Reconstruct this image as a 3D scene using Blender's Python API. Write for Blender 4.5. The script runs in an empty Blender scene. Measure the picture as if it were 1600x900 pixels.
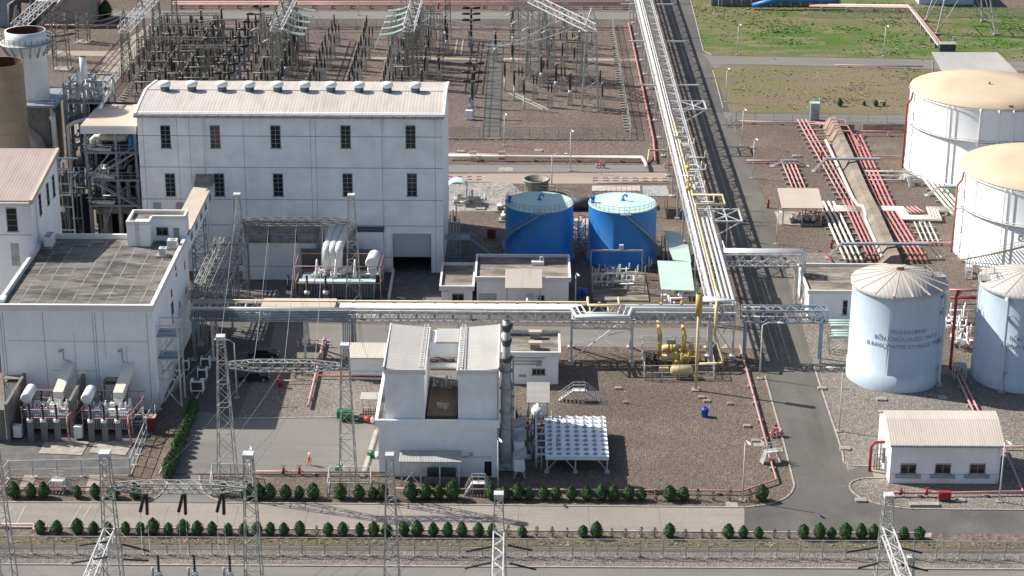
import bpy, math, random
from mathutils import Vector, Matrix
random.seed(7)
SC = bpy.context.scene
COL = SC.collection
R_ = math.radians
# ------------------------------------------------------------------ camera
F = 3111.0; HC = 116.0
CAMR = Matrix.Rotation(R_(0.277), 3, 'Z') @ Matrix.Rotation(R_(90 - 20.53), 3, 'X') @ Matrix.Rotation(R_(0.25), 3, 'Z')
CAMP = Vector((0, 0, HC))
cd = bpy.data.cameras.new('camera'); cam = bpy.data.objects.new('camera', cd); COL.objects.link(cam)
cd.sensor_width = 36.0; cd.lens = F * 36.0 / 1600.0
cd.clip_start = 1.0; cd.clip_end = 5000
cam.matrix_world = Matrix.Translation(CAMP) @ CAMR.to_4x4()
SC.camera = cam
def ray(px, py): return CAMR @ Vector(((px - 800) / F, -(py - 450) / F, -1))
def G(px, py, z=0.0):            # the point of the level plane z seen at a pixel of the photograph
    d = ray(px, py); t = (z - HC) / d.z
    p = CAMP + d * t; p.z = z
    return p
def GY(px, py, Y):               # the point of the upright plane at depth Y
    d = ray(px, py); return CAMP + d * (Y / d.y)
def hz(px, pyb, pyt, z=0.0):     # height of a top seen at pyt over a foot seen at pyb
    return GY(px, pyt, G(px, pyb, z).y).z
# ------------------------------------------------------------------ light
L = Vector((0.709, -0.257, -0.656)).normalized()
sd = bpy.data.lights.new('sun', 'SUN'); sd.energy = 4.6; sd.angle = R_(0.5); sd.color = (1.0, 0.945, 0.87)
so = bpy.data.objects.new('sun', sd); COL.objects.link(so); so.location = (0, 300, 200)
so.rotation_euler = L.to_track_quat('-Z', 'Y').to_euler()
W = bpy.data.worlds.new('World'); SC.world = W; W.use_nodes = True
wn = W.node_tree.nodes; wl = W.node_tree.links; wn.clear()
sky = wn.new('ShaderNodeTexSky'); sky.sky_type = 'NISHITA'; sky.sun_disc = False
sky.sun_elevation = R_(41); sky.sun_rotation = math.atan2(-L.x, -L.y)
sky.air_density = 1.0; sky.dust_density = 1.5; sky.ozone_density = 1.0
bg = wn.new('ShaderNodeBackground'); bg.inputs[1].default_value = 0.078
wo = wn.new('ShaderNodeOutputWorld'); wl.new(sky.outputs[0], bg.inputs[0]); wl.new(bg.outputs[0], wo.inputs[0])
SC.view_settings.view_transform = 'Standard'; SC.view_settings.look = 'None'
SC.view_settings.exposure = 0.62; SC.view_settings.gamma = 1.0
# ------------------------------------------------------------------ materials
def srgb(r, g, b):
    f = lambda c: (c / 255 / 12.92) if c / 255 <= 0.04045 else ((c / 255 + 0.055) / 1.055) ** 2.4
    return (f(r), f(g), f(b))
class NT:
    def __init__(s, name):
        s.m = bpy.data.materials.new(name); s.m.use_nodes = True
        s.n = s.m.node_tree.nodes; s.l = s.m.node_tree.links
        s.b = s.n['Principled BSDF']; s.tc = s.n.new('ShaderNodeTexCoord')
    def mp(s, scale=(1, 1, 1), src='Object', rot=(0, 0, 0)):
        q = s.n.new('ShaderNodeMapping'); q.inputs['Scale'].default_value = scale; q.inputs['Rotation'].default_value = rot
        s.l.new(s.tc.outputs[src], q.inputs[0]); return q.outputs[0]
    def noise(s, vec, scale, detail=4, rough=.55):
        q = s.n.new('ShaderNodeTexNoise'); q.inputs['Scale'].default_value = scale; q.inputs['Detail'].default_value = detail
        q.inputs['Roughness'].default_value = rough; s.l.new(vec, q.inputs['Vector']); return q.outputs['Fac']
    def voro(s, vec, scale, out='Color'):
        q = s.n.new('ShaderNodeTexVoronoi'); q.inputs['Scale'].default_value = scale; s.l.new(vec, q.inputs['Vector']); return q.outputs[out]
    def wave(s, vec, scale, axis='X', dist=0):
        q = s.n.new('ShaderNodeTexWave'); q.bands_direction = axis; q.inputs['Scale'].default_value = scale
        q.inputs['Distortion'].default_value = dist; s.l.new(vec, q.inputs['Vector']); return q.outputs['Fac']
    def ramp(s, fac, stops):
        q = s.n.new('ShaderNodeValToRGB'); e = q.color_ramp.elements
        while len(e) < len(stops): e.new(0.5)
        for i, (p, c) in enumerate(stops):
            e[i].position = p; e[i].color = (c, c, c, 1) if isinstance(c, (int, float)) else (*c, 1)
        s.l.new(fac, q.inputs[0]); return q.outputs[0]
    def mix(s, a, b, fac, mode='MIX'):
        q = s.n.new('ShaderNodeMix'); q.data_type = 'RGBA'; q.blend_type = mode
        for v, k in ((a, 6), (b, 7), (fac, 0)):
            if isinstance(v, bpy.types.NodeSocket): s.l.new(v, q.inputs[k])
            elif k == 0: q.inputs[0].default_value = v
            else: q.inputs[k].default_value = (*v, 1)
        return q.outputs[2]
    def bump(s, h, strength=.4, dist=.05):
        q = s.n.new('ShaderNodeBump'); q.inputs['Strength'].default_value = strength; q.inputs['Distance'].default_value = dist
        s.l.new(h, q.inputs['Height']); s.l.new(q.outputs[0], s.b.inputs['Normal'])
    def done(s, col, rough=.7, metal=0, spec=None):
        if isinstance(col, bpy.types.NodeSocket): s.l.new(col, s.b.inputs['Base Color'])
        else: s.b.inputs['Base Color'].default_value = (*col, 1)
        s.b.inputs['Roughness'].default_value = rough; s.b.inputs['Metallic'].default_value = metal
        if spec is not None: s.b.inputs['Specular IOR Level'].default_value = spec
        return s.m
def tint(c, k): return tuple(max(0, min(1, x * k)) for x in c)
def paint(name, c, rough=.5, var=.10, scale=.35, streak=.12, metal=0, dirt=(.22, .19, .16), damt=.18):
    t = NT(name); v = t.mp()
    base = t.mix(tint(c, 1 - var), tint(c, 1 + var), t.ramp(t.noise(v, scale, 5), [(.3, 0.), (.7, 1.)]))
    s1 = t.noise(t.mp((2.2, 2.2, .09)), 1.0, 5)
    base = t.mix(base, tint(c, .62), t.mix((0, 0, 0), (streak, streak, streak), t.ramp(s1, [(.52, 0.), (.75, 1.)])))
    d = t.ramp(t.noise(v, 1.7, 6, .65), [(.55, 0.), (.8, damt)])
    return t.done(t.mix(base, dirt, d), rough, metal)
def plain(name, c, rough=.6, var=.18, scale=1.5, metal=0):
    t = NT(name); v = t.mp()
    return t.done(t.mix(tint(c, 1 - var), tint(c, 1 + var), t.ramp(t.noise(v, scale, 4), [(.3, 0.), (.7, 1.)])), rough, metal)
def gravel(name, c1, c2, c3, grain=3.2, big=.03):
    t = NT(name); v = t.mp()
    g = t.voro(v, grain); gv = t.ramp(g, [(.1, .66), (.5, .98), (.9, 1.4)])
    base = t.mix(c1, c2, t.ramp(t.noise(v, big, 6, .6), [(.35, 0.), (.65, 1.)]))
    base = t.mix(base, c3, t.ramp(t.noise(v, big * 3.1, 7, .65), [(.5, 0.), (.72, .75)]))
    base = t.mix(base, gv, .8, 'MULTIPLY')
    base = t.mix(base, t.ramp(t.noise(v, grain * .33, 3, .7), [(.25, .6), (.75, 1.45)]), .7, 'MULTIPLY')
    t.bump(t.voro(v, grain, 'Distance'), .9, .12)
    return t.done(base, .95, 0, .2)
def paving(name, c1, c2, stain, stretch=(.12, 1.0, 1), amt=.55, fine=2.5):
    t = NT(name); v = t.mp()
    base = t.mix(c1, c2, t.ramp(t.noise(v, .06, 6, .6), [(.35, 0.), (.65, 1.)]))
    st = t.ramp(t.noise(t.mp(stretch), .35, 6, .65), [(.48, 0.), (.75, amt)])
    base = t.mix(base, stain, st)
    base = t.mix(base, t.ramp(t.noise(v, fine, 5, .7), [(.25, .82), (.75, 1.18)]), .8, 'MULTIPLY')
    base = t.mix(base, t.ramp(t.voro(v, .045), [(.0, .86), (1., 1.08)]), .55, 'MULTIPLY')
    crk = t.ramp(t.noise(v, .5, 3), [(.497, 1.), (.5, .8), (.503, 1.)])
    base = t.mix(base, crk, .6, 'MULTIPLY')
    return t.done(base, .9, 0, .25)
def corrug(name, c, axis='X', pitch=.5, dirt=(.22, .17, .13), damt=.4, rough=.5, stretch=None):
    t = NT(name); v = t.mp()
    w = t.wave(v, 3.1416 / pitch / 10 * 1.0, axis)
    n = t.noise(t.mp(stretch or (1, .12, .3)), 1.2, 6, .6)
    base = t.mix(tint(c, 1.06), tint(c, .9), t.ramp(t.noise(v, .12, 5), [(.3, 0.), (.7, 1.)]))
    base = t.mix(base, dirt, t.ramp(n, [(.45, 0.), (.8, damt)]))
    base = t.mix(base, tint(c, .55), t.ramp(w, [(.0, .16), (.2, 0.)]))  # dark stripes put into the colour stand in for shade in the rib grooves
    t.bump(w, .35, .05)
    return t.done(base, rough, 0, .4)
def slabroof(name, c1, c2, c3):
    t = NT(name); v = t.mp()
    base = t.mix(c1, c2, t.ramp(t.noise(t.mp((.4, 1, 1)), .35, 8, .7), [(.42, 0.), (.56, 1.)]))
    base = t.mix(base, c3, t.ramp(t.noise(t.mp((.2, .9, 1)), 1.1, 7, .7), [(.52, 0.), (.7, .8)]))
    return t.done(base, .95, 0, .15)
M = {}
M['gravel'] = gravel('brown_gravel', (.162, .128, .103), (.120, .096, .079), (.212, .172, .138), 4.6)
M['gravel_far'] = gravel('switchyard_gravel', (.128, .102, .088), (.158, .126, .107), (.085, .070, .062), 3.0)
M['gravel_red'] = gravel('red_gravel', (.172, .125, .106), (.145, .110, .098), (.195, .155, .138), 3.2)
M['gravel_grey'] = gravel('grey_gravel', (.215, .190, .166), (.165, .147, .131), (.27, .24, .208), 4.2)
M['gravel_pale'] = gravel('pale_gravel', (.30, .28, .26), (.25, .235, .22), (.36, .34, .31), 2.0)
M['concrete'] = paving('road_concrete', (.315, .280, .243), (.268, .243, .216), (.180, .166, .152))
M['concrete_y'] = paving('yard_concrete', (.188, .180, .165), (.215, .203, .186), (.120, .116, .110))
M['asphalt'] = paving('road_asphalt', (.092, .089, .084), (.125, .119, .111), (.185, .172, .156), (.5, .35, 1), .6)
M['asphalt_l'] = paving('worn_asphalt', (.160, .148, .130), (.120, .113, .103), (.082, .079, .075), (1, .10, 1), .8)
M['patch'] = paving('asphalt_patch', (.095, .092, .088), (.115, .11, .104), (.15, .14, .13))
M['path'] = paving('beige_paving', (.36, .30, .245), (.31, .265, .22), (.22, .19, .17))
M['kerb'] = plain('kerb_concrete', (.36, .33, .29), .9, .2, .8)
M['soil'] = gravel('soil', (.13, .105, .09), (.16, .13, .105), (.10, .085, .075), 2.0)
M['padc'] = plain('concrete_pad', (.33, .30, .26), .9, .25, .9)
M['darkpad'] = plain('dark_concrete', (.12, .115, .11), .9, .3, .6)
def grass_m(name, a, b, c, d):
    t = NT(name); v = t.mp()
    base = t.mix(a, b, t.ramp(t.noise(v, .022, 7, .6), [(.42, 0.), (.56, 1.)]))
    base = t.mix(base, c, t.ramp(t.noise(t.mp((.6, 1.4, 1)), .16, 7, .7), [(.48, 0.), (.62, 1.)]))
    base = t.mix(base, d, t.ramp(t.noise(v, .55, 6, .7), [(.55, 0.), (.7, .8)]))
    base = t.mix(base, t.ramp(t.noise(v, 2.2, 4, .7), [(.25, .55), (.75, 1.5)]), .8, 'MULTIPLY')
    t.bump(t.noise(v, 1.5, 5, .7), 1., .3)
    return t.done(base, .95, 0, .1)
M['grass'] = grass_m('green_grass', (.080, .145, .032), (.155, .152, .072), (.215, .180, .112), (.062, .125, .025))
M['dry'] = grass_m('dry_grass', (.205, .172, .110), (.165, .158, .075), (.185, .145, .115), (.130, .140, .055))
M['bank'] = grass_m('bank_grass', (.185, .150, .100), (.150, .130, .075), (.150, .115, .100), (.23, .185, .095))
M['white'] = paint('white_cladding', (.87, .885, .89), .55)
M['white2'] = paint('white_wall', (.88, .885, .885), .6, .06, .3, .16)
M['trim'] = paint('white_trim', (.72, .70, .66), .6, .06, .6, .08)
M['joint'] = plain('joint_grey', (.33, .34, .36), .7)
M['steel'] = plain('galvanised_steel', (.43, .43, .41), .55, .25, 1.2, .35)
M['steel_old'] = plain('weathered_steel', (.25, .235, .20), .65, .35, .9, .25)
M['steel_w'] = plain('pale_steel', (.58, .58, .565), .5, .2, 1.0, .1)
M['steel_b'] = plain('blue_grey_steel', (.26, .31, .36), .55, .2, 1.0, .2)
M['dsteel'] = plain('dark_steel', (.075, .08, .085), .6, .3, 1.0, .2)
M['pipe_w'] = paint('silver_pipe', (.74, .735, .71), .4, .08, .4, .05, .15)
M['pipe_c'] = paint('cream_pipe', (.70, .66, .58), .5, .1, .4, .05)
M['pipe_r'] = paint('faded_red_pipe', (.46, .185, .175), .55, .18, .3, .05, 0, (.7, .5, .48), .5)
M['pipe_p'] = paint('pink_pipe', (.52, .285, .26), .55, .15, .3, .05, 0, (.75, .55, .5), .5)
M['red'] = paint('red_paint', (.33, .035, .042), .5, .2)
M['yellow'] = paint('yellow_pipe', (.55, .395, .12), .5, .15, .5, .05)
M['yellow2'] = paint('pale_yellow_pipe', (.60, .495, .26), .5, .15, .5, .05)
M['blue'] = paint('tank_blue', (.022, .19, .51), .45, .12, .12, .14, 0, (.06, .15, .28), .25)
M['aqua'] = paint('pale_aqua_roof', (.50, .66, .62), .55, .06, .2, .0)
M['paleblue'] = paint('pale_blue_tank', (.47, .57, .665), .6, .07, .15, .30, 0, (.33, .35, .36), .3)
M['tankw'] = paint('tank_white', (.80, .81, .80), .5, .04, .2, .10)
M['tan'] = paint('tan_tank_roof', (.54, .425, .295), .7, .10, .12, .0, 0, (.60, .53, .43), .3)
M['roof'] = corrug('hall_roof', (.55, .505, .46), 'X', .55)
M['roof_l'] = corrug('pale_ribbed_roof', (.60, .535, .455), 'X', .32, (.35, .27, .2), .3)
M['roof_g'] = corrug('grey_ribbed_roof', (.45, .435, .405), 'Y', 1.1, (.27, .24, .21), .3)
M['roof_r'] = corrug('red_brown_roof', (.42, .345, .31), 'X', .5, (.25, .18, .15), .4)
M['roof_c'] = paint('cream_roof', (.53, .45, .365), .6, .07, .3, .0)
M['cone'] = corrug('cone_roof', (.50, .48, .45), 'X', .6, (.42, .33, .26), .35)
M['slab'] = slabroof('stained_slab', (.085, .078, .072), (.185, .175, .162), (.36, .34, .31))
M['slab2'] = slabroof('pale_stained_slab', (.29, .25, .215), (.14, .12, .105), (.42, .37, .31))
M['glass'] = NT('window_glass').done((.012, .018, .022), .08)
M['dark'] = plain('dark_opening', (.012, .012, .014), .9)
M['black'] = plain('black_porcelain', (.026, .023, .022), .35, .3, 2)
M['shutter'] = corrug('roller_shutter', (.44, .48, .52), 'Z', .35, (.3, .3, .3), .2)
M['stack'] = paint('brown_stack', (.30, .245, .19), .6, .15, .3, .35, .2, (.16, .10, .07), .35)
M['stackw'] = paint('stack_white', (.72, .74, .745), .5, .06, .3, .25)
M['rust'] = plain('rust', (.10, .04, .022), .9, .4, .8)
M['wallgrey'] = paint('grey_concrete_wall', (.185, .175, .165), .9, .25, .5, .35, 0, (.07, .065, .06), .4)
M['tgrey'] = paint('transformer_grey', (.50, .53, .56), .5, .1, .6, .1)
M['trunk'] = plain('bark', (.10, .075, .05), .9)
M['leaf'] = plain('shrub_leaf', (.040, .092, .022), .7, .5, 4.0)
M['leaf2'] = plain('young_shrub_leaf', (.068, .082, .030), .7, .5, 4.0)
M['orange'] = plain('orange_cloth', (.75, .16, .03), .8)
M['skin'] = plain('skin', (.35, .2, .14), .6)
M['whitep'] = plain('white_plastic', (.8, .8, .78), .4, .05)
M['green'] = plain('green_paint', (.012, .12, .04), .5)
M['bluep'] = plain('blue_plastic', (.02, .07, .45), .4)
M['mint'] = paint('mint_roof', (.46, .60, .54), .5, .06, .3, .0)
M['glassg'] = plain('pale_green_glass', (.55, .66, .60), .3, .1)
M['text'] = plain('text_blue', (.21, .29, .41), .7, .2, 1.0)
M['textd'] = plain('text_dark', (.08, .10, .13), .7, .2, 1.0)
M['car'] = plain('dark_car_paint', (.02, .024, .035), .25, .1)
M['tyre'] = plain('tyre', (.02, .02, .02), .9)
def mesh_m():
    t = NT('chain_link'); v = t.mp()
    tr = t.n.new('ShaderNodeBsdfTransparent'); mx = t.n.new('ShaderNodeMixShader'); mx.inputs[0].default_value = .20
    t.done((.42, .42, .40), .6, .3); out = t.n['Material Output']
    t.l.new(tr.outputs[0], mx.inputs[1]); t.l.new(t.b.outputs[0], mx.inputs[2]); t.l.new(mx.outputs[0], out.inputs[0])
    return t.m
M['chain'] = mesh_m()
# ------------------------------------------------------------------ mesh builder
OFF = {}
class MB:
    def __init__(s): s.v = []; s.f = []; s.sm = []
    def face(s, pts, smooth=False):
        b = len(s.v); s.v += [tuple(p) for p in pts]; s.f.append(tuple(range(b, b + len(pts)))); s.sm.append(smooth)
    def hexa(s, a, b):            # a: bottom ring, b: top ring
        n = len(a); o = len(s.v); s.v += [tuple(p) for p in a] + [tuple(p) for p in b]
        s.f.append(tuple(o + i for i in reversed(range(n)))); s.f.append(tuple(o + n + i for i in range(n))); s.sm += [False, False]
        for i in range(n):
            j = (i + 1) % n; s.f.append((o + i, o + j, o + n + j, o + n + i)); s.sm.append(False)
        return s
    def box(s, x0, x1, y0, y1, z0, z1):
        return s.hexa([(x0, y0, z0), (x1, y0, z0), (x1, y1, z0), (x0, y1, z0)], [(x0, y0, z1), (x1, y0, z1), (x1, y1, z1), (x0, y1, z1)])
    def cbox(s, c, sx, sy, sz, rz=0):   # c = centre of the bottom
        ca, sa = math.cos(rz), math.sin(rz); q = []
        for dx, dy in ((-.5, -.5), (.5, -.5), (.5, .5), (-.5, .5)):
            x, y = dx * sx, dy * sy; q.append((c[0] + x * ca - y * sa, c[1] + x * sa + y * ca))
        return s.hexa([(x, y, c[2]) for x, y in q], [(x, y, c[2] + sz) for x, y in q])
    def bar(s, p, q, w, h=None):
        p = Vector(p); q = Vector(q); h = h or w; d = q - p
        if d.length < 1e-6: return s
        d.normalize(); up = Vector((0, 0, 1)) if abs(d.z) < .95 else Vector((0, 1, 0))
        a = d.cross(up).normalized(); b = a.cross(d).normalized(); a = a * w / 2; b = b * h / 2
        return s.hexa([p - a - b, p + a - b, p + a + b, p - a + b], [q - a - b, q + a - b, q + a + b, q - a + b])
    def tube(s, pts, r, n=8, caps=True):
        pts = [Vector(p) for p in pts]; o = len(s.v); k = len(pts); ref = None
        for i, p in enumerate(pts):
            d0 = (p - pts[i - 1]).normalized() if i else None
            d1 = (pts[i + 1] - p).normalized() if i < k - 1 else None
            d = (d0 + d1) if d0 and d1 else (d0 or d1)
            if d.length < 1e-4: d = d0
            d = d.normalized(); sc = 1.0
            if d0 and d1: sc = min(1.8, 1 / max(.3, d.dot(d1)))
            if ref is None:
                ref = Vector((0, 0, 1)) if abs(d.z) < .9 else Vector((1, 0, 0))
            a = d.cross(ref)
            if a.length < 1e-3: ref = Vector((0, 1, 0)); a = d.cross(ref)
            a.normalize(); b = a.cross(d).normalized(); ref = b
            rr = r[i] if isinstance(r, (list, tuple)) else r
            for j in range(n):
                t = 2 * math.pi * j / n; s.v.append(tuple(p + (a * math.cos(t) + b * math.sin(t)) * rr * (sc if n > 4 else 1)))
        for i in range(k - 1):
            for j in range(n):
                m = (j + 1) % n; s.f.append((o + i * n + j, o + i * n + m, o + (i + 1) * n + m, o + (i + 1) * n + j)); s.sm.append(n > 4)
        if caps:
            s.f.append(tuple(o + j for j in reversed(range(n)))); s.f.append(tuple(o + (k - 1) * n + j for j in range(n))); s.sm += [False, False]
        return s
    def lathe(s, x, y, prof, n=24, a0=0, a1=2 * math.pi):   # prof: (r, z) upwards or any order
        o = len(s.v); full = abs(a1 - a0 - 2 * math.pi) < 1e-6; m = n if full else n + 1
        for r, z in prof:
            for j in range(m):
                t = a0 + (a1 - a0) * j / n; s.v.append((x + r * math.cos(t), y + r * math.sin(t), z))
        for i in range(len(prof) - 1):
            for j in range(n):
                q = (j + 1) % m; s.f.append((o + i * m + j, o + i * m + q, o + (i + 1) * m + q, o + (i + 1) * m + j)); s.sm.append(True)
        return s
    def cyl(s, x, y, z0, z1, r, r1=None, n=16):
        r1 = r if r1 is None else r1; o = len(s.v)
        for rr, z in ((r, z0), (r1, z1)):
            for j in range(n):
                t = 2 * math.pi * j / n; s.v.append((x + rr * math.cos(t), y + rr * math.sin(t), z))
        for j in range(n):
            q = (j + 1) % n; s.f.append((o + j, o + q, o + n + q, o + n + j)); s.sm.append(n > 6)
        s.f.append(tuple(o + j for j in reversed(range(n)))); s.f.append(tuple(o + n + j for j in range(n))); s.sm += [False, False]
        return s
    def tower(s, x, y, z0, z1, w0, w1, n=10, leg=.16, br=.09, cross=False, d0=None, d1=None):
        d0 = d0 or w0; d1 = d1 or w1
        def c(t, i):
            z = z0 + (z1 - z0) * t; w = (w0 + (w1 - w0) * t) / 2; d = (d0 + (d1 - d0) * t) / 2
            return Vector((x + (-w, w, w, -w)[i], y + (-d, -d, d, d)[i], z))
        for i in range(4): s.bar(c(0, i), c(1, i), leg)
        ts = [0.0]; # panels shrink with the width
        ws = [(w0 + (w1 - w0) * (k + .5) / n) for k in range(n)]; tot = sum(ws)
        for w in ws: ts.append(ts[-1] + w / tot)
        for k in range(n):
            for i in range(4):
                j = (i + 1) % 4
                if k % 2 == 0 or cross: s.bar(c(ts[k], i), c(ts[k + 1], j), br)
                if k % 2 == 1 or cross: s.bar(c(ts[k], j), c(ts[k + 1], i), br)
            if k % 2 == 0 and k:
                for i in range(4): s.bar(c(ts[k], i), c(ts[k], (i + 1) % 4), br)
        for i in range(4): s.bar(c(1, i), c(1, (i + 1) % 4), br)
        return s
    def beam(s, p, q, w, h, n=12, leg=.13, br=.07, taper=0):  # lattice beam; p,q centre of the bottom
        p = Vector(p); q = Vector(q); d = (q - p).normalized(); a = Vector((0, 0, 1)).cross(d).normalized() * w / 2
        def c(t, i):
            k = 1.0
            if taper: k = min(1, .25 + min(t, 1 - t) / taper * .75)
            m = p.lerp(q, t) + a * (-1, 1, 1, -1)[i]
            m.z += h * (k if i > 1 else 0) + (h * (1 - k) * .55)
            return m
        for k in range(n):
            t0, t1 = k / n, (k + 1) / n
            for i in range(4):
                j = (i + 1) % 4; s.bar(c(t0, i), c(t1, i), leg)
                if k % 2: s.bar(c(t0, i), c(t1, j), br)
                else: s.bar(c(t0, j), c(t1, i), br)
        for t in (0, 1):
            for i in range(4): s.bar(c(t, i), c(t, (i + 1) % 4), br)
        return s
    def rail(s, pts, h=1.1, w=.06, step=1.8, mid=True):
        for p, q in zip(pts[:-1], pts[1:]):
            p = Vector(p); q = Vector(q); n = max(1, int((q - p).length / step)); u = Vector((0, 0, h))
            s.bar(p + u, q + u, w)
            if mid: s.bar(p + u * .5, q + u * .5, w * .8)
            for i in range(n + 1):
                m = p.lerp(q, i / n); s.bar(m, m + u, w)
        return s
    def stair(s, p, q, w, n=9, side=None):        # flight from p up to q, width w across
        p = Vector(p); q = Vector(q); d = Vector((q.x - p.x, q.y - p.y, 0)).normalized(); a = Vector((-d.y, d.x, 0)) * w / 2
        for sgn in (-1, 1):
            s.bar(p + a * sgn, q + a * sgn, .06, .22)
            up = Vector((0, 0, 1.05)); s.bar(p + a * sgn + up, q + a * sgn + up, .06)
            for k in range(4):
                m = p.lerp(q, k / 3) + a * sgn; s.bar(m, m + up, .05)
        for k in range(n):
            m = p.lerp(q, (k + .5) / n); s.bar(m - a, m + a, .25, .05)
        return s
    def build(s, name, mat, parent=None, label=None, cat=None, group=None, kind=None, loc=None):
        me = bpy.data.meshes.new(name); ob = bpy.data.objects.new(name, me); COL.objects.link(ob)
        if parent is not None: off = OFF[parent.name]; ob.parent = parent
        else:
            if loc is None:
                xs = [v[0] for v in s.v]; ys = [v[1] for v in s.v]; zs = [v[2] for v in s.v]
                loc = ((min(xs) + max(xs)) / 2, (min(ys) + max(ys)) / 2, min(zs))
            off = Vector(loc); ob.location = off
        OFF[ob.name] = Vector(off); ox, oy, oz = off
        me.from_pydata([(x - ox, y - oy, z - oz) for x, y, z in s.v], [], s.f)
        me.polygons.foreach_set('use_smooth', s.sm); me.materials.append(M[mat] if isinstance(mat, str) else mat); me.update()
        tag(ob, label, cat, group, kind); return ob
def tag(o, label=None, cat=None, group=None, kind=None):
    for k, v in (('label', label), ('category', cat), ('group', group), ('kind', kind)):
        if v: o[k] = v
    return o
def thing(name, label, cat, loc, group=None):
    o = bpy.data.objects.new(name, None); COL.objects.link(o); o.location = loc; o.empty_display_size = .3
    OFF[o.name] = Vector(loc); return tag(o, label, cat, group)
KIDS = {}
def copy_tree(o, loc=None, rz=None, label=None, sc=None, parent=None, group=None):
    c = o.copy(); COL.objects.link(c)
    if parent is not None: c.parent = parent
    if loc is not None: c.location = loc; OFF[c.name] = Vector(loc)
    if rz is not None: c.rotation_euler = (0, 0, rz)
    if sc is not None: c.scale = sc
    if label: c['label'] = label
    if group: c['group'] = group
    for ch in [k for k in bpy.data.objects if k.parent == o] if o.name not in KIDS else KIDS[o.name]: copy_tree(ch, parent=c)
    return c
def freeze(o):                    # remember the children of a prototype (so copying stays quick)
    def rec(x):
        KIDS[x.name] = [k for k in bpy.data.objects if k.parent == x]
        for k in KIDS[x.name]: rec(k)
    rec(o); return o
def ords(n):
    return ['first', 'second', 'third', 'fourth', 'fifth', 'sixth', 'seventh', 'eighth', 'ninth', 'tenth', 'eleventh', 'twelfth'][n] if n < 12 else '%d%s' % (n + 1, {1: 'st', 2: 'nd', 3: 'rd'}.get((n + 1) % 10 if (n + 1) % 100 not in (11, 12, 13) else 0, 'th'))
# ------------------------------------------------------------------ ground
def sheet(name, pix, z, mat, label=None, cat=None):
    m = MB(); pts = [G(x, y) for x, y in pix]
    m.face([(p.x, p.y, z) for p in pts])
    o = m.build(name, mat, None, None, None, None, 'structure', (0, 0, 0))
    if o.data.polygons[0].normal.z < 0: o.data.flip_normals()
    return o
def kerb(pix, name='kerb', w=.22, h=.13, mat='kerb'):
    m = MB()
    for a, b in zip(pix[:-1], pix[1:]):
        p = G(*a); q = G(*b); d = (q - p).normalized() * .05; p -= d; q += d
        m.bar((p.x, p.y, h / 2), (q.x, q.y, h / 2), w, h)
    return m.build(name, mat, None, kind='structure', loc=(0, 0, 0))
def arc(a, c, b, n=8):            # quadratic curve through pixel control points
    return [((1 - t) ** 2 * a[0] + 2 * t * (1 - t) * c[0] + t * t * b[0], (1 - t) ** 2 * a[1] + 2 * t * (1 - t) * c[1] + t * t * b[1]) for t in [i / n for i in range(n + 1)]]
m = MB(); m.face([(-700, 100, 0), (700, 100, 0), (700, 2600, 0), (-700, 2600, 0)]); m.build('ground', 'gravel', None, kind='structure', loc=(0, 0, 0))
sheet('switchyard_ground', [(-150, -20), (1010, -20), (1065, 250), (700, 247), (120, 242), (-150, 240)], .008, 'gravel_far')
sheet('red_gravel_strip', [(690, 222), (1050, 224), (1058, 248), (690, 246)], .016, 'gravel_red')
sheet('gravel_ground', [(1268, 572), (1640, 576), (1650, 798), (1362, 792), (1330, 770), (1318, 720)], .012, 'gravel_grey')
sheet('gravel_ground', [(1205, 395), (1330, 395), (1400, 600), (1268, 575)], .013, 'gravel_grey')
sheet('gravel_ground', [(1172, 190), (1640, 190), (1640, 395), (1206, 395)], .010, 'gravel')
sheet('gravel_ground', [(398, 586), (420, 556), (600, 552), (596, 652), (372, 654)], .020, 'gravel_grey')
sheet('pale_gravel', [(700, 283), (795, 283), (850, 330), (700, 330)], .014, 'gravel_pale')
# roads
sheet('front_road', [(-80, 784), (1163, 792.5), (1163, 831.5), (-80, 823)], .024, 'concrete')
jl = arc((1163, 792.5), (1238, 790), (1241, 758)); jr = arc((1330, 758), (1345, 790), (1425, 796))
sheet('road_junction', jl + jr + [(1680, 798), (1680, 834.5), (1163, 831.5)], .024, 'asphalt')
sheet('main_road', [(1241, 758), (1224, 690), (1170, 500), (1122, 330), (1090, 215), (1055, 90), (1028, -10), (1076, -10), (1098, 80), (1130, 180), (1166, 228), (1205, 345), (1272, 572), (1316, 706), (1330, 758)], .024, 'asphalt_l')
sheet('asphalt_patch', [(1093, 130), (1122, 130), (1140, 175), (1104, 177)], .030, 'patch')
sheet('asphalt_patch', [(1056, 20), (1083, 22), (1102, 82), (1072, 80)], .030, 'patch')
sheet('side_road', [(1098, 84), (1112, 87), (1640, 97), (1640, 112), (1430, 107), (1200, 101), (1130, 101), (1117, 108)], .026, 'concrete_y')
sheet('perimeter_path', arc((1128, 170), (1134, 178), (1160, 178)) + [(1440, 181), (1440, 196), (1170, 192), (1150, 196), (1150, 240)], .020, 'concrete_y')
sheet('road_apron', arc((1318, 745), (1322, 733), (1345, 729)) + [(1378, 731), (1386, 747), (1350, 748)] + arc((1350, 748), (1322, 752), (1331, 762)), .028, 'asphalt')
sheet('door_apron', [(1361, 730), (1382, 729), (1390, 747), (1366, 747)], .034, 'path')
sheet('back_road', [(-60, 16), (1030, 19.5), (1035, 30.5), (-60, 28)], .018, 'concrete_y')
sheet('beige_path', [(100, 212), (145, 160), (150, 118), (166, 88), (70, 86), (70, 79), (178, 80), (205, 58), (232, 38), (250, 36), (157, 161), (122, 212)], .018, 'path')
sheet('middle_road', [(690, 272), (1040, 270), (1046, 282), (930, 287), (690, 287)], .020, 'path')
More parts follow.
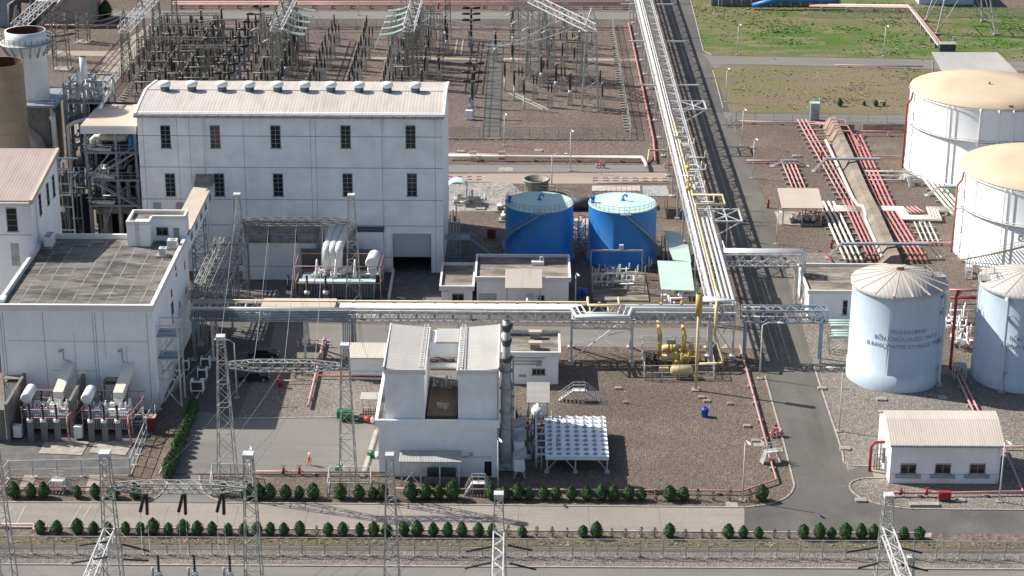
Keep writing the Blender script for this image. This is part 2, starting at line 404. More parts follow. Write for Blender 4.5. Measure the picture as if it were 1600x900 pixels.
sheet('middle_strip', [(690, 258), (1040, 258), (1042, 268), (690, 269)], .018, 'concrete_y')
sheet('yard', [(372, 654), (596, 652), (592, 742), (248, 742), (262, 716), (318, 600), (330, 540), (345, 512), (420, 505), (1212, 515), (1222, 545), (880, 541), (605, 537), (600, 552), (420, 556), (398, 586)], .014, 'concrete_y')
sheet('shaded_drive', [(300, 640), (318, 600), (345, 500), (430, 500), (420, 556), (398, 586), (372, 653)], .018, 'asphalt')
sheet('drive', [(262, 741.5), (312, 741.5)] + arc((312, 745), (308, 776), (352, 785)) + arc((222, 785.5), (262, 778), (262, 745)), .020, 'concrete_y')
sheet('bay_ground', [(290, 395), (690, 395), (690, 500), (300, 505), (300, 440)], .012, 'darkpad')
sheet('transformer_pad', [(-40, 620), (252, 612), (232, 690), (200, 742), (-40, 742)], .012, 'darkpad')
for q in ([(70, 692), (140, 690), (128, 712), (60, 709)], [(150, 690), (210, 690), (196, 712), (139, 708)]): sheet('concrete_pad', q, .10, 'padc')
for q in ([(38, 742), (60, 742), (46, 764), (30, 764)], [(140, 742), (160, 742), (150, 768), (133, 768)]): sheet('path', q, .02, 'path')
sheet('verge', [(-80, 823), (1163, 831.5), (1680, 834.5), (1680, 848), (-80, 836)], .016, 'soil')
sheet('verge', [(-80, 771), (222, 774), (258, 771), (262, 742), (-80, 742)], .016, 'gravel')
sheet('embankment', [(-80, 836), (1680, 848), (1680, 858), (-80, 850)], .020, 'bank')
sheet('drain', [(-80, 851), (1680, 859), (1680, 864), (-80, 857)], .026, 'asphalt_l')
sheet('gravel_ground', [(-80, 858), (1680, 866), (1680, 890), (-80, 882)], .016, 'gravel_grey')
sheet('near_road', [(-80, 882), (1680, 892), (1680, 1010), (-80, 1000)], .022, 'concrete_y')
sheet('grass', [(1077, -12), (1660, -12), (1660, 96), (1112, 86.5), (1099, 80)], .012, 'grass')
sheet('grass', arc((1128, 168), (1136, 178), (1162, 178)) + [(1440, 181), (1448, 106), (1200, 102.5), (1132, 102), (1114, 110)], .012, 'dry')
# road slab lines, manholes
kerb([(-80, 785), (222, 786)]); kerb(arc((222, 786), (262, 778), (262, 745))); kerb(arc((312, 745), (308, 776), (352, 786)) + [(1163, 793.5)])
kerb([(1163, 793.5)] + jl[1:] + [(1224, 690), (1195, 588)]); kerb([(1272, 574), (1316, 706), (1318, 722)] + arc((1318, 722), (1326, 730), (1345, 729)) + [(1376, 729)])
kerb([(1382, 747)] + arc((1350, 748), (1318, 752), (1331, 768)) + arc((1331, 768), (1350, 790), (1425, 796)) + [(1680, 798)])
kerb([(-80, 882), (1680, 891)], h=.16); kerb([(-80, 823.5), (1163, 832), (1440, 833.5)]); kerb([(592, 741), (265, 741)], mat='darkpad')
kerb([(1077, -8), (1099, 80), (1112, 86)]); kerb([(1114, 110), (1130, 170)]); kerb([(372, 654), (596, 652)]); kerb([(318, 600), (262, 716), (248, 742)])
for x, y, w in ((152, 788, 1), (1340, 450, 0)): pass
m = MB()
for pa in ([(128, 790), (108, 823)], [(142, 790), (124, 823)], [(20, 790), (2, 823)], [(40, 790), (24, 823)]):
    p = G(*pa[0]); q = G(*pa[1]); m.bar((p.x, p.y, .03), (q.x, q.y, .03), .18, .03)
m.build('drain_grating', 'kerb', None, kind='structure', loc=(0, 0, 0))
M['ventblue'] = plain('vent_blue', (.085, .14, .21), .6)

for q in ([(1134, 785), (1152, 785), (1154, 792), (1134, 792)], [(1176, 687), (1193, 688), (1196, 698), (1178, 698)], [(1203, 700), (1222, 700), (1224, 706), (1206, 706)], [(1311, 701), (1325, 701), (1326, 706), (1312, 706)], [(1280, 604), (1291, 604), (1293, 609), (1282, 609)], [(1440, 833), (1456, 833), (1455, 840), (1440, 840)], [(1120, 547), (1136, 536), (1137, 544), (1121, 545)], [(780, 262), (802, 262), (801, 268), (778, 268)], [(835, 233), (848, 233), (848, 236), (835, 236)]): sheet('concrete_pad', q, .05, 'padc')
m = MB()
for a, b in (((372, 553), (424, 543)), ((360, 578), (412, 566)), ((350, 606), (402, 592)), ((404, 566), (398, 592))): p, q = G(*a), G(*b); m.bar((p.x, p.y, .024), (q.x, q.y, .024), .12, .008)
m.build('parking_lines', 'kerb', None, kind='structure', loc=(0, 0, 0))
m = MB()
for k in range(5): p, q = G(1166 + k * 3, 800 + k * 5), G(1176 + k * 3, 800.3 + k * 5); m.bar((p.x, p.y, .030), (q.x, q.y, .030), .1, .006)
for k in range(9): y = 795 + k * .01; p = G(150 + k * 110, 803); m.bar((p.x - .0, G(150 + k * 110, 790).y, .026), (p.x + .0, G(150 + k * 110, 827).y, .026), .05, .006)
m.build('slab_joints', 'darkpad', None, kind='structure', loc=(0, 0, 0))
# ================================================================== buildings
def vec(x, y, z): return Vector((x, y, z))
def window(par, x0, x1, y, z0, z1, bars=(1, 3), proud=.05, face=-1):
    """a window in a wall facing -Y at depth y: frame, pane behind it, sill"""
    f = MB(); t = .10
    f.box(x0 - t, x1 + t, y - proud - .03, y, z1, z1 + t * 1.6); f.box(x0 - t * 2, x1 + t * 2, y - proud - .10, y, z0 - t * 1.6, z0)
    f.box(x0 - t, x0, y - proud, y, z0, z1); f.box(x1, x1 + t, y - proud, y, z0, z1)
    for k in range(1, bars[0] + 1):
        xm = x0 + (x1 - x0) * k / (bars[0] + 1); f.box(xm - .03, xm + .03, y - proud, y, z0, z1)
    for k in range(1, bars[1] + 1):
        zm = z0 + (z1 - z0) * k / (bars[1] + 1); f.box(x0, x1, y - proud + .005, y, zm - .03, zm + .03)
    fo = f.build('window', 'joint', par)
    MB().box(x0, x1, y - .025, y + .02, z0, z1).build('pane', 'glass', fo); return fo
def side_window(par, x, y0, y1, z0, z1, bars=1):   # in a wall facing +X at x
    f = MB(); t = .08
    f.box(x, x + .06, y0 - t, y1 + t, z1, z1 + t); f.box(x, x + .10, y0 - t, y1 + t, z0 - t, z0)
    f.box(x, x + .06, y0 - t, y0, z0, z1); f.box(x, x + .06, y1, y1 + t, z0, z1)
    for k in range(1, bars + 1):
        zm = z0 + (z1 - z0) * k / (bars + 1); f.box(x, x + .05, y0, y1, zm - .03, zm + .03)
    fo = f.build('window', 'joint', par); MB().box(x - .02, x + .025, y0, y1, z0, z1).build('pane', 'glass', fo)
# ---- turbine hall
HY = G(690, 426).y; HXL = GY(221, 300, HY).x; HXR = GY(692, 300, HY).x
HZ = GY(450, 176, HY).z; HD = 20.0
hall = thing('turbine_hall', 'long white clad turbine hall with a curved ribbed roof carrying ten white vents', 'hall', (HXL, HY, 0))
zr = GY(450, 141.5, HY + 9.6).z; zk = GY(450, 127.3, HY + HD).z
prof = [(HY - .6, HZ - .15)] + [(HY + 9.6 * t, HZ + (zr - HZ) * (1.25 * t - .25 * t * t)) for t in (.25, .5, .75, .9, 1)]
prof += [(HY + 9.6 + (HD + .2 - 9.6) * t, zr + (zk - zr) * t ** 1.3) for t in (.2, .5, .8, 1)]
m = MB()
dl, dr = (HXR - GY(614, 400, HY).x), (HXR - GY(674, 400, HY).x)
dx0, dx1 = GY(614, 400, HY).x, GY(674, 400, HY).x; dzt = GY(640, 365, HY).z
m.box(HXL, dx0, HY, HY + .4, 0, HZ); m.box(dx1, HXR, HY, HY + .4, 0, HZ); m.box(dx0, dx1, HY, HY + .4, dzt, HZ)
for x0, x1 in ((HXL, HXL + .4), (HXR - .4, HXR)):
    ring = [(HY + .4, 0), (HY + .4, HZ)] + [p for p in prof[1:-1]] + [(HY + HD - .4, zk), (HY + HD - .4, 0)]
    m.hexa([(x0, y, z - .02) for y, z in ring], [(x1, y, z - .02) for y, z in ring])
m.box(HXL, HXR, HY + HD - .4, HY + HD, 0, zk - .05); m.build('wall', 'white', hall)
m = MB()
for (ya, za), (yb, zb) in zip(prof[:-1], prof[1:]):
    o = len(m.v); m.v += [(HXL - .35, ya, za), (HXR + .35, ya, za), (HXR + .35, yb, zb), (HXL - .35, yb, zb)]; m.f.append((o, o + 1, o + 2, o + 3)); m.sm.append(True)
m.box(HXL - .35, HXR + .35, HY - .62, HY - .5, HZ - .8, HZ - .2)
roof = m.build('roof', 'roof', hall)
m = MB().box(HXL + .1, HXR - .05, HY + HD + .02, HY + 27, 0, 25.2); m.build('rear_annex', 'white', hall); MB().box(HXL, HXR, HY + HD + .02, HY + 27.2, 25.21, 25.5).build('annex_roof', 'slab', hall)
m = MB()
for x in (HXL - .36, HXR + .0):
    for (ya, za), (yb, zb) in zip(prof[:-1], prof[1:]): m.hexa([(x, ya, za - .5), (x + .45, ya, za - .5), (x + .45, yb, zb - .5), (x, yb, zb - .5)], [(x, ya, za + .12), (x + .45, ya, za + .12), (x + .45, yb, zb + .12), (x, yb, zb + .12)])
m.build('verge_trim', 'trim', roof)
m = MB(); m.box(HXL - .36, HXR + .36, HY - .95, HY - .62, HZ - .75, HZ - .28)
for k in range(28):
    x = HXL + (HXR - HXL) * (k + .5) / 28; m.box(x - .12, x + .12, HY - .99, HY - .6, HZ - .8, HZ - .2)
m.build('gutter', 'joint', roof)
vy = HY + 9.4; vz = zr - .1
for px in (258, 300, 347, 390, 434, 476, 517, 561, 605, 649):
    x = GY(px, 140, vy).x; v = MB().lathe(x, vy, [(.78, vz - .5), (.78, vz + .85), (.9, vz + .9)], 16).build('roof_vent', 'ventblue', roof)
    MB().lathe(x, vy, [(.95, vz + .88), (1.02, vz + .95), (1.05, vz + 1.4), (.92, vz + 1.62), (.4, vz + 1.74), (0, vz + 1.76)], 18).build('vent_cap', 'whitep', v)
m = MB(); m.bar((HXL, vy + .2, zr + .04), (HXR, vy + .2, zr + .04), .10); m.build('ridge_cable', 'joint', roof)
for py in (213, 262, 312, 352, 401):
    z = GY(450, py, HY).z; MB().box(HXL, HXR if py < 380 else dx0, HY - .02, HY + .01, z - .06, z + .06).build('panel_joint', 'joint', hall)
for px in (226, 279, 298, 320, 382, 486, 494, 597, 680):
    x = GY(px, 250, HY).x; MB().box(x - .035, x + .035, HY - .012, HY + .01, 0 if px != 680 else 0, HZ - .8).build('panel_joint', 'joint', hall)
for px in (261, 338, 432, 541, 642):
    for k, (a, b) in enumerate(((197, 231), (272, 306))):
        x = GY(px + (3 if k else 0) * (1 if px < 400 else .4), 250, HY).x; window(hall, x - .75, x + .75, HY, GY(px, b, HY).z, GY(px, a, HY).z, (1, 4))
for px in (246, 281):
    x = GY(px, 325, HY).x; z = GY(px, 326, HY).z; m = MB()
    for k in range(5): m.box(x - .65, x + .65, HY - .12, HY, z + k * .24, z + k * .24 + .14)
    m.build('louvre', 'joint', hall)
for px in (320, 597):
    x = GY(px, 250, HY).x + .35; m = MB().tube([(x, HY - .12, 0), (x, HY - .12, HZ - .5)], .07, 6)
    for k in range(16): m.box(x - .16, x + .16, HY - .2, HY, 2 + k * 1.6, 2.2 + k * 1.6)
    m.build('drain_pipe', 'white', hall)
sh = MB().box(dx0 + .02, dx1 - .02, HY + .22, HY + .3, GY(640, 402, HY).z, dzt).build('roller_door', 'shutter', hall)
m = MB(); m.box(dx0 - .22, dx0, HY - .1, HY + .3, 0, dzt + .25); m.box(dx1, dx1 + .22, HY - .1, HY + .3, 0, dzt + .25); m.box(dx0, dx1, HY - .1, HY + .3, dzt, dzt + .25); m.build('door_frame', 'white', hall)
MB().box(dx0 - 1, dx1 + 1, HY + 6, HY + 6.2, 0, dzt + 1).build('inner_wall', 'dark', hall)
MB().box(GY(488, 180, HY).x, GY(499, 180, HY).x, HY - .1, HY, GY(490, 187, HY).z, GY(490, 181, HY).z).build('sign_plate', 'white2', hall)
m = MB()   # projecting bay below the hall facade
by = G(430, 437).y; bx0, bx1 = GY(378, 400, by).x, GY(492, 400, by).x; bz = GY(430, 378, by).z; bzt = GY(430, 350, HY).z
m.box(bx0, bx1, by, HY - .02, 0, bz); m.build('bay_wall', 'white', hall)
m = MB(); m.hexa([(bx0 - .3, by - .6, bz + .02), (bx1 + .5, by - .6, bz + .02), (bx1 + .5, HY - .03, bz + .6), (bx0 - .3, HY - .03, bz + .6)], [(bx0 - .3, by - .6, bz + .5), (bx1 + .5, by - .6, bz + .5), (bx1 + .5, HY - .03, bzt + .5), (bx0 - .3, HY - .03, bzt + .5)])
br = m.build('bay_roof', 'steel_old', hall); MB().rail([(bx0, by - .5, bz + .5), (bx1, by - .5, bz + .5)], 1.0, .05, 1.5).build('railing', 'steel', br)
z = GY(430, 416, by).z; MB().box(bx0, bx1, by - .02, by + .01, z - .05, z + .05).build('panel_joint', 'joint', hall)
x0, x1 = GY(558, 380, HY).x, GY(599, 380, HY).x; z = GY(570, 357, HY).z
m = MB(); m.box(x0, x1, HY - 1.6, HY - .03, 0, z); m.build('bay_wall', 'white', hall)
MB().box(x0 - .2, x1 + .2, HY - 1.9, HY - .03, z + .01, z + .35).build('bay_roof', 'dsteel', hall)
# ---- cable-raceway tower beside the right corner of the hall
tx, ty = GY(707, 400, HY + 3).x, HY + 3
t = thing('stair_tower', 'slim grey steel ladder tower hugging the right corner of the turbine hall', 'tower', (tx, ty, 0))
MB().tower(tx + .3, ty, 0, GY(707, 345, ty).z, 2.2, 1.8, 8, .14, .08).build('frame', 'steel_b', t)
MB().box(tx - 1.2, tx + 3, ty - 1.2, ty + 1.2, 5.3, 5.42).build('landing', 'steel_b', t)
MB().rail([(tx - 1.2, ty - 1.2, 5.42), (tx + 3, ty - 1.2, 5.42)], 1.1, .06).build('railing', 'steel_b', t)
MB().stair((tx + 7.5, ty - .3, 1.8), (tx + 3, ty - .3, 5.3), 1.0, 9).build('stair', 'steel_b', t)
m = MB()
for k in range(3): m.tube([(tx - .3 + k * .5, ty - .6, 0), (tx - .3 + k * .5, ty - .6, 9.5 + k)], .12, 6)
m.build('riser_pipe', 'steel', t)
MB().cyl(tx + .4, ty, GY(707, 345, ty).z, GY(707, 338, ty).z, .22).build('warning_lamp', 'red', t)
# ---- control block on the left
CY = G(248, 641).y; CXR = GY(243, 560, CY).x; CXL = GY(1, 560, CY).x; CZ = GY(240, 477, CY).z
CD = G(292, 366, CZ).y - CY; CB = CY + CD
cb = thing('control_block', 'big white block with a stained dark flat roof behind a white parapet', 'building', (CXL, CY, 0))
m = MB(); m.box(CXL, CXR, CY, CB, 0, CZ - .9); m.build('wall', 'white2', cb)
MB().box(CXL + .42, CXR - .42, CY + .42, CB - .42, CZ - .89, CZ - .72).build('flat_roof', 'slab', cb)
m = MB(); a = .4
m.box(CXL - .12, CXR + .12, CY - .12, CY + a, CZ - .9, CZ); m.box(CXL - .12, CXR + .12, CB - a, CB + .12, CZ - .9, CZ)
m.box(CXL - .12, CXL + a, CY + a, CB - a, CZ - .9, CZ); m.box(CXR - a, CXR + .12, CY + a, CB - a, CZ - .9, CZ)
par = m.build('parapet', 'trim', cb)
m = MB()   # roof slab joints
for k in range(1, 9):
    x = CXL + (CXR - CXL) * k / 9 + .2; m.box(x - .07, x + .07, CY + .45, CB - .45, CZ - .72, CZ - .70)
for k in range(1, 9):
    y = CY + CD * k / 9; m.box(CXL + .45, CXR - .45, y - .04, y + .04, CZ - .72, CZ - .703)
m.build('roof_joints', plain('joint_mortar', (.27, .25, .225), .9, .35, .5), cb)
m = MB()
for px in (6, 10, 72, 149, 153, 233): x = GY(px, 560, CY).x; m.box(x - .04, x + .04, CY - .015, CY + .01, .5, CZ - 1.1)
for py, xa, xb in ((533, 12, 230), (579, 80, 150)): z = GY(100, py, CY).z; m.box(GY(xa, py, CY).x, GY(xb, py, CY).x, CY - .013, CY + .01, z - .03, z + .03)
for xa, ya, yb in ((115, 520, 640), (160, 485, 560), (197, 540, 640)): x = GY(xa, ya, CY).x; m.box(x - .03, x + .03, CY - .013, CY + .01, GY(xa, yb, CY).z, GY(xa, ya, CY).z)
m.build('panel_joint', 'joint', cb)
for px0, px1 in ((99, 109), (191, 193)):
    z1 = GY(px0, 546, CY).z; zm = GY(px0, 562, CY).z; xa, xb = GY(px0, 550, CY).x, GY(px1, 550, CY).x
    m = MB().tube([(xa - .3, CY - .5, z1), (xa, CY - .15, z1 + .1), (xa, CY - .15, zm), (xb, CY - .15, zm - .1), (xb, CY - .15, 5)], .06, 6)
    m.box(xa - .5, xa - .1, CY - .8, CY - .3, z1 - .12, z1 + .1); m.build('wall_lamp', 'joint', cb)
for xa, xb, ya in ((10, 40, 592), (165, 200, 594)):
    z = GY(20, ya, CY).z; m = MB().box(GY(xa, 592, CY).x, GY(xb, 592, CY).x, CY - 1.4, CY - .02, z, z + .15)
    m.box(GY(xa, 592, CY).x, GY(xb, 592, CY).x, CY - 1.4, CY - .02, z + .5, z + .6)
    for q in (xa, xb): m.bar((GY(q, 592, CY).x, CY - 1.3, .1), (GY(q, 592, CY).x, CY - 1.3, z + .6), .12); m.bar((GY(q, 592, CY).x, CY - 1.3, z), (GY(q, 592, CY).x, CY - .02, z - 1.4), .08)
    m.build('cable_shelf', 'steel_old', cb)
def sy(px, py, X): # a seen point on the plane x = X
    d = ray(px, py); return CAMP + d * (X / d.x)
for (x0, y0, x1, y1) in ((266, 452, 269.5, 464), (265, 471, 273, 492), (279, 471, 281.5, 481), (273.5, 416, 275, 422), (287, 408, 289.5, 421), (274, 427, 276, 431), (289, 450, 291, 458), (269, 494, 271, 505), (281, 500, 283, 508)):
    p = sy((x0 + x1) / 2, (y0 + y1) / 2, CXR); h = (y1 - y0) / 9.3 / 2 * .8; w = max(.3, (x1 - x0) / 9.6)
    side_window(cb, CXR, p.y - w, p.y + w, p.z - h, p.z + h, 1)
p = G(12, 466, CZ); MB().cbox((CXL + .6, CY + 1.4, CZ), .9, 1.6, .5).build('parapet_box', 'whitep', par)
# stair house on the roof
zt = CZ - .72; sx0, sx1, sx2 = G(200, 384, zt).x, G(236, 384, zt).x, CXR + .02
sy0 = G(218, 385, zt).y; sy1 = G(260, 376, zt).y; sy2 = CB + 2; sz = GY(218, 346, sy0).z
sh = thing('stair_house', 'small white rooftop stair house with a recessed door and a sunken roof', 'rooftop house', (sx0, sy0, zt))
m = MB(); pl = [(sx0, sy0), (sx1, sy0), (sx1, sy1), (sx2, sy1), (sx2, sy2), (sx0, sy2)]
m.hexa([(x, y, zt + .01) for x, y in pl], [(x, y, sz - .6) for x, y in pl]); w = m.build('wall', 'white2', sh)
m = MB(); q = .32
for (xa, ya), (xb, yb) in zip(pl, pl[1:] + pl[:1]):
    if abs(ya - yb) < .01: s_ = 1 if xb > xa else -1; m.box(min(xa, xb) - .05, max(xa, xb) + .05, ya - (.05 if s_ > 0 else q), ya + (q if s_ > 0 else .05), sz - .6, sz + (.0 if s_ > 0 else .003))
    else: s_ = 1 if yb > ya else -1; m.box(xa - (q if s_ > 0 else .05), xa + (.05 if s_ > 0 else q), min(ya, yb), max(ya, yb), sz - .6, sz - .004)
m.build('parapet', 'trim', sh)
MB().box(sx0 + .3, sx2 - .3, sy1 + .3, sy2 - .3, sz - .6, sz - .57).build('flat_roof', 'slab2', sh)
xa, xb = GY(245, 360, sy1).x, GY(262, 360, sy1).x; window(sh, xa, xb, sy1, GY(250, 367, sy1).z, GY(250, 356, sy1).z, (1, 0))
xa, xb = GY(271, 360, sy1).x, GY(280, 360, sy1).x; MB().box(xa, xb, sy1 - .06, sy1 + .01, zt + .02, GY(275, 356, sy1).z).build('door', 'steel_b', sh)
xa = GY(215, 365, sy0).x; m = MB(); m.bar((xa - .25, sy0 - .15, zt), (xa - .25, sy0 - .15, sz + .5), .05); m.bar((xa + .25, sy0 - .15, zt), (xa + .25, sy0 - .15, sz + .5), .05)
for k in range(11): m.bar((xa - .25, sy0 - .15, zt + .3 + k * .33), (xa + .25, sy0 - .15, zt + .3 + k * .33), .04)
m.build('ladder', 'steel', sh)
# rooftop air conditioners
def ac_unit(px, py, z, w, d, h, label, mat='whitep', fan=True):
    p = G(px, py, z); t = thing('air_conditioner', label, 'air conditioner', p)
    MB().cbox((p.x, p.y, z + .25), w, d, h).build('casing', mat, t)
    MB().cbox((p.x, p.y, z), w + .8, d + .5, .24).build('plinth', 'padc', t)
    if fan: MB().lathe(p.x, p.y, [(min(w, d) * .4, z + .25 + h), (min(w, d) * .4, z + .31 + h), (min(w, d) * .3, z + .32 + h), (0, z + .30 + h)], 14).build('fan_grille', 'joint', t)
    m = MB()
    for k in range(5): m.box(p.x - w * .42, p.x + w * .42, p.y - d / 2 - .03, p.y - d / 2 - .005, z + .4 + k * h * .16, z + .4 + k * h * .16 + h * .08)
    m.build('coil_grille', 'joint', t); return t
ac_unit(255, 400, zt, 1.1, 1.0, 1.1, 'blue shaded white air conditioner nearer the front on the dark roof')
ac_unit(270, 388, zt, 1.5, 1.2, 1.2, 'bigger white air conditioner beside the stair house door')
p = G(78, 384, zt); t = thing('air_conditioner', 'pair of joined white condensers on the back left roof corner under the far hall', 'air conditioner', p)
MB().cbox((p.x, p.y, zt + .3), 1.2, 2.6, 1.5).build('casing', 'whitep', t); MB().cbox((p.x, p.y, zt), 1.5, 2.9, .28).build('plinth', 'padc', t)
m = MB()
for k in (-1, 1): m.cyl(p.x + .62, p.y + k * .65, zt + .6, zt + 1.6, .02, n=6); m.cbox((p.x, p.y + k * .65 , zt + 1.81), .9, 1.0, .05)
m.build('fan_grille', 'joint', t)
# enclosed bridge between the control block and the hall
bx0, bx1 = CXR - 2.6, CXR + .06; bz1 = CZ + .05; bz0 = bz1 - 3.0
t = thing('link_bridge', 'enclosed white footbridge running from the flat roofed block to the turbine hall', 'bridge', (bx0, CB, bz0))
MB().box(bx0, bx1, CB + .13, HY - .02, bz0, bz1 - .25).build('wall', 'white2', t)
r = MB().box(bx0 - .15, bx1 + .15, CB + .13, HY - 3.4, bz1 - .24, bz1).build('roof', 'roof_c', t)
MB().box(bx1 - .02, bx1 + .22, CB + .13, HY - 3.4, bz1 - .3, bz1 + .08).build('verge_trim', 'roof_c', r)
MB().hexa([(bx0 - .15, HY - 3.4, bz1 - .24), (bx1 + .15, HY - 3.4, bz1 - .24), (bx1 + .15, HY - .03, bz1 - .24), (bx0 - .15, HY - .03, bz1 - .24)], [(bx0 - .15, HY - 3.4, bz1), (bx1 + .15, HY - 3.4, bz1), (bx1 + .15, HY - .03, bz1 + 1.2), (bx0 - .15, HY - .03, bz1 + 1.2)]).build('end_flashing', 'steel_old', t)
for k in range(5):
    for d in (0, 1.1):
        y = CB + 3.0 + k * (HY - CB - 5) / 4.6 + d; side_window(t, bx1, y - .3, y + .3, bz0 + 1.0, bz0 + 1.9, 0)
MB().tower((bx0 + bx1) / 2, HY - 9, 0, bz0, 2.2, 2.0, 8, .2, .12).build('trestle', 'steel_b', t)
# ---- boiler-side hall far left
FY = 282.6; FX = -73.45; FZ = GY(44, 315, FY).z; FD = 18.4
def sy(px, py, X):
    d = ray(px, py); return CAMP + d * (X / d.x)
t = thing('side_hall', 'white hall at the left picture edge with a reddish ribbed roof', 'building', (FX - 10, FY, 0))
x0 = FX - 34; zb = sy(87, 236, FX).z
m = MB(); m.hexa([(x0, FY, 0), (FX, FY, 0), (FX, FY + FD, 0), (x0, FY + FD, 0)], [(x0, FY, FZ - .1), (FX, FY, FZ - .1), (FX, FY + FD, zb - .1), (x0, FY + FD, zb - .1)]); m.build('wall', 'white2', t)
r = MB().hexa([(x0, FY - .5, FZ), (FX + .3, FY - .5, FZ), (FX + .3, FY + FD + .3, zb), (x0, FY + FD + .3, zb)], [(x0, FY - .5, FZ + .3), (FX + .3, FY - .5, FZ + .3), (FX + .3, FY + FD + .3, zb + .3), (x0, FY + FD + .3, zb + .3)]).build('roof', 'roof_r', t)
MB().hexa([(FX + .0, FY - .55, FZ - .3), (FX + .5, FY - .55, FZ - .3), (FX + .5, FY + FD + .3, zb - .3), (FX + .0, FY + FD + .3, zb - .3)], [(FX, FY - .55, FZ + .42), (FX + .5, FY - .55, FZ + .42), (FX + .5, FY + FD + .3, zb + .42), (FX, FY + FD + .3, zb + .42)]).build('verge_trim', 'roof_c', r)
MB().box(x0, FX, FY - .9, FY - .52, FZ - .35, FZ + .05).build('gutter', 'trim', r)
window(t, GY(11, 340, FY).x, GY(26, 340, FY).x, FY, GY(15, 361, FY).z, GY(15, 326, FY).z, (0, 3))
MB().box(GY(16, 380, FY).x, GY(29, 380, FY).x, FY - .04, FY + .01, GY(20, 415, FY).z, GY(20, 380, FY).z).build('louvre', 'steel', t)
z = GY(20, 367, FY).z; MB().box(x0, FX, FY - .02, FY + .01, z - .05, z + .05).build('panel_joint', 'joint', t)
for (px, ya, yb) in ((62.5, 302, 338), (74.5, 285, 322), (83.5, 273, 309)):
    p = sy(px, (ya + yb) / 2, FX); side_window(t, FX, p.y - .7, p.y + .7, sy(px, yb, FX).z, sy(px, ya, FX).z, 3)
p = sy(53, 320, FX); m = MB(); m.bar((FX + .3, p.y - .3, 2), (FX + .3, p.y - .3, FZ), .06); m.bar((FX + .3, p.y + .3, 2), (FX + .3, p.y + .3, FZ), .06)
for k in range(24): m.bar((FX + .3, p.y - .3, 2.4 + k * .5), (FX + .3, p.y + .3, 2.4 + k * .5), .05)
m.build('ladder', 'steel', t)
# ---- lean-to roof and open pipe gallery at the left of the hall
AY = HY + 2.0; ax0, ax1 = GY(134, 250, AY).x, HXL - .4; azf = GY(180, 196, AY).z; azb = GY(180, 163, AY + 15).z
t = thing('pipe_gallery', 'open steel gallery of pipes, decks and zigzag stairs under a pale lean-to roof', 'gallery', (ax0, AY, 0))
xs0 = GY(158, 163, AY + 15).x
MB().hexa([(ax0 - .3, AY - 1, azf), (ax1, AY - 1, azf), (ax1, AY + 15, azb), (ax0 - .3, AY + 15, azb)], [(ax0 - .3, AY - 1, azf + .2), (ax1, AY - 1, azf + .2), (ax1, AY + 15, azb + .2), (ax0 - .3, AY + 15, azb + .2)]).build('roof', 'roof_c', t)
MB().box(ax0 - .3, ax1, AY - 1.1, AY - .9, azf - 1.15, azf + .1).build('fascia', 'trim', t)
lev = [GY(180, q, AY).z for q in (321, 281, 238)]
m = MB()
for x in (ax0 + .2, ax0 + 5.2, ax1 - .5):
    for y in (AY, AY + 7, AY + 14): m.bar((x, y, 0), (x, y, azf if y < AY + 1 else azf + (azb - azf) * (y - AY) / 15), .42)
for z in lev:
    for y in (AY, AY + 7, AY + 14): m.bar((ax0, y, z), (ax1, y, z), .3, .5)
    for x in (ax0 + .2, ax1 - .5): m.bar((x, AY, z), (x, AY + 14, z), .3, .5)
m.bar((ax0 + .2, AY + .02, lev[1]), (ax0 + 4.2, AY + .02, lev[2]), .22); m.bar((ax0 + .2, AY, 2), (ax0 + 4, AY, lev[0]), .22)
m.build('frame', 'steel_b', t)
for z in lev: MB().box(ax0 - .2, ax1 - .1, AY - .5, AY + 14, z + .26, z + .34).build('deck', 'dsteel', t)
m = MB()
for z in lev: m.rail([(ax0 - .2, AY - .5, z + .34), (ax1, AY - .5, z + .34)], 1.1, .07, 1.4); m.rail([(ax0 - .2, AY - .5, z + .34), (ax0 - .2, AY + 12, z + .34)], 1.1, .07, 2)
m.build('railing', 'steel_b', t)
MB().stair((ax0 + .8, AY - 1.1, lev[1] + .3), (ax0 + 8.6, AY - 1.1, lev[2] + .3), .9, 18).build('stair', 'steel_b', t)
MB().stair((ax0 + 8.8, AY - 1.1, lev[0] + .1), (ax0 + .8, AY - 1.1, lev[1] + .3), .9, 18).build('stair', 'steel_b', t)
z = lev[2] + 1.6
for k in range(3):
    y = AY + 2.2 + k * 1.4; MB().tube([(ax0 + 1 + k * .8, y, z - 1.2), (ax0 + .9 + k * .8, y, z - .1), (ax0 + 1.4 + k * .8, y, z + .35), (ax1 - 2.5, y, z + .35 - .2)], .5, 10).build('steam_pipe', 'pipe_c', t)
m = MB().cyl(GY(203, 212, AY + .6).x, AY + 1.2, lev[2] + .34, lev[2] + 2.6, .45); m.build('blue_vessel', 'blue', t)
for i, x in enumerate((ax0 + 2, ax0 + 4.2, ax0 + 6.2, ax0 + 8.2)):
    MB().tube([(x, AY + 3 + i % 2 * 2, .8), (x, AY + 3 + i % 2 * 2, lev[1] - .5), (x + .6, AY + 3.4 + i % 2 * 2, lev[1] + 1.6)], .42, 10).build('vertical_pipe', 'steel', t)
z = GY(170, 331, AY).z; MB().tube([(ax0 + 1, AY + 1.2, z), (ax1 - 2, AY + 1.2, z)], .75, 12).build('header_pipe', 'steel_old', t)
m = MB()
for k in range(26):
    x, y, z = random.uniform(ax0 + .8, ax1 - 1), random.uniform(AY + 1, AY + 7), random.choice(lev + [1.0]) + .4
    if k % 2: m.tube([(x, y, z), (x, y, z + random.uniform(1, 3))], random.uniform(.1, .3), 8)
    else: m.tube([(x, y, z + .8), (x + random.uniform(1, 3), y, z + .8), (x + 3.2, y, z + 2.5)], random.uniform(.08, .2), 6)
m.build('small_piping', 'steel', t)
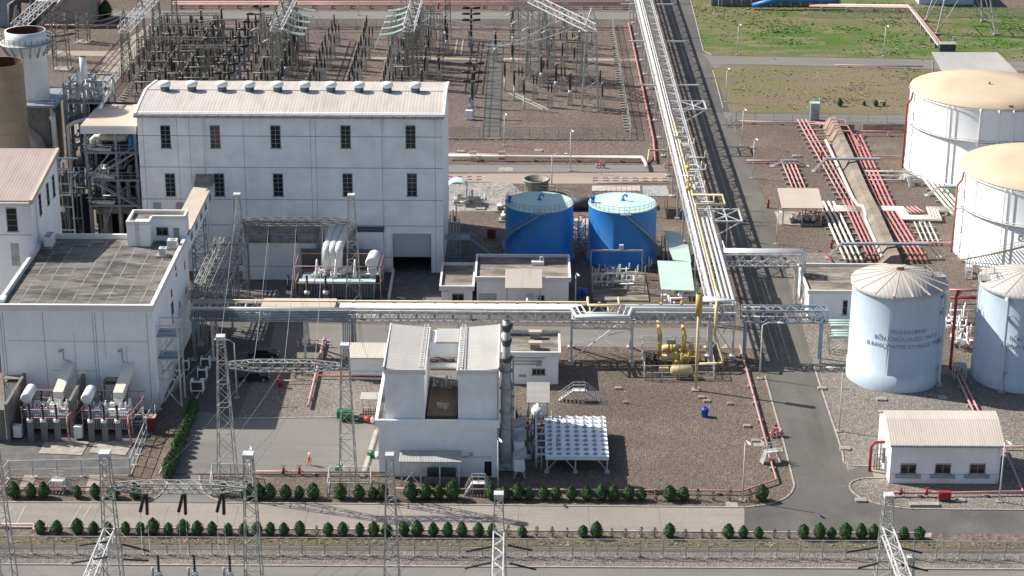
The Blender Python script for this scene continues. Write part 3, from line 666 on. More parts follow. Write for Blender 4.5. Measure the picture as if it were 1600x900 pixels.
MB().box(ax0 - 2, ax1, AY + 14.5, AY + 14.7, 0, azf).build('back_wall', 'dark', t)
# ================================================================== stacks and heat recovery plant
def clutter(m, x0, x1, y0, y1, z0, z1, n, rmax=.3, seed=1):
    r = random.Random(seed)
    for k in range(n):
        x, y, z = r.uniform(x0, x1), r.uniform(y0, y1), r.uniform(z0, z1 - 1); q = r.uniform(.06, rmax); a = r.uniform(1.0, 3.5); i = k % 4
        if i == 0: m.tube([(x, y, z), (x + a, y, z), (x + a, y, min(z1, z + a))], q, 6)
        elif i == 1: m.tube([(x, y, z0), (x, y, z1 - r.uniform(0, 1))], q, 6)
        elif i == 2: m.cbox((x, y, z), q * 5, q * 4, q * 4)
        else: m.tube([(x, y, z), (x, y + a, z), (x, y + a, z - min(1.0, z - z0))], q, 6)
    return m
sxp, syp = -84.6, 332.0; szt = GY(42, 47, syp).z; szb = GY(45, 150, syp).z
t = thing('white_stack', 'white cylindrical exhaust stack with a ring walkway below its sooty mouth', 'chimney', (sxp, syp, 0))
MB().lathe(sxp, syp, [(3.3, szb - 4), (3.3, szt - 2.5), (3.45, szt - 2.4), (3.45, szt), (3.2, szt)], 40).build('shell', 'stackw', t)
MB().lathe(sxp, syp, [(3.2, szt + .01), (3.15, szt - 6), (0, szt - 6)], 32).build('sooty_flue', 'rust', t)
m = MB().lathe(sxp, syp, [(3.4, szt - 2.0), (4.5, szt - 2.0), (4.5, szt - 2.15), (3.4, szt - 2.15)], 36); w = m.build('ring_walkway', 'steel', t)
m = MB(); pts = [(sxp + 4.45 * math.cos(a), syp + 4.45 * math.sin(a), szt - 2.0) for a in [k * math.pi / 14 for k in range(29)]]; m.rail(pts, 1.1, .06, 1.2); m.build('railing', 'steel', w)
m = MB()
for k in range(16):
    a = k * math.pi / 8; m.bar((sxp + 3.3 * math.cos(a), syp + 3.3 * math.sin(a), szt - 4.2), (sxp + 4.4 * math.cos(a), syp + 4.4 * math.sin(a), szt - 2.2), .22)
m.build('walkway_bracket', 'steel_b', w)
m = MB(); m.box(sxp - 6, sxp + 5.4, syp - 5.5, syp + 6, szb - .6, szb - .2); dk = m.build('base_deck', 'steel_b', t)
MB().rail([(sxp - 6, syp - 5.5, szb - .2), (sxp + 5.4, syp - 5.5, szb - .2), (sxp + 5.4, syp + 6, szb - .2)], 1.1, .07, 1.6).build('railing', 'steel', dk)
m = MB()
for x in (sxp - 5.8, sxp + 4.6):
    for y in (syp - 5, syp + 5): m.bar((x, y, 0), (x, y, szb - .6), .5)
m.build('leg_frame', 'steel', t)
m = MB(); m.box(sxp - 5, sxp + 4.0, syp - 4.5, syp + 4.5, szb - 12, szb - .62); m.build('casing', 'wallgrey', t)
m = MB(); z1, z0 = szb - 3, szb - 11; m.hexa([(sxp - 6, syp - 7.5, z0), (sxp + 4.4, syp - 7.5, z0), (sxp + 4.4, syp - 4.6, z0), (sxp - 6, syp - 4.6, z0)], [(sxp - 6, syp - 5.0, z1), (sxp - .5, syp - 5.0, z1), (sxp + 2.5, syp - 4.6, z1 - 3), (sxp - 6, syp - 4.6, z1)]); m.build('sloped_duct', 'roof_r', t)
bx_, by_ = GY(-1, 97, 315).x, 315.0; bzt_ = GY(-1, 97, by_).z
t = thing('brown_stack', 'bare brown metal exhaust stack cut off by the left picture edge', 'chimney', (bx_, by_, 0))
MB().lathe(bx_, by_, [(3.75, 0), (3.75, bzt_ - .3), (3.82, bzt_ - .25), (3.82, bzt_), (3.6, bzt_)], 40).build('shell', 'stack', t)
MB().lathe(bx_, by_, [(3.62, bzt_ + .01), (3.55, bzt_ - 5), (0, bzt_ - 5)], 32).build('sooty_flue', 'rust', t)
m = MB()
for k in range(14): z = bzt_ - 2.2 - k * 2.3; m.lathe(bx_, by_, [(3.77, z), (3.80, z + .05), (3.77, z + .1)], 36)
m.build('seam_ring', 'stack', t)
# the steel structure behind the gallery
hx0, hx1 = -78.6, -70.6
t = thing('boiler_frame', 'tangle of blue grey boiler steelwork, pipes and vessels beside the white stack', 'boiler', (hx0, 337, 0))
m = MB(); hy0 = 331
for x in (hx0, hx0 + 3.4, hx0 + 6.6):
    for y in (hy0, hy0 + 5, hy0 + 10): m.bar((x, y, 0), (x, y, 29 - (x - hx0) * .3), .32)
for z in (9, 14, 18, 22, 25.5, 28):
    for y in (hy0, hy0 + 5, hy0 + 10): m.bar((hx0, y, z), (hx0 + 6.6, y, z), .28)
    for x in (hx0, hx0 + 3.4, hx0 + 6.6): m.bar((x, hy0, z), (x, hy0 + 10, z), .28)
for z in (9, 18): m.bar((hx0, hy0, z), (hx0 + 3.4, hy0, z + 4), .2); m.bar((hx0 + 6.6, hy0, z), (hx0 + 3.4, hy0, z + 4), .2)
m.build('frame', 'steel_b', t)
for z in (14, 22, 25.5): MB().box(hx0, hx0 + 6.6, hy0, hy0 + 10, z + .15, z + .22).build('deck', 'dsteel', t)
m = MB()
for z in (14, 22, 25.5): m.rail([(hx0, hy0, z + .2), (hx0 + 6.6, hy0, z + .2), (hx0 + 6.6, hy0 + 10, z + .2)], 1.1, .07, 1.2)
m.build('railing', 'steel', t)
clutter(MB(), hx0, hx0 + 6, hy0, hy0 + 9, 14, 29, 60, .3, 3).build('upper_piping', 'steel', t)
clutter(MB(), hx0, hx0 + 6, hy0, hy0 + 9, 1, 14, 40, .35, 4).build('lower_piping', 'dsteel', t)
x, y = GY(130, 100, 336).x, 336; z = GY(130, 88, 336).z
m = MB().cyl(x, y, z - 4, z - .1, .62, n=16); m.build('silencer', 'stackw', t); MB().cyl(x, y, z - .1, z, .5, n=14).build('silencer_mouth', 'dark', t)
m = MB().cyl(x - .3, y - 3, z - 5, z - 2.2, .5, n=14); m.build('silencer', 'stackw', t)
for px, a in ((82, 0), (103, 1)):
    x = GY(px, 190, 327).x; z = GY(px, 182, 327).z
    MB().tube([(x - .6 + a * 3.6, 330, z - .3), (x + a * .9, 327, z - .2), (x + .2, 327, z - .8), (x + .5, 327, 6)] if not a else [(x + 6.5, 333, z + 3), (x + 4.5, 329, z - .6), (x + 1.3, 327, z - 1.1), (x + .3, 327, z - 1.8), (x + .3, 327, 6)], .42 - .1 * a, 10).build('big_pipe', 'pipe_w', t)
t = thing('piping_tower', 'low dark steel pipe frame standing between the brown stack and the pipe gallery', 'steel frame', (-80, 312, 0))
m = MB()
for x in (-80.5, -76.5, -74):
    for y in (312, 318): m.bar((x, y, 0), (x, y, 20.5 - (x + 80.5) * .4), .25)
for z in (5, 9, 13, 17, 19.5):
    for y in (312, 318): m.bar((-80.5, y, z), (-74, y, z), .22)
m.build('frame', 'steel_b', t); clutter(MB(), -80.5, -74, 312, 318, 1, 19, 46, .32, 8).build('piping', 'dsteel', t)
clutter(MB(), -80.5, -75, 310, 317, 12, 19.5, 26, .22, 9).build('upper_piping', 'steel', t)
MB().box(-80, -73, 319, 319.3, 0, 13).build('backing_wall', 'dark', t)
# ================================================================== tanks
def wrap_text(lines, cx, cy, R, ang, z, size, mat, parent, gap=1.35):
    for i, ln in enumerate(lines):
        cu = bpy.data.curves.new('lettering', 'FONT'); cu.body = ln; cu.size = size; cu.align_x = 'CENTER'; cu.resolution_u = 2; cu.offset = .012
        ob = bpy.data.objects.new('lettering', cu); COL.objects.link(ob)
        me = bpy.data.meshes.new_from_object(ob.evaluated_get(bpy.context.evaluated_depsgraph_get()))
        bpy.data.objects.remove(ob); bpy.data.curves.remove(cu)
        off = OFF[parent.name]
        for v in me.vertices:
            a = ang + v.co.x / R; zz = z - i * size * gap + v.co.y
            v.co = (cx + (R + .03) * math.cos(a) - off.x, cy + (R + .03) * math.sin(a) - off.y, zz - off.z)
        o = bpy.data.objects.new('lettering', me); COL.objects.link(o); o.parent = parent; OFF[o.name] = off; me.materials.append(M[mat])
def ring_rail(cx, cy, R, z, h=1.05, n=40, a0=0, a1=2 * math.pi, w=.05):
    m = MB(); pts = [(cx + R * math.cos(a0 + (a1 - a0) * k / n), cy + R * math.sin(a0 + (a1 - a0) * k / n), z) for k in range(n + 1)]
    return m.rail(pts, h, w, 3)
def blue_tank(px, py, R, ptop, label, a0, a1):
    c = G(px, py); H = hz(px, py, ptop); t = thing('blue_tank', label, 'tank', c, 'blue storage tanks behind the flat roofed office')
    MB().lathe(c.x, c.y, [(R + .35, .0), (R + .35, .35), (R, .351), (R, H)], 64).build('shell', 'blue', t)
    MB().lathe(c.x, c.y, [(R + .06, H - .05), (R + .06, H + .06), (R - .1, H + .08), (0, H + .5)], 64).build('roof', 'aqua', t)
    ring_rail(c.x, c.y, R - .05, H + .06).build('railing', 'steel_b', t)
    MB().tube([(c.x, c.y, H + .4), (c.x, c.y, H + 1.2), (c.x + .35, c.y, H + 1.5), (c.x + .7, c.y, H + 1.3), (c.x + .7, c.y, H + 1.05)], .14, 8).build('vent_hood', 'blue', t)
    MB().cyl(c.x, c.y, H + .45, H + .7, .45, .3, 14).build('vent_base', 'blue', t)
    for a in ((-.02, 3.0) if a0 < 0 else (3.2,)):
        m = MB(); q = (c.x + (R - .7) * math.cos(a), c.y + (R - .7) * math.sin(a)); m.cyl(q[0], q[1], H + .1, H + .9, .3, n=10); m.cbox((q[0], q[1], H + .9), .8, .5, .35); m.build('roof_fitting', 'blue', t)
    n = 16; m = MB(); rr = R + .5; up = Vector((0, 0, 1.0)); prev = None   # spiral stair
    aS, aE = a0, a1
    for k in range(n * 3 + 1):
        a = aS + (aE - aS) * k / (n * 3); z = .4 + (H - .4) * k / (n * 3)
        i = vec(c.x + (R + .08) * math.cos(a), c.y + (R + .08) * math.sin(a), z); o = vec(c.x + (R + .85) * math.cos(a), c.y + (R + .85) * math.sin(a), z)
        m.bar(i, o, .26, .05)
        if prev and k % 2 == 0:
            m.bar(prev, o, .07, .24); m.bar(prev + up, o + up, .06); m.bar(o, o + up, .05)
        if k % 2 == 0: prev = o
    m.build('spiral_stair', 'steel_b', t)
    m = MB(); a = aE; m.cbox((c.x + (R + .5) * math.cos(a), c.y + (R + .5) * math.sin(a), H - .02), 1.8, 1.2, .1); m.build('stair_landing', 'steel_b', t)
    return c, H
b1, bh1 = blue_tank(842, 400, 5.85, 316, 'blue tank nearer the turbine hall with its pale roof partly in shadow', math.pi * 1.0 - .35, math.pi * 1.5 + .02)
b2, bh2 = blue_tank(971, 402, 5.85, 317, 'blue tank nearer the long pipe bridge with a sunlit pale roof', math.pi * 2 - .0, math.pi * 1.5 + .03)
def raw_tank(px, py, R, ptop, lines, label, la, lad):
    c = G(px, py); H = hz(px, py, ptop); t = thing('water_tank', label, 'tank', c, 'pale blue water tanks')
    MB().lathe(c.x, c.y, [(R + .12, 0), (R + .12, 2.6), (R, 2.62), (R, H)], 72).build('shell', 'paleblue', t)
    # cone roof: 24 separate ribs lie on it
    MB().lathe(c.x, c.y, [(R + .25, H - .55), (R + .28, H), (.6, H + 1.7), (0, H + 1.75)], 72).build('roof', 'cone', t)
    m = MB()
    for k in range(16):
        a = k * math.pi / 8 + .1; u = vec(math.cos(a), math.sin(a), 0); v = vec(-u.y, u.x, 0)
        p0 = c + u * (R + .3) + vec(0, 0, H + .03); p1 = c + u * .5 + vec(0, 0, H + 1.75)
        m.hexa([p0 - v * .2, p0 + v * .2, p1 + v * .08, p1 - v * .08], [p0 - v * .2 + vec(0, 0, .03), p0 + v * .2 + vec(0, 0, .03), p1 + v * .08 + vec(0, 0, .03), p1 - v * .08 + vec(0, 0, .03)])
    m.build('roof_rib', 'roof_c', t)
    m = MB().cyl(c.x, c.y, H + 1.65, H + 1.9, .7, .5, 14); m.tube([(c.x - .5, c.y, H + 1.95), (c.x + .5, c.y, H + 1.95)], .1, 6); m.build('apex_vent', 'rust', t)
    a = lad; u = vec(math.cos(a), math.sin(a), 0); v = vec(-u.y, u.x, 0); m = MB()
    for s in (-.3, .3): m.bar(c + u * (R + .3) + v * s, c + u * (R + .3) + v * s + vec(0, 0, H + 1), .06)
    for k in range(40): z = .4 + k * H / 40; m.bar(c + u * (R + .3) - v * .3 + vec(0, 0, z), c + u * (R + .3) + v * .3 + vec(0, 0, z), .04)
    for k in range(10):
        z = 2.5 + k * (H - 2) / 10; pr = [c + u * (R + .3 + .75 * math.sin(b)) + v * .45 * math.cos(b) + vec(0, 0, z) for b in [j * math.pi / 6 for j in range(7)]]; m.tube(pr, .03, 4)
    m.build('caged_ladder', 'steel', t)
    m = MB(); q = c + u * (R - .9); m.cbox((q.x, q.y, H + .25), 2.4, 2.2, .12, a); m.rail([q + u * 1.2 - v * 1.2 + vec(0, 0, H + .35), q - u * 1.2 - v * 1.2 + vec(0, 0, H + .35), q - u * 1.2 + v * 1.2 + vec(0, 0, H + .35), q + u * 1.2 + v * 1.2 + vec(0, 0, H + .35)], 1.2, .07, .8); m.build('roof_landing', 'steel', t)
    a = la + 1.02 if la > 4.5 else la - .75; u = vec(math.cos(a), math.sin(a), 0); a2 = -math.pi / 2 + (.95 if R else 0)
    u = vec(math.cos(a2), math.sin(a2), 0) if la < 0 else vec(math.cos(-math.pi / 2 - .62), math.sin(-math.pi / 2 - .62), 0); v = vec(-u.y, u.x, 0)
    p = c + u * (R + .55); q = c + u * (R - .0)
    MB().tube([q + vec(0, 0, H - 1.2), p + vec(0, 0, H - .7), p + v * .3 + vec(0, 0, H - 1.3), p + v * .3 + vec(0, 0, 1.6), p + v * .5 + vec(0, 0, .7), p + v * .5 + u * .2 + vec(0, 0, .15)], .2, 8).build('overflow_pipe', 'paleblue', t)
    m = MB()
    for z in (2.6, 7, 11.5): m.bar(c + u * R + vec(0, 0, z), p + v * .3 + vec(0, 0, z), .25, .5); m.bar(c + u * R + v * .9 + vec(0, 0, z + .5), p + v * .3 + vec(0, 0, z), .12)
    m.build('pipe_bracket', 'steel_b', t); p = p + v * .5; MB().cbox((p.x, p.y, 0), 1.0, .8, .25).build('footing', 'padc', t)
    wrap_text(lines, c.x, c.y, R, la if la < 0 else la - 2 * math.pi, GY(px, py - 64, c.y - R).z, .86, 'text', t)
    return c, H
r1, rh = raw_tank(1394, 586, 6.75, 438, ['10GAD01BB101', 'BỒN CHỨA NƯỚC THÔ B', 'B RAW WATER STORAGE TANK'], 'pale blue water tank near the road with a fan shaped ribbed cone roof', -math.pi / 2 + .10, .25)
r2, _ = raw_tank(1590, 587, 6.75, 438, ['10GAD01BB102', 'BỒN CHỨA NƯỚC THÔ A', 'A RAW WATER STORAGE TANK'], 'pale blue water tank cut by the right picture edge beside its twin', 3 * math.pi / 2 + .25, math.pi - .0)
def white_tank(px, py, R, ptop, label, stair=False):
    c = G(px, py); H = hz(px, py, ptop); t = thing('white_tank', label, 'tank', c, 'white tanks with tan roofs')
    MB().lathe(c.x, c.y, [(R + .35, 0), (R + .35, .4), (R, .41), (R, H)], 96).build('shell', 'tankw', t)
    MB().lathe(c.x, c.y, [(R + .1, H - .12), (R + .1, H + .05), (R * .5, H + .75), (0, H + 1.0)], 96).build('roof', 'tan', t)
    m = MB().lathe(c.x, c.y, [(R + .02, H * .58), (R + .35, H * .58), (R + .35, H * .58 + .14), (R + .02, H * .58 + .14)], 96); m.build('wind_girder', 'steel', t)
    m = MB()
    for z in (H - .35, H * .58 + .5):
        pts = [(c.x + (R + .22) * math.cos(a), c.y + (R + .22) * math.sin(a), z) for a in [k * math.pi / 36 for k in range(73)]]; m.tube(pts, .06, 4)
    m.build('spray_ring', 'steel', t)
    for a in (3.55, 3.98, 4.05, 4.40, 4.62, 4.80):
        u = vec(math.cos(a), math.sin(a), 0); p = c + u * (R + .25)
        m = MB().tube([c + u * R * .99 + vec(0, 0, H - .5), p + vec(0, 0, H - .25), p + vec(0, 0, H - .8), p + vec(0, 0, .5)], .07 if a in (3.55, 3.98, 4.05) else .16, 6); m.build('down_pipe', 'tankw', t)
    MB().cyl(c.x - .2, c.y, H + .95, H + 1.5, .28, n=12).build('roof_vent', 'steel', t)
    m = MB().cyl(c.x + 1.0, c.y - R + 1.4, H + .1, H + .4, .4, n=12); m.build('roof_hatch', 'rust', t)
    a = math.pi + .13; u = vec(math.cos(a), math.sin(a), 0); p = c + u * (R + 1.2)
    MB().tube([p + vec(.9, 0, H - .2), p + vec(.7, 0, H - 1.6), p + vec(0, 0, H - 2.6), p + vec(0, 0, .5)], .2, 8).build('foam_pipe', 'red' if not stair else 'pipe_r', t)
    m = MB()
    for z in (2, 5.5, 8.5, 12): m.bar(p + vec(0, 0, z), c + u * R + vec(0, 0, z), .3, .12); m.bar(p + vec(0, 0, z), c + u * R + vec(0, 0, z - 1.4), .12)
    m.build('pipe_bracket', 'steel_w', t)
    if stair:
        m = MB(); prev = None; up = vec(0, 0, 1.1); a0, a1 = -2.80, -.75
        for k in range(61):
            a = a0 + (a1 - a0) * k / 60; z = .3 + (H - .2) * k / 60; i = c + vec((R + .1) * math.cos(a), (R + .1) * math.sin(a), z); o = c + vec((R + 1.25) * math.cos(a), (R + 1.25) * math.sin(a), z)
            m.bar(i, o, .3, .06)
            if prev: m.bar(prev, o, .08, .3); m.bar(prev + up, o + up, .06); m.bar(prev + up * .5, o + up * .5, .05); m.bar(o, o + up, .05)
            prev = o
        m.build('spiral_stair', 'steel_old', t)
        wrap_text(['DISTILLATE STORAGE TANK'], c.x, c.y, R, -math.pi / 2 + .02, GY(1575, 382, c.y - R).z, 1.35, 'textd', t)
    return c, H
wA, whA = white_tank(1535, 262, 15.2, 139, 'big white tank with a tan roof, farther back and taller in view of the two')
wB, whB = white_tank(1628, 393, 15.2, 262, 'nearer big white tank with a tan roof and a spiral stair at the picture edge', True)
# access stairs at the foot of the white tanks
def stile(px, py, label, dx=1.6, rot=0):
    c = G(px, py); t = thing('access_stair', label, 'stairs', c)
    ca, sa = math.cos(rot), math.sin(rot); u = vec(ca, sa, 0)
    MB().stair(c - u * (dx + 1.6), c - u * .8 + vec(0, 0, 1.7), 1.0, 7).build('flight', 'steel_w', t)
    MB().stair(c + u * (dx + 1.6), c + u * .8 + vec(0, 0, 1.7), 1.0, 7).build('flight', 'steel_w', t)
    MB().cbox((c.x, c.y, 1.65), 1.7, 1.1, .08, rot).build('landing', 'steel_w', t)
    v = vec(-sa, ca, 0) * .5; m = MB()
    for s in (-1, 1): m.rail([c - u * .8 + v * s + vec(0, 0, 1.7), c + u * .8 + v * s + vec(0, 0, 1.7)], 1.0, .06, .8)
    for sx in (-1, 1):
        for s in (-1, 1): m.bar(c + u * .75 * sx + v * s, c + u * .75 * sx + v * s + vec(0, 0, 1.7), .09)
    m.build('railing', 'steel_w', t); return t
stile(1416, 287, 'grey crossover stair at the foot of the farther white tank', .6, 1.9)
stile(1513, 430, 'grey crossover stair at the foot of the nearer white tank', .5, 1.4)
stile(905, 626, 'white crossover stair spanning pipes on the gravel behind the fan cooler', 1.4)
stile(1204, 722, 'pale crossover stair over the red main beside the asphalt road', -.3, .3)
stile(748, 772, 'white crossover stair beside the shrubs in front of the generator house', .2)
stile(92, 768, 'bluish crossover stair among shrubs in front of the transformer yard', .4)
# ================================================================== generator house with its two tall intake blocks
Y0 = G(690, 745).y; X0, X1 = GY(592, 700, Y0).x, GY(778, 700, Y0).x; ZD = GY(690, 660, Y0).z; DP = 15.5
gh = thing('generator_house', 'white generator house carrying two tall blocks with grey ribbed roofs', 'building', (X0, Y0, 0))
m = MB(); m.box(X0, X1, Y0, Y0 + DP + 2, 0, ZD - .1); m.build('wall', 'white', gh)
MB().box(X0 - .1, X1 - .3, Y0 - .1, Y0 + DP + 2, ZD - .09, ZD - .02).build('flat_roof', 'slab', gh)
m = MB(); m.box(X0 - .45, X1 + .25, Y0 - .4, Y0 - .02, ZD - .55, ZD + .45); m.box(X0 - .45, X0 - .1, Y0 - .02, Y0 + DP + 2, ZD - .55, ZD + .45); m.build('parapet', 'white2', gh)
ZT = GY(630, 579, Y0).z
for i, (pa, pb) in enumerate(((599, 664), (714, 779))):
    xa, xb = GY(pa, 579, Y0 + .3).x, GY(pb, 579, Y0 + .3).x; ya, yb = Y0 + .3, Y0 + DP
    k = MB().box(xa + .12, xb - .12, ya, yb, ZD, ZT - .3).build('intake_block', 'white', gh)
    z0, z1 = ZT - (.0 if i else .0), ZT + .15; sl = (-.28, .28) if i == 0 else (.28, -.28)
    MB().hexa([(xa, ya - .15, z0 - .3 - sl[0]), (xb, ya - .15, z0 - .3 - sl[1]), (xb, yb, z1 - .3 - sl[1]), (xa, yb, z1 - .3 - sl[0])], [(xa, ya - .15, z0 - sl[0]), (xb, ya - .15, z0 - sl[1]), (xb, yb, z1 - sl[1]), (xa, yb, z1 - sl[0])]).build('block_roof', 'roof_g', k)
    m = MB()
    for x in (xa - .06, xb - .12): m.box(x, x + .18, ya - .2, yb + .05, z0 - .42 - (sl[0] if x < xa else sl[1]), z0 + .2 - (sl[0] if x < xa else sl[1]))
    m.box(xa, xb, ya - .24, ya - .16, z0 - .5, z0 + .1); m.build('verge_trim', 'trim', k)
    xr = xb - .75 if i == 0 else xa + .2; m = MB(); m.box(xr, xr + .1, ya, yb, z1 + .12, z1 + .22); m.box(xr + .45, xr + .55, ya, yb, z1 + .12, z1 + .22)
    for q in range(18): y = ya + .4 + q * (yb - ya - .8) / 17; m.box(xr, xr + .55, y - .06, y + .06, z1 + .0, z1 + .13)
    m.build('cable_ladder', 'steel_w', k)
xa, xb = GY(664, 579, Y0).x + .15, GY(714, 579, Y0).x - .15
p = MB().hexa([(xa, Y0 + 11, ZT - 2.6), (xb, Y0 + 11, ZT - 2.6), (xb, Y0 + DP, ZT - 2.6), (xa, Y0 + DP, ZT - 2.6)], [(xa, Y0 + 11, ZT - .5), (xb, Y0 + 11, ZT - .5), (xb, Y0 + DP, ZT - .5), (xa, Y0 + DP, ZT - .5)])
p.build('link_block', 'white2', gh); MB().box(xa + .8, xb, Y0 + 10.6, Y0 + DP, ZT - .49, ZT - .25).build('link_roof', 'roof_g', gh)
MB().tube([(xa, Y0 + 9.5, ZT - 3.3), (xb, Y0 + 9.5, ZT - 3.3)], .45, 12).build('cross_duct', 'pipe_w', gh)
MB().box(xa, xb, Y0 + 1, Y0 + 10.8, ZD, ZD + .5).build('sooty_hood', paint('soot_brown', (.115, .082, .058), .95, .3, .4, .4, 0, (.05, .04, .03), .6), gh)
m = MB()
for k in range(4): m.box(xa + 1.2 + k * .35, xa + 1.4 + k * .35, Y0 + 4 - k * .35, Y0 + 4.2 - k * .35, ZD + .5, ZD + 1.1); m.box(xa + 1.2, xa + 2.8, Y0 + 4.3 - k * .5, Y0 + 4.34 - k * .5, ZD + .8, ZD + .84)
m.build('roof_step', 'steel_w', gh); clutter(MB(), xa + .4, xb - 1.5, Y0 + 9.8, Y0 + 10.9, ZD + .5, ZD + 2.4, 10, .09, 5).build('roof_piping', 'steel', gh)
xa, xb = GY(757, 731, Y0).x, GY(768, 731, Y0).x; MB().box(xa, xb, Y0 - .06, Y0 + .01, .15, GY(760, 721, Y0).z).build('door', 'dark', gh)
x = GY(738, 710, Y0).x; MB().tube([(x - .4, Y0 - .5, 3.6), (x, Y0 - .5, 3.8), (x, Y0 - .06, 3.2), (x - 1.5, Y0 - .06, 2.9), (x + 2.5, Y0 - .06, 3.0)], .05, 6).build('wall_lamp', 'joint', gh)
MB().box(X1 - .1, X1 + .04, Y0 - .04, Y0 + .1, 0, ZT).build('corner_pipe', 'joint', gh)
# leaning kerb wall left of the house
MB().hexa([(X0 - 2.6, Y0 - .6, 0), (X0 - 1.9, Y0 - .6, 0), (X0 - 1.1, Y0 + 14, 0), (X0 - 1.8, Y0 + 14, 0)], [(X0 - 2.5, Y0 - .6, .35), (X0 - 2.0, Y0 - .6, .35), (X0 - 1.2, Y0 + 14, .35), (X0 - 1.7, Y0 + 14, .35)]).build('low_wall', 'kerb', None, 'low pale concrete wall along the left foot of the generator house', 'low wall')
# ---- lean-to in front
cx0, cx1 = GY(624, 712, Y0 - 2).x, GY(721, 712, Y0 - 2).x; yf = Y0 - 3.6; zf = GY(670, 721.5, yf).z; zb = GY(670, 702, Y0 - .1).z
t = thing('lean_to', 'small open lean-to with a grey ribbed roof in front of the generator house', 'shelter', (cx0, yf, 0))
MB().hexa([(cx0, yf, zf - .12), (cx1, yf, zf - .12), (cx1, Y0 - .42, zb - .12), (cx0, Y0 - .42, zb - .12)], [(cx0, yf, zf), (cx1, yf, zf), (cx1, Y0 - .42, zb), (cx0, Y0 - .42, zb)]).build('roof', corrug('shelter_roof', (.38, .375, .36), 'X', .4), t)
for k in range(4): x = cx0 + .3 + k * (cx1 - cx0 - .6) / 3; MB().box(x - .09, x + .09, yf + .3, yf + .48, 0, zf - .13).build('post', 'steel_w', t)
m = MB(); x = cx0 + .3; a = (cx1 - cx0 - .6) / 3; m.bar((x, yf + .39, .2), (x + a, yf + .39, zf - .4), .1); m.bar((x + a, yf + .39, .2), (x, yf + .39, zf - .4), .1); m.build('brace', 'steel_w', t)
MB().box(cx0 + 3.2, cx1 - .5, yf + 1.2, yf + 1.4, 0, 1.1).build('back_wall', 'wallgrey', t); MB().box(cx0 + 3.6, cx1 - .8, yf + 2.0, Y0 - .5, .0, 1.6).build('stored_equipment', 'dsteel', t)
# ---- exhaust pipe stack on the right of the house
cx, cy = GY(791, 640, Y0 + 3).x, Y0 + 3; zt = GY(792, 499, cy).z
t = thing('exhaust_stack', 'slender grey exhaust stack with flared dark collars beside the generator house', 'chimney', (cx, cy, 0))
zz = [GY(792, q, cy).z for q in (690, 596, 556, 533, 512)]
MB().lathe(cx, cy, [(.85, zz[0] - 3), (.85, zz[0]), (.75, zz[0] + .3), (.72, zz[1]), (.62, zz[1] + .4), (.58, zz[2]), (.52, zz[2] + .3), (.5, zz[4] + 1), (0, zz[4] + 1)], 20).build('shell', 'steel', t)
for z, r in ((zz[2] - .6, .8), (zz[3] - .2, .72), (zz[4], .85)): MB().lathe(cx, cy, [(.5, z - .5), (r, z + .35), (r, z + .5), (.4, z + .5)], 18).build('collar', 'dsteel', t)
MB().cyl(cx, cy, zz[4] + .9, zt, .34, n=14).build('tip', 'dsteel', t)
for z in (zz[1] + 1.5, zz[1] - 1, (zz[0] + zz[1]) / 2, zz[0] + 2): MB().lathe(cx, cy, [(.72, z), (.92, z), (.92, z + .14), (.6, z + .14)], 18).build('band', 'joint', t)
m = MB().tower(cx, cy, 0, zz[0] - 2.9, 2.0, 1.8, 3, .18, .12, True); m.build('leg_frame', 'steel_w', t)
m = MB(); m.box(cx + .8, cx + 1.0, cy - .3, cy + .3, 4, zz[2])
for k in range(7): m.box(cx + .6, cx + 1.1, cy - .45, cy + .45, zz[0] - 2 + k * 1.7, zz[0] - 1.9 + k * 1.7)
m.build('ladder', 'joint', t)
# ---- filter units (three white angular housings)
for i, py in enumerate((668, 690, 718)):
    c = GY(812, py, Y0 + 6 - i * 2.9); t = thing('filter_unit', '%s white angular filter housing beside the exhaust stack' % ('rearmost', 'middle', 'front')[i], 'filter', (c.x, c.y, 0), 'filter housings beside the exhaust stack')
    z = GY(812, py + 6, c.y).z
    MB().hexa([(c.x - .7, c.y - .7, z - .9), (c.x + .7, c.y - .7, z - .9), (c.x + .7, c.y + .7, z - .9), (c.x - .7, c.y + .7, z - .9)], [(c.x - .8, c.y - .8, z + .9), (c.x + .55, c.y - .8, z + .9), (c.x + .55, c.y + .8, z + 1.2), (c.x - .8, c.y + .8, z + 1.2)]).build('housing', 'white2', t)
    MB().hexa([(c.x - .9, c.y - .9, z + .92), (c.x + .9, c.y - .9, z + 1.2), (c.x + .9, c.y + .8, z + 1.5), (c.x - .9, c.y + .8, z + 1.22)], [(c.x - .9, c.y - .9, z + 1.0), (c.x + .9, c.y - .9, z + 1.9), (c.x + .9, c.y + .8, z + 2.1), (c.x - .9, c.y + .8, z + 1.3)]).build('hood', 'roof_g', t)
    m = MB()
    for sx in (-1, 1):
        for s in (-1, 1): m.bar((c.x + sx * .25, c.y + s * .4, z - .9), (c.x + sx * .8, c.y + s * .6, 0), .1)
    m.build('leg_frame', 'steel_w', t)
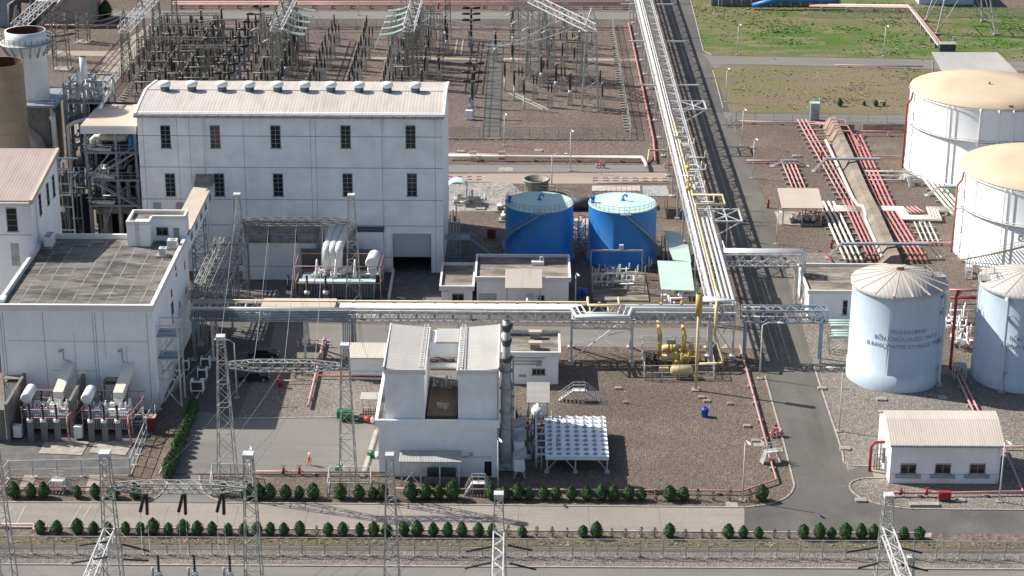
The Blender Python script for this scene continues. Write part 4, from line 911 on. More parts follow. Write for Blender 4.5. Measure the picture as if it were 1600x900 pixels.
# ---- fan cooler
fy = G(900, 739).y; fx0, fx1 = G(852, 736).x, G(951, 740).x; fz = GY(900, 713, fy).z; fd = G(900, 651, fz).y - fy
t = thing('fan_cooler', 'white fin fan cooler table on legs with rows of fan openings, on gravel', 'cooler', (fx0, fy, 0))
MB().box(fx0, fx1, fy, fy + fd, fz - .55, fz).build('fan_deck', 'white', t)
m = MB()
for x in (fx0 + .2, fx0 + 4.0, fx1 - .2):
    for y in (fy + .2, fy + fd / 2, fy + fd - .2):
        MB().box(x - .09, x + .09, y - .09, y + .09, 0, fz - .56).cbox((x, y, 0), .6, .6, .2).build('leg', 'steel_w', t)
for y in (fy + .2, fy + fd - .2):
    m.bar((fx0 + .2, y, .3), (fx0 + 1.5, y, fz - .6), .1); m.bar((fx0 + 4.0, y, .3), (fx0 + 2.7, y, fz - .6), .1); m.bar((fx1 - .2, y, .3), (fx1 - 1.5, y, fz - .6), .1)
m.build('brace', 'steel_w', t)
nx, ny = 7, 9; fan = None
for i in range(nx):
    for j in range(ny):
        x = fx0 + (fx1 - fx0) * (i + .5) / nx; y = fy + fd * (j + .5) / ny
        if fan is None:
            f0 = MB().lathe(0, 0, [(.36, -.02), (.36, .16), (.32, .16), (.32, .0)], 14, .5, 2.9); 
            f0 = MB().lathe(x, y, [(.40, fz + .0), (.40, fz + .30), (.36, fz + .30), (.36, fz + .02)], 14, -.6, 1.9); fan = f0.build('fan_ring', 'white2', t)
            d0 = MB().lathe(x, y, [(.36, fz + .018), (0, fz + .018)], 14).build('fan_opening', 'steel_b', fan); ox, oy = x, y
        else:
            c = fan.copy(); COL.objects.link(c); c.parent = t; c.location = (x - ox, y - oy, 0)
            e = d0.copy(); COL.objects.link(e); e.parent = c
clutter(MB(), fx0 - 2.2, fx0 - .4, fy, fy + fd, .2, 3.8, 26, .12, 12).build('side_piping', 'steel', t)
m = MB()
for k in range(6):
    y = fy + .6 + k * fd / 6; m.tube([(fx0 - 1.2, y, .3), (fx0 - 1.2, y, 2.4), (fx0 + .2, y, 2.4)], .14, 8)
m.bar((fx0 - 1.2, fy, 2.4), (fx0 - 1.2, fy + fd, 2.4), .3); m.build('header_pipe', 'steel_w', t)
# ---- vessel shelter behind the cooler
p = G(841, 668); t = thing('vessel_shelter', 'small pale sloped roof on posts over a white vessel behind the fan cooler', 'shelter', p)
xa, xb = GY(823, 625, p.y - 1).x, GY(859, 625, p.y - 1).x; z0 = GY(840, 629, p.y - 1.4).z; yb = p.y + 1.6; z1 = GY(840, 597, yb).z
MB().hexa([(xa, p.y - 1.4, z0 - .1), (xb, p.y - 1.4, z0 - .1), (xb, yb, z1 - .1), (xa, yb, z1 - .1)], [(xa, p.y - 1.4, z0), (xb, p.y - 1.4, z0), (xb, yb, z1), (xa, yb, z1)]).build('roof', 'roof_g', t)
for x in (xa + .3, xb - .3):
    for y, z in ((p.y - 1.1, z0), (yb - .3, z1 - .2)): MB().box(x - .07, x + .07, y - .07, y + .07, 0, z - .1).build('post', 'steel', t)
c = G(841, 664); m = MB().lathe(c.x, c.y, [(0, .7), (.7, .8), (1.0, 1.2), (1.0, 2.4), (.7, 2.9), (.3, 3.0), (.3, 3.5), (0, 3.5)], 18); m.build('vessel', 'tankw', t)
clutter(MB(), xa - 1.5, xb, p.y - 2, p.y + 1, .1, 2.6, 16, .15, 15).build('piping', 'dsteel', t)
# ---- low control room behind the generator house
oy = G(830, 600).y; ox0, ox1 = G(786, 600).x, G(872, 600).x; oz = GY(830, 549, oy).z; oyb = G(830, 517, oz).y
def flat_house(name, label, x0, x1, y0, y1, z, over=.35, ph=.8, wall='white2', roofm='slab2', cat='building'):
    t = thing(name, label, cat, (x0, y0, 0))
    MB().box(x0, x1, y0, y1, 0, z - ph).build('wall', wall, t)
    MB().box(x0 - over + .3, x1 + over - .3, y0 - over + .3, y1 + over - .3, z - ph + .01, z - .45).build('flat_roof', roofm, t)
    m = MB(); a, b, c, d = x0 - over, x1 + over, y0 - over, y1 + over; q = .32
    m.box(a, b, c, c + q, z - ph, z); m.box(a, b, d - q, d, z - ph, z); m.box(a, a + q, c + q, d - q, z - ph, z); m.box(b - q, b, c + q, d - q, z - ph, z)
    m.build('parapet', 'trim', t); return t
t = flat_house('control_room', 'low white room with two tan roof units between the generator house and pipe bridge', ox0, ox1, oy, oyb, oz)
window(t, GY(832, 580, oy).x, GY(851, 580, oy).x, oy, GY(840, 585, oy).z, GY(840, 577, oy).z, (2, 0))
m = MB(); z = GY(815, 589, oy).z
for k in range(4): m.box(GY(811, 588, oy).x, GY(822, 588, oy).x, oy - .06, oy, z + k * .12, z + k * .12 + .07)
m.build('louvre', 'joint', t); m = MB()
for k in range(3): z = GY(830, 558 + k * 5, oy).z; m.tube([(ox0 + .3 + k * .4, oy - .3, z), (ox1 - 2 - k * .7, oy - .3, z)], .07, 6)
m.box(GY(838, 566, oy).x, GY(846, 566, oy).x, oy - .6, oy - .1, GY(840, 570, oy).z, GY(840, 563, oy).z); m.build('wall_piping', 'joint', t)
for py in (528, 545):
    c = G(836, py, oz - .45); k = thing('roof_unit', 'tan box %s on the low control room roof' % ('nearer the pipe bridge' if py < 540 else 'nearer the front parapet'), 'roof unit', c)
    MB().cbox((c.x, c.y, c.z + .8), 1.9, 1.0, .35).build('hood', 'roof_c', k); MB().cbox((c.x, c.y, c.z), 1.4, .7, .8).build('casing', 'steel_old', k)
# ---- storage shed left of the generator house
sy_ = G(560, 593).y; xa, xb = G(548, 593).x, X0 + .0; z0 = GY(570, 559, sy_).z; zb = GY(570, 537, sy_ + 4.2).z
t = thing('storage_shed', 'low white shed with a cream corrugated roof left of the generator house', 'shed', (xa, sy_, 0))
MB().hexa([(xa, sy_, 0), (xb, sy_, 0), (xb, sy_ + 4, 0), (xa, sy_ + 4, 0)], [(xa, sy_, z0 - .1), (xb, sy_, z0 - .1), (xb, sy_ + 4, zb - .1), (xa, sy_ + 4, zb - .1)]).build('wall', 'white', t)
MB().hexa([(xa - .3, sy_ - .4, z0 - .05), (xb, sy_ - .4, z0 - .05), (xb, sy_ + 4.3, zb - .05), (xa - .3, sy_ + 4.3, zb - .05)], [(xa - .3, sy_ - .4, z0 + .15), (xb, sy_ - .4, z0 + .15), (xb, sy_ + 4.3, zb + .15), (xa - .3, sy_ + 4.3, zb + .15)]).build('roof', 'roof_l', t)
z = GY(570, 580, sy_).z; MB().box(xa, xb, sy_ - .02, sy_ + .01, z - .04, z + .04).build('panel_joint', 'joint', t)
# small gas bottle shelter
c = G(578, 655); t = thing('bottle_shelter', 'small open shelter of upright gas bottles under a pale roof in the yard', 'shelter', c)
zt = GY(578, 622, c.y).z; MB().cbox((c.x, c.y + .6, zt), 2.6, 2.4, .12).build('roof', 'roof_g', t)
for sx in (-1, 1):
    for s in (-.3, 1.5): MB().cbox((c.x + sx * 1.1, c.y + s, 0), .1, .1, zt).build('post', 'steel_w', t)
for k in range(6): MB().lathe(c.x - .9 + k * .34, c.y + .4, [(.14, 0), (.14, 1.2), (.06, 1.4), (.06, 1.5), (0, 1.5)], 8).build('gas_bottle', 'red' if k % 3 == 1 else 'dsteel', t)
m = MB()
for k in range(5): m.bar((c.x - 1.1, c.y - .3, .3 + k * .4), (c.x + 1.1, c.y - .3, .3 + k * .4), .04)
m.build('grille', 'steel_w', t)
# ---- office with two flat roofs in front of the blue tanks
a0, a1 = G(745, 482).x, G(888, 482).x; ay = G(815, 482).y; az = GY(815, 432, ay).z; ayb = G(815, 398, az).y
t = flat_house('flat_office', 'low white office with a stained flat roof in front of the blue tanks', a0, a1, ay, ayb, az)
b0, b1 = G(690, 482).x, a0 - .75; bz = GY(710, 446, ay).z; byb = G(710, 411, bz).y
t2 = flat_house('flat_annex', 'lower annex with stained flat roof left of the white office, nearest the hall', b0, b1, ay, byb, bz)
window(t2, GY(707, 463, ay).x, GY(724, 463, ay).x, ay, .8, 2.4, (1, 0)); m = MB().cbox((GY(697, 460, ay).x, ay - .3, 2.3), .9, .5, .7); m.build('wall_condenser', 'whitep', t2)
MB().box(GY(748, 463, ay).x, GY(776, 463, ay).x, ay - .05, ay + .01, .0, 2.6).build('garage_door', 'shutter', t)
window(t, GY(842, 466, ay).x, GY(850, 466, ay).x, ay, 1.0, 2.2, (1, 0))
c = G(840, 413, az - .45); k = thing('roof_unit', 'pale flat unit with a bent pipe on the office roof by the back parapet', 'roof unit', c)
MB().cbox((c.x, c.y, az - .45), 2.1, 1.2, .6).build('casing', 'trim', k); MB().tube([(c.x + .4, c.y, az + .15), (c.x + .4, c.y, az + .8), (c.x + .9, c.y, az + .8), (c.x + .9, c.y, az + .3)], .1, 6).build('bent_pipe', 'steel_w', k)
yf = ay - 2.6; zf = GY(820, 450, yf).z; zb = GY(820, 420, ay + .9).z
t = thing('porch_roof', 'cream ribbed porch roof on posts fixed to the front of the office', 'porch', (GY(790, 450, yf).x, yf, 0))
xa, xb = GY(789, 450, yf).x, GY(847, 450, yf).x
MB().hexa([(xa, yf, zf - .1), (xb, yf, zf - .1), (xb, ay + .9, zb - .1), (xa, ay + .9, zb - .1)], [(xa, yf, zf), (xb, yf, zf), (xb, ay + .9, zb), (xa, ay + .9, zb)]).build('roof', 'roof_l', t)
for x in (xa + .3, xb - .3): MB().box(x - .08, x + .08, yf + .2, yf + .36, 0, zf - .1).build('post', 'steel', t)
c = G(829, 482); MB().lathe(c.x, c.y - 1, [(1.2, 0), (1.2, 1.8), (.9, 2.4), (.3, 2.7), (0, 2.7)], 20).build('round_vessel', 'pipe_w', None, 'silvery round vessel under the porch edge of the white office', 'vessel')
# ---- pump house bottom right
py0 = G(1388, 755).y; px0, px1 = G(1389, 755).x, G(1560, 757).x; pz = GY(1470, 692, py0).z; pd = 9.5; pzr = GY(1470, 643, py0 + pd * .62).z
t = thing('pump_house', 'white pump house with a cream ribbed roof and three dark windows', 'building', (px0, py0, 0))
pr = [(py0, pz - .1), (py0 + pd * .4, pz + (pzr - pz) * .85), (py0 + pd * .62, pzr), (py0 + pd, pz + .2)]
m = MB(); ring = [(py0, 0)] + [(y, z - .1) for y, z in pr] + [(py0 + pd, 0)]
m.hexa([(px0, y, z) for y, z in ring], [(px1, y, z) for y, z in ring]); m.build('wall', 'white', t)
m = MB()
for (ya, za), (yb, zb) in zip(pr[:-1], pr[1:]):
    if ya == py0: ya -= .5; za -= .12
    m.hexa([(px0 - .3, ya, za), (px1 + .3, ya, za), (px1 + .3, yb, zb), (px0 - .3, yb, zb)], [(px0 - .3, ya, za + .15), (px1 + .3, ya, za + .15), (px1 + .3, yb, zb + .15), (px0 - .3, yb, zb + .15)])
r = m.build('roof', 'roof_l', t); m = MB().box(px0 - .3, px1 + .3, py0 - .75, py0 - .52, pz - .35, pz - .08)
for k in range(16): x = px0 + (px1 - px0) * (k + .5) / 16; m.box(x - .05, x + .05, py0 - .78, py0 - .5, pz - .38, pz - .05)
m.build('gutter', 'joint', r)
for px in (1419, 1473, 1527):
    x = GY(px, 735, py0).x; w = window(t, x - .95, x + .95, py0, GY(px, 739, py0).z, GY(px, 726, py0).z, (1, 0), .06); z = GY(px, 743, py0).z
    MB().box(x - 1.65, x + 1.65, py0 - .28, py0 - .01, z - .3, z + .2).build('window_ledge', 'joint', w)
z = GY(1470, 741, py0).z; MB().box(px0, px1, py0 - .02, py0 + .01, z - .03, z + .03).build('panel_joint', 'joint', t)
x = px1 - .25; MB().tube([(x, py0 - .12, pz - .3), (x, py0 - .12, .1)], .06, 6).build('drain_pipe', 'white2', t)
m = MB(); y = py0 + 3
MB().box(px0 - .05, px0 + .02, py0 + 2, py0 + 3.4, .1, 2.4).build('door', 'steel_b', t); m.box(px0 - .3, px0 - .02, py0 + 4, py0 + 5.6, 1.0, 3.2); m.build('louvre', 'joint', t)
t = thing('pipe_manifold', 'vertical red and steel pipe manifold at the left end of the pump house', 'manifold', (px0 - 1.2, py0 + 5, 0))
MB().tube([(px0 - .2, py0 + 3.5, 4.4), (px0 - 1.6, py0 + 3.5, 4.3), (px0 - 2.0, py0 + 3.5, 3.6), (px0 - 2.0, py0 + 3.5, 0)], .2, 8).build('riser_pipe', 'red', t)
m = MB()
for k in range(3): m.tube([(px0 - .6 - k * .35, py0 + 4.2, 0), (px0 - .6 - k * .35, py0 + 4.2, 4.6 - k * .4)], .1, 6)
for k in range(5): m.bar((px0 - .2, py0 + 4.2, .6 + k * .8), (px0 - 1.6, py0 + 4.2, .6 + k * .8), .08)
m.build('steel_piping', 'steel', t)
# ---- low building behind the raw tanks
ly = G(1290, 500).y; l0, l1 = G(1262, 500).x, G(1400, 500).x; lz = GY(1290, 453, ly).z; lyb = G(1290, 412, lz).y
t = flat_house('low_building', 'low white building with a tan slab roof half hidden by the near water tank', l0, l1, ly, lyb, lz, .3, .6, 'white2', 'slab2')
window(t, GY(1318, 470, ly).x, GY(1324, 470, ly).x, ly, 1, 3.3, (0, 1))
# far shed near the white tank
c = G(1520, 150); ya = c.y; z1 = GY(1500, 86, ya + 12).z
t = thing('far_shed', 'grey sloped shed roof on posts behind the farther white tank', 'shed', (G(1480, 130).x, ya, 0))
x0, x1 = GY(1474, 110, ya).x, GY(1580, 110, ya).x
MB().hexa([(x0, ya - 4, z1 - 1.6), (x1 + 2, ya - 4, z1 - 1.6), (x1, ya + 14, z1), (x0, ya + 14, z1)], [(x0, ya - 4, z1 - 1.4), (x1 + 2, ya - 4, z1 - 1.4), (x1, ya + 14, z1 + .2), (x0, ya + 14, z1 + .2)]).build('roof', 'roof_g', t)
for x in (x0 + .4, x1 - .4):
    for y in (ya - 3, ya + 5, ya + 13): MB().box(x - .15, x + .15, y - .15, y + .15, 0, z1 - 1.5).build('post', 'steel_w', t)
# ================================================================== pipes on the ground
def prun(pix, r, mat, label, z=.55, sup=6.0, name='ground_pipe', cat='pipe', group=None, dz=None, n=8, flat=0):
    """one pipe on low concrete sleepers; pix are the points of the ground under it"""
    pts = [G(*p) for p in pix]; t = thing(name, label, cat, pts[0], group)
    r *= .72; q = [vec(p.x, p.y, z + (dz[i] if dz else 0)) for i, p in enumerate(pts)]
    MB().tube(q, r, n).build('pipe', mat, t)
    if sup:
        first = None
        for a, b in zip(pts[:-1], pts[1:]):
            k = int((b - a).length / sup)
            d = (b - a).normalized() if (b - a).length > .1 else vec(1, 0, 0)
            for i in range(k):
                p = a.lerp(b, (i + .5) / k); first = sleeper(first, p, .4, r * 2 + .5, z - r * .6, math.atan2(d.y, d.x), t)
    return t
def sleeper(first, p, sx, sy_, h, a, t):
    if first is None:
        o = MB().cbox((0, 0, 0), sx, sy_, h).build('sleeper', 'padc', None, loc=(0, 0, 0)); o.parent = t; first = o
    else: o = first.copy(); COL.objects.link(o); o.parent = t
    q = p - OFF[t.name]; o.location = (q.x, q.y, -OFF[t.name].z); o.rotation_euler = (0, 0, a); return first
def bundle(pix, n, sp, r, mat, label, z=.6, sup=3.0, name='pipe_bundle', group=None, mats=None):
    pts = [G(*p) for p in pix]; t = thing(name, label, 'pipes', pts[0], group)
    nr = []
    for i, p in enumerate(pts):
        d = vec(0, 0, 0)
        if i: d += (p - pts[i - 1]).normalized()
        if i < len(pts) - 1: d += (pts[i + 1] - p).normalized()
        d.normalize(); nr.append(vec(-d.y, d.x, 0))
    r *= .85
    for k in range(n):
        o = (k - (n - 1) / 2) * sp
        MB().tube([p + nr[i] * o + vec(0, 0, z) for i, p in enumerate(pts)], r, 8).build('pipe', mats[k] if mats else mat, t)
    first = None
    for a, b, u in zip(pts[:-1], pts[1:], nr):
        k = max(1, int((b - a).length / sup)); d = (b - a).normalized()
        for i in range(k):
            p = a.lerp(b, (i + .5) / k); first = sleeper(first, p, .3, n * sp + .9, z - r, math.atan2(d.y, d.x), t)
    return t
def valve(px, py, label, z=.55, mat='red'):
    c = G(px, py); t = thing('valve', label, 'valve', c)
    MB().cyl(c.x, c.y, z - .25, z + .5, .22, n=10).build('body', mat, t); MB().lathe(c.x, c.y, [(.3, z + .7), (.34, z + .74), (.3, z + .78)], 12).build('hand_wheel', mat, t)
    MB().cyl(c.x, c.y, z + .4, z + .8, .05, n=6).build('stem', 'steel', t)
prun([(-40, 765.5), (240, 768)], .16, 'pipe_p', 'thin pink pipe behind the shrubs of the transformer yard verge')
prun([(-40, 825), (54, 825), (53, 833), (73, 833.5), (73, 826)], .18, 'pipe_p', 'pink pipe bending around the first shrubs at the lower left corner')
prun([(618, 769), (1160, 773), (1213, 755), (1201, 716)], .17, 'pipe_p', 'long pink pipe running behind the shrub row and bending at the road corner')
prun([(1156, 545), (1199, 703)], .22, 'pipe_p', 'straight pink main running along the left edge of the asphalt road')
prun([(400, 742.5), (452, 742.7), (605, 744)], .2, 'pipe_p', 'red main with valves along the front edge of the paved yard')
for q in (443, 468): valve(q, 742.5, 'red hand wheel valve %s on the main at the front of the yard' % ('farther left' if q < 450 else 'farther right'))
prun([(507, 533), (495, 584), (482, 640)], .3, 'pipe_p', 'short thick pink pipe lying across the gravel island in the yard')
prun([(497, 592), (598, 594)], .2, 'red', 'red branch pipe leading from the gravel island to the white shed')
prun([(441, 600), (485, 600)], .16, 'pipe_p', 'thin pink pipe at the left end of the gravel island')
c = G(437, 605); t = thing('hydrant', 'red fire hydrant at the left end of the gravel island', 'hydrant', c); MB().cyl(c.x, c.y, 0, 1.6, .24, .2, 12).build('body', 'red', t); MB().cyl(c.x, c.y, 1.6, 1.85, .28, .12, 12).build('cap', 'red', t); m = MB(); m.cyl(c.x + .35, c.y, .2, .9, .16, n=8); m.cyl(c.x - .35, c.y, .8, 1.1, .12, n=8); m.tube([(c.x - .45, c.y, .95), (c.x + .45, c.y, .95)], .12, 8); m.build('outlet', 'red', t)
prun([(982, 39), (1021, 222), (1024, 256)], .3, 'pipe_r', 'red main running beside the switchyard edge towards the pipe bridge')
prun([(640, 46.5), (982, 46.8)], .2, 'pipe_r', 'thin red pipe behind the switchyard back fence')
prun([(250, 44), (640, 46)], .2, 'pipe_p', 'thin pink pipe behind the switchyard fence on the left', sup=9)
for y, l in ((10.0, 'farther'), (13.2, 'nearer')): prun([(268, y), (740, y + .6), (990, y + 1.2)], .38, 'pipe_p', '%s of two long pink pipes beyond the far pale road' % l, z=1.1, sup=5)
prun([(70, 44), (188, 44.5)], .4, 'pipe_p', 'pink pipe beside the sloped far buildings at top left', z=.8)
prun([(700, 250), (800, 251.5), (1003, 253), (1009, 262), (1010, 268)], .46, 'pipe_c', 'thick cream pipe along the middle road beside the turbine hall', z=.9, sup=8); prun([(700, 247.5), (800, 249), (1006, 250.5)], .2, 'pipe_p', 'thin pink pipe behind the thick cream pipe along the middle road', z=1.0, sup=0)
prun([(1012, 256), (1014, 244), (1046, 246), (1050, 238)], .22, 'yellow2', 'pale yellow pipe jumping over the pink main near the pipe bridge', z=1.3, sup=0, dz=[-1, 0, 0, 0])
prun([(1060, 160), (1083, 258)], .25, 'pipe_r', 'red main under the right side of the long pipe bridge')
prun([(1021, 187), (1040, 187)], .16, 'pipe_r', 'short red branch crossing to the long pipe bridge')
prun([(1153, 193), (1287, 197)], .26, 'pipe_p', 'pink main along the perimeter path right of the road', sup=5)
prun([(1166, 255), (1228, 256)], .3, 'pipe_p', 'thick pink pipe leading from the road to the sloping red bundle', sup=4)
prun([(1303, 105), (1442, 107.5)], .2, 'pipe_p', 'thin pink pipe at the far edge of the dry grass')
prun([(1322, 212), (1410, 213)], .26, 'pipe_r', 'red pipe reaching the farther white tank at the top of the red bundle', z=1.0, sup=5)
prun([(1362, 247), (1404, 248)], .2, 'pipe_r', 'red branch pipe leading to the foot of the farther white tank')
prun([(1424, 383), (1482, 384), (1500, 378)], .2, 'pipe_p', 'pink branch pipe leading to the nearer white tank')
prun([(1390, 784), (1391, 776), (1480, 776), (1598, 774.5), (1590, 755), (1568, 706)], .22, 'pipe_p', 'pink fire main bending round the front of the pump house', dz=[-.5, 0, 0, 0, 0, 0])
for q in (1407, 1447): valve(q, 776, 'red hand wheel valve %s on the pink main before the pump house' % ('at the bent end' if q < 1420 else 'beside the red box'))
prun([(1562, 703), (1640, 704)], .22, 'pipe_p', 'short pink pipe leaving the pump house towards the right picture edge')
for k in (0, 1): prun([(1494 + k * 7, 592), (1523 + k * 8, 652)], .24, 'pipe_p', '%s of two red pipes between the pale blue tanks' % ('left' if k == 0 else 'right'), sup=5)
for k, mt in ((0, 'pipe_c'), (1, 'pipe_p'), (2, 'pipe_p')): prun([(1264, 14 + k * 1.6), (1418 + k * 3, 16.5 + k * 1.6), (1466 + k * 4, 80)], .3, mt, '%s pipe of the three crossing the far green grass' % ('cream outer', 'middle pink', 'inner pink')[k], z=1.3, sup=6)
prun([(1290, 400), (1300, 413)], .2, 'red', 'short red pipe beside the red hydrant behind the low building', sup=0)
# red and white bundles on the right
bundle([(1252, 190), (1270, 222), (1286, 250), (1323, 316)], 3, .9, .2, 'pipe_p', 'three pipe pink bundle left of the brown ridge, upper part')
bundle([(1323, 317), (1336, 346), (1366, 410)], 3, .75, .24, 'pipe_r', 'dark red bundle of three pipes left of the brown ridge, lower part')
bundle([(1333, 212), (1381, 318), (1392, 340), (1436, 412)], 4, .85, .26, 'pipe_r', 'red bundle of four pipes right of the brown ridge')
bundle([(1290, 320), (1303, 345), (1334, 412)], 4, .95, .28, 'pipe_c', 'four white pipes running out from under the cream roofed pump shelter')
bundle([(1230, 255), (1249, 300)], 4, .8, .22, 'pipe_p', 'short pink bundle of four pipes entering the cream roofed pump shelter')
bundle([(1303, 331), (1345, 331.5)], 4, .9, .28, 'pipe_c', 'white cross pipes between the pump shelter and the brown ridge')
bundle([(1370, 331), (1405, 331.5), (1414, 345), (1462, 346), (1456, 332), (1497, 333)], 4, .75, .26, 'pipe_c', 'white pipes with a square expansion loop leading to the white tank')
bundle([(1420, 328), (1434, 338)], 4, .8, .18, 'pipe_p', 'small red pipes inside the square white expansion loop')
bundle([(1440, 352), (1454, 383)], 4, .9, .18, 'steel_w', 'pale grey conduit bundle below the expansion loop')
for k, (yy, xe) in enumerate(((272, 1425), (278, 1440), (285, 1450))): prun([(1350 - k * 2, yy), (xe, yy + .8)], .2 if k else .3, 'pipe_c' if k < 2 else 'steel_w', '%s of three pale pipes leading to the foot of the farther white tank' % ('uppermost', 'middle', 'lowest')[k])
bundle([(1455, 286), (1468, 302), (1500, 340)], 4, .9, .3, 'pipe_c', 'white pipes zigzagging out of the farther white tank')
bundle([(1262, 196), (1300, 198), (1308, 208)], 3, .8, .16, 'pipe_r', 'red pipes looping at the top of the brown ridge')
for k in range(4): prun([(1340 + k * 11, 245 + k * 22), (1360 + k * 11, 245.5 + k * 22)], .1, 'steel_w', '%s pale cross conduit under the four pipe red bundle' % ords(k), sup=0, z=.3)
# brown ridge
rp = [G(*q) for q in ((1300, 196), (1322, 245), (1352, 315), (1367, 345), (1398, 416))]
m = MB(); o = 0
for i, p in enumerate(rp):
    w = (3.0, 3.3, 3.5, 3.7, 3.8)[i] * .72
    for dx, z in ((-w, 0), (-w * .3, 1.9), (w * .25, 2.1), (w * .5, 0)): m.v.append((p.x + dx, p.y, z))
for i in range(len(rp) - 1):
    for j in range(3): m.f.append((i * 4 + j, i * 4 + j + 1, i * 4 + j + 5, i * 4 + j + 4)); m.sm.append(False)
m.f += [(0, 1, 2, 3), (16, 17, 18, 19)]; m.sm += [False, False]
m.build('earth_ridge', paint('ridge_earth', (.235, .195, .155), .95, .35, .3, .5, 0, (.10, .085, .07), .7), None, 'long brown rendered ridge between two bundles of red pipes', 'ridge')
m = MB(); q = [G(*a) for a in ((1290, 226), (1333, 318), (1340, 328), (1348, 330), (1352, 340), (1352, 350), (1378, 410))]; m.tube([p + vec(0, 0, .9) for p in q], .32, 8)
m.build('curved_pipe', 'pipe_c', None, 'white pipe curving along the left foot of the brown ridge', 'pipe')
def pipe_portal(xa, xb, y, label, z=2.6):
    a, b = G(xa, y), G(xb, y); t = thing('cable_portal', label, 'portal', a)
    MB().bar(a + vec(0, 0, z), b + vec(0, 0, z), .8, .35).build('beam', 'steel_b', t); m = MB()
    for p, s in ((a, -1), (b, 1)):
        for k in (-1, 1): m.bar(p + vec(0, .4 * k, z), p + vec(s * 2.2, .4 * k, 0), .2)
        m.cbox((p.x + s * 2.2, p.y, 0), .8, 1.6, .15)
    p = a.lerp(b, .45); m.bar(p + vec(0, 0, z), p + vec(-1.4, 0, 0), .2); m.build('leg', 'steel', t)
pipe_portal(1289, 1374, 268, 'grey cable portal with sloped legs crossing the upper red bundles')
pipe_portal(1313, 1448, 403, 'grey cable portal with sloped legs just behind the near water tank')
pipe_portal(1466, 1496, 306, 'small grey portal beside the farther white tank', 1.8)
pipe_portal(1224, 1244, 260, 'small grey portal over the short pink bundle', 1.2)
# cream roofed pump shelter
y0 = G(1220, 352).y; zf = GY(1250, 325, y0).z; xa, xb = GY(1222, 325, y0).x, GY(1287, 325, y0).x; yb = y0 + 7.6; zb = GY(1250, 294, yb).z
t = thing('pump_shelter', 'open pump shelter with a flat cream roof beside the asphalt road', 'shelter', (xa, y0, 0))
MB().hexa([(xa, y0, zf - .2), (xb, y0, zf - .2), (xb, yb, zb - .2), (xa, yb, zb - .2)], [(xa, y0, zf), (xb, y0, zf), (xb, yb, zb), (xa, yb, zb)]).build('roof', 'roof_c', t)
for x in (xa + .3, (xa + xb) / 2, xb - .3):
    for y in (y0 + .3, yb - .4): MB().box(x - .1, x + .1, y - .1, y + .1, 0, min(zf, zb) - .2).build('post', 'steel', t)
MB().box(xa - .3, xb, y0, yb, 0, .14).build('floor_slab', 'padc', t)
for k in range(4):
    x = xa + 2.2 + k * 1.25; t2 = MB().tube([(x, y0 + 1, .9), (x, y0 + 2.6, .9)], .38, 10).build('pump', 'tgrey' if k % 2 else 'steel_b', t); MB().cbox((x, y0 + 1.8, .14), .7, 2.4, .4).build('pump_base', 'dsteel', t2)
clutter(MB(), xa + 2, xb - .5, y0 + 1, yb - 1, .3, 2.0, 20, .14, 31).build('piping', 'pipe_r', t)
# ================================================================== overhead pipe bridges
YF = G(894, 566).y; YB = G(893, 543).y; zB = GY(700, 503, YF).z; zT = GY(700, 487, YF).z
def xat(px, Y, z=8): return GY(px, 490, Y).x
t = thing('pipe_bridge', 'long overhead steel pipe bridge crossing the plant behind the generator house', 'pipe bridge', (xat(300, YF), YF, 0))
xa, xb = xat(296, YF), xat(1150, YF)
YK = YF + 3.2
for y in (YF, YK):
    m = MB(); n = 30
    m.bar((xa, y, zB), (xb, y, zB), .28); m.bar((xa, y, zT), (xb, y, zT), .28)
    for k in range(n):
        x0 = xa + (xb - xa) * k / n; x1 = xa + (xb - xa) * (k + 1) / n
        m.bar((x0, y, zB), (x0, y, zT), .2)
        m.bar((x0, y, zB), ((x0 + x1) / 2, y, zT), .17); m.bar(((x0 + x1) / 2, y, zT), (x1, y, zB), .17)
    m.build('truss', 'steel_w', t)
m = MB()
for k in range(30):
    x = xa + (xb - xa) * k / 30
    for z in (zB, zT): m.bar((x, YF, z), (x, YK, z), .16, .22)
    if k % 2: m.bar((x, YF, zB), (x + (xb - xa) / 30, YK, zB), .1)
m.build('cross_beam', 'steel_w', t)
for px in (300, 330, 475, 550, 622, 715, 800, 894, 989, 1113):
    x = xat(px, YF); m = MB()
    for y, yt in ((YF, YF), (YB, YK)): m.bar((x, y, 0), (x, yt, zB), .32); m.cbox((x, y, 0), .9, .9, .3)
    m.bar((x, YF, .6), (x, YK, zB - .3), .14); m.bar((x, YB, .6), (x, YF, zB - .3), .14); m.build('bent', 'steel_w', t)
m = MB(); x0, x1 = xat(894, YF), xat(989, YF)
m.bar((x0, YF, zB - .9), (x1, YF, zB - .9), .26); m.bar((x0, YF, .5), (x1, YB, zB - 1), .14); m.bar((x1, YF, .5), (x0, YB, zB - 1), .14); m.bar((x0, YB, .5), (x1, YF, zB - 1), .1)
for k in range(5): m.bar((x0 + (x1 - x0) * k / 5, YF, zB - .9), (x0 + (x1 - x0) * (k + .5) / 5, YF, zB), .1); m.bar((x0 + (x1 - x0) * (k + .5) / 5, YF, zB), (x0 + (x1 - x0) * (k + 1) / 5, YF, zB - .9), .1)
m.build('loop_brace', 'steel_w', t)
pz = zT + .40
for k, (y, r) in enumerate(((YF + .5, .25), (YF + 1.3, .13), (YF + 1.85, .13))):   # silver pipes with the expansion loop
    la, lb, yl = xat(893 + k * 8, YF), xat(987 - k * 8, YF), YF - 2.4 + k * .7 
    pts = [(xat(530, YF), y, pz), (la, y, pz), (la + .6, yl, pz - .15), (lb - .6, yl, pz - .15), (lb, y, pz), (xat(1118 + k * 8, YF), y, pz)]
    if k == 0: pts += [(xat(1118, YF), YF + 9, pz)]
    MB().tube(pts, r, 10).build('silver_pipe', 'pipe_w', t)
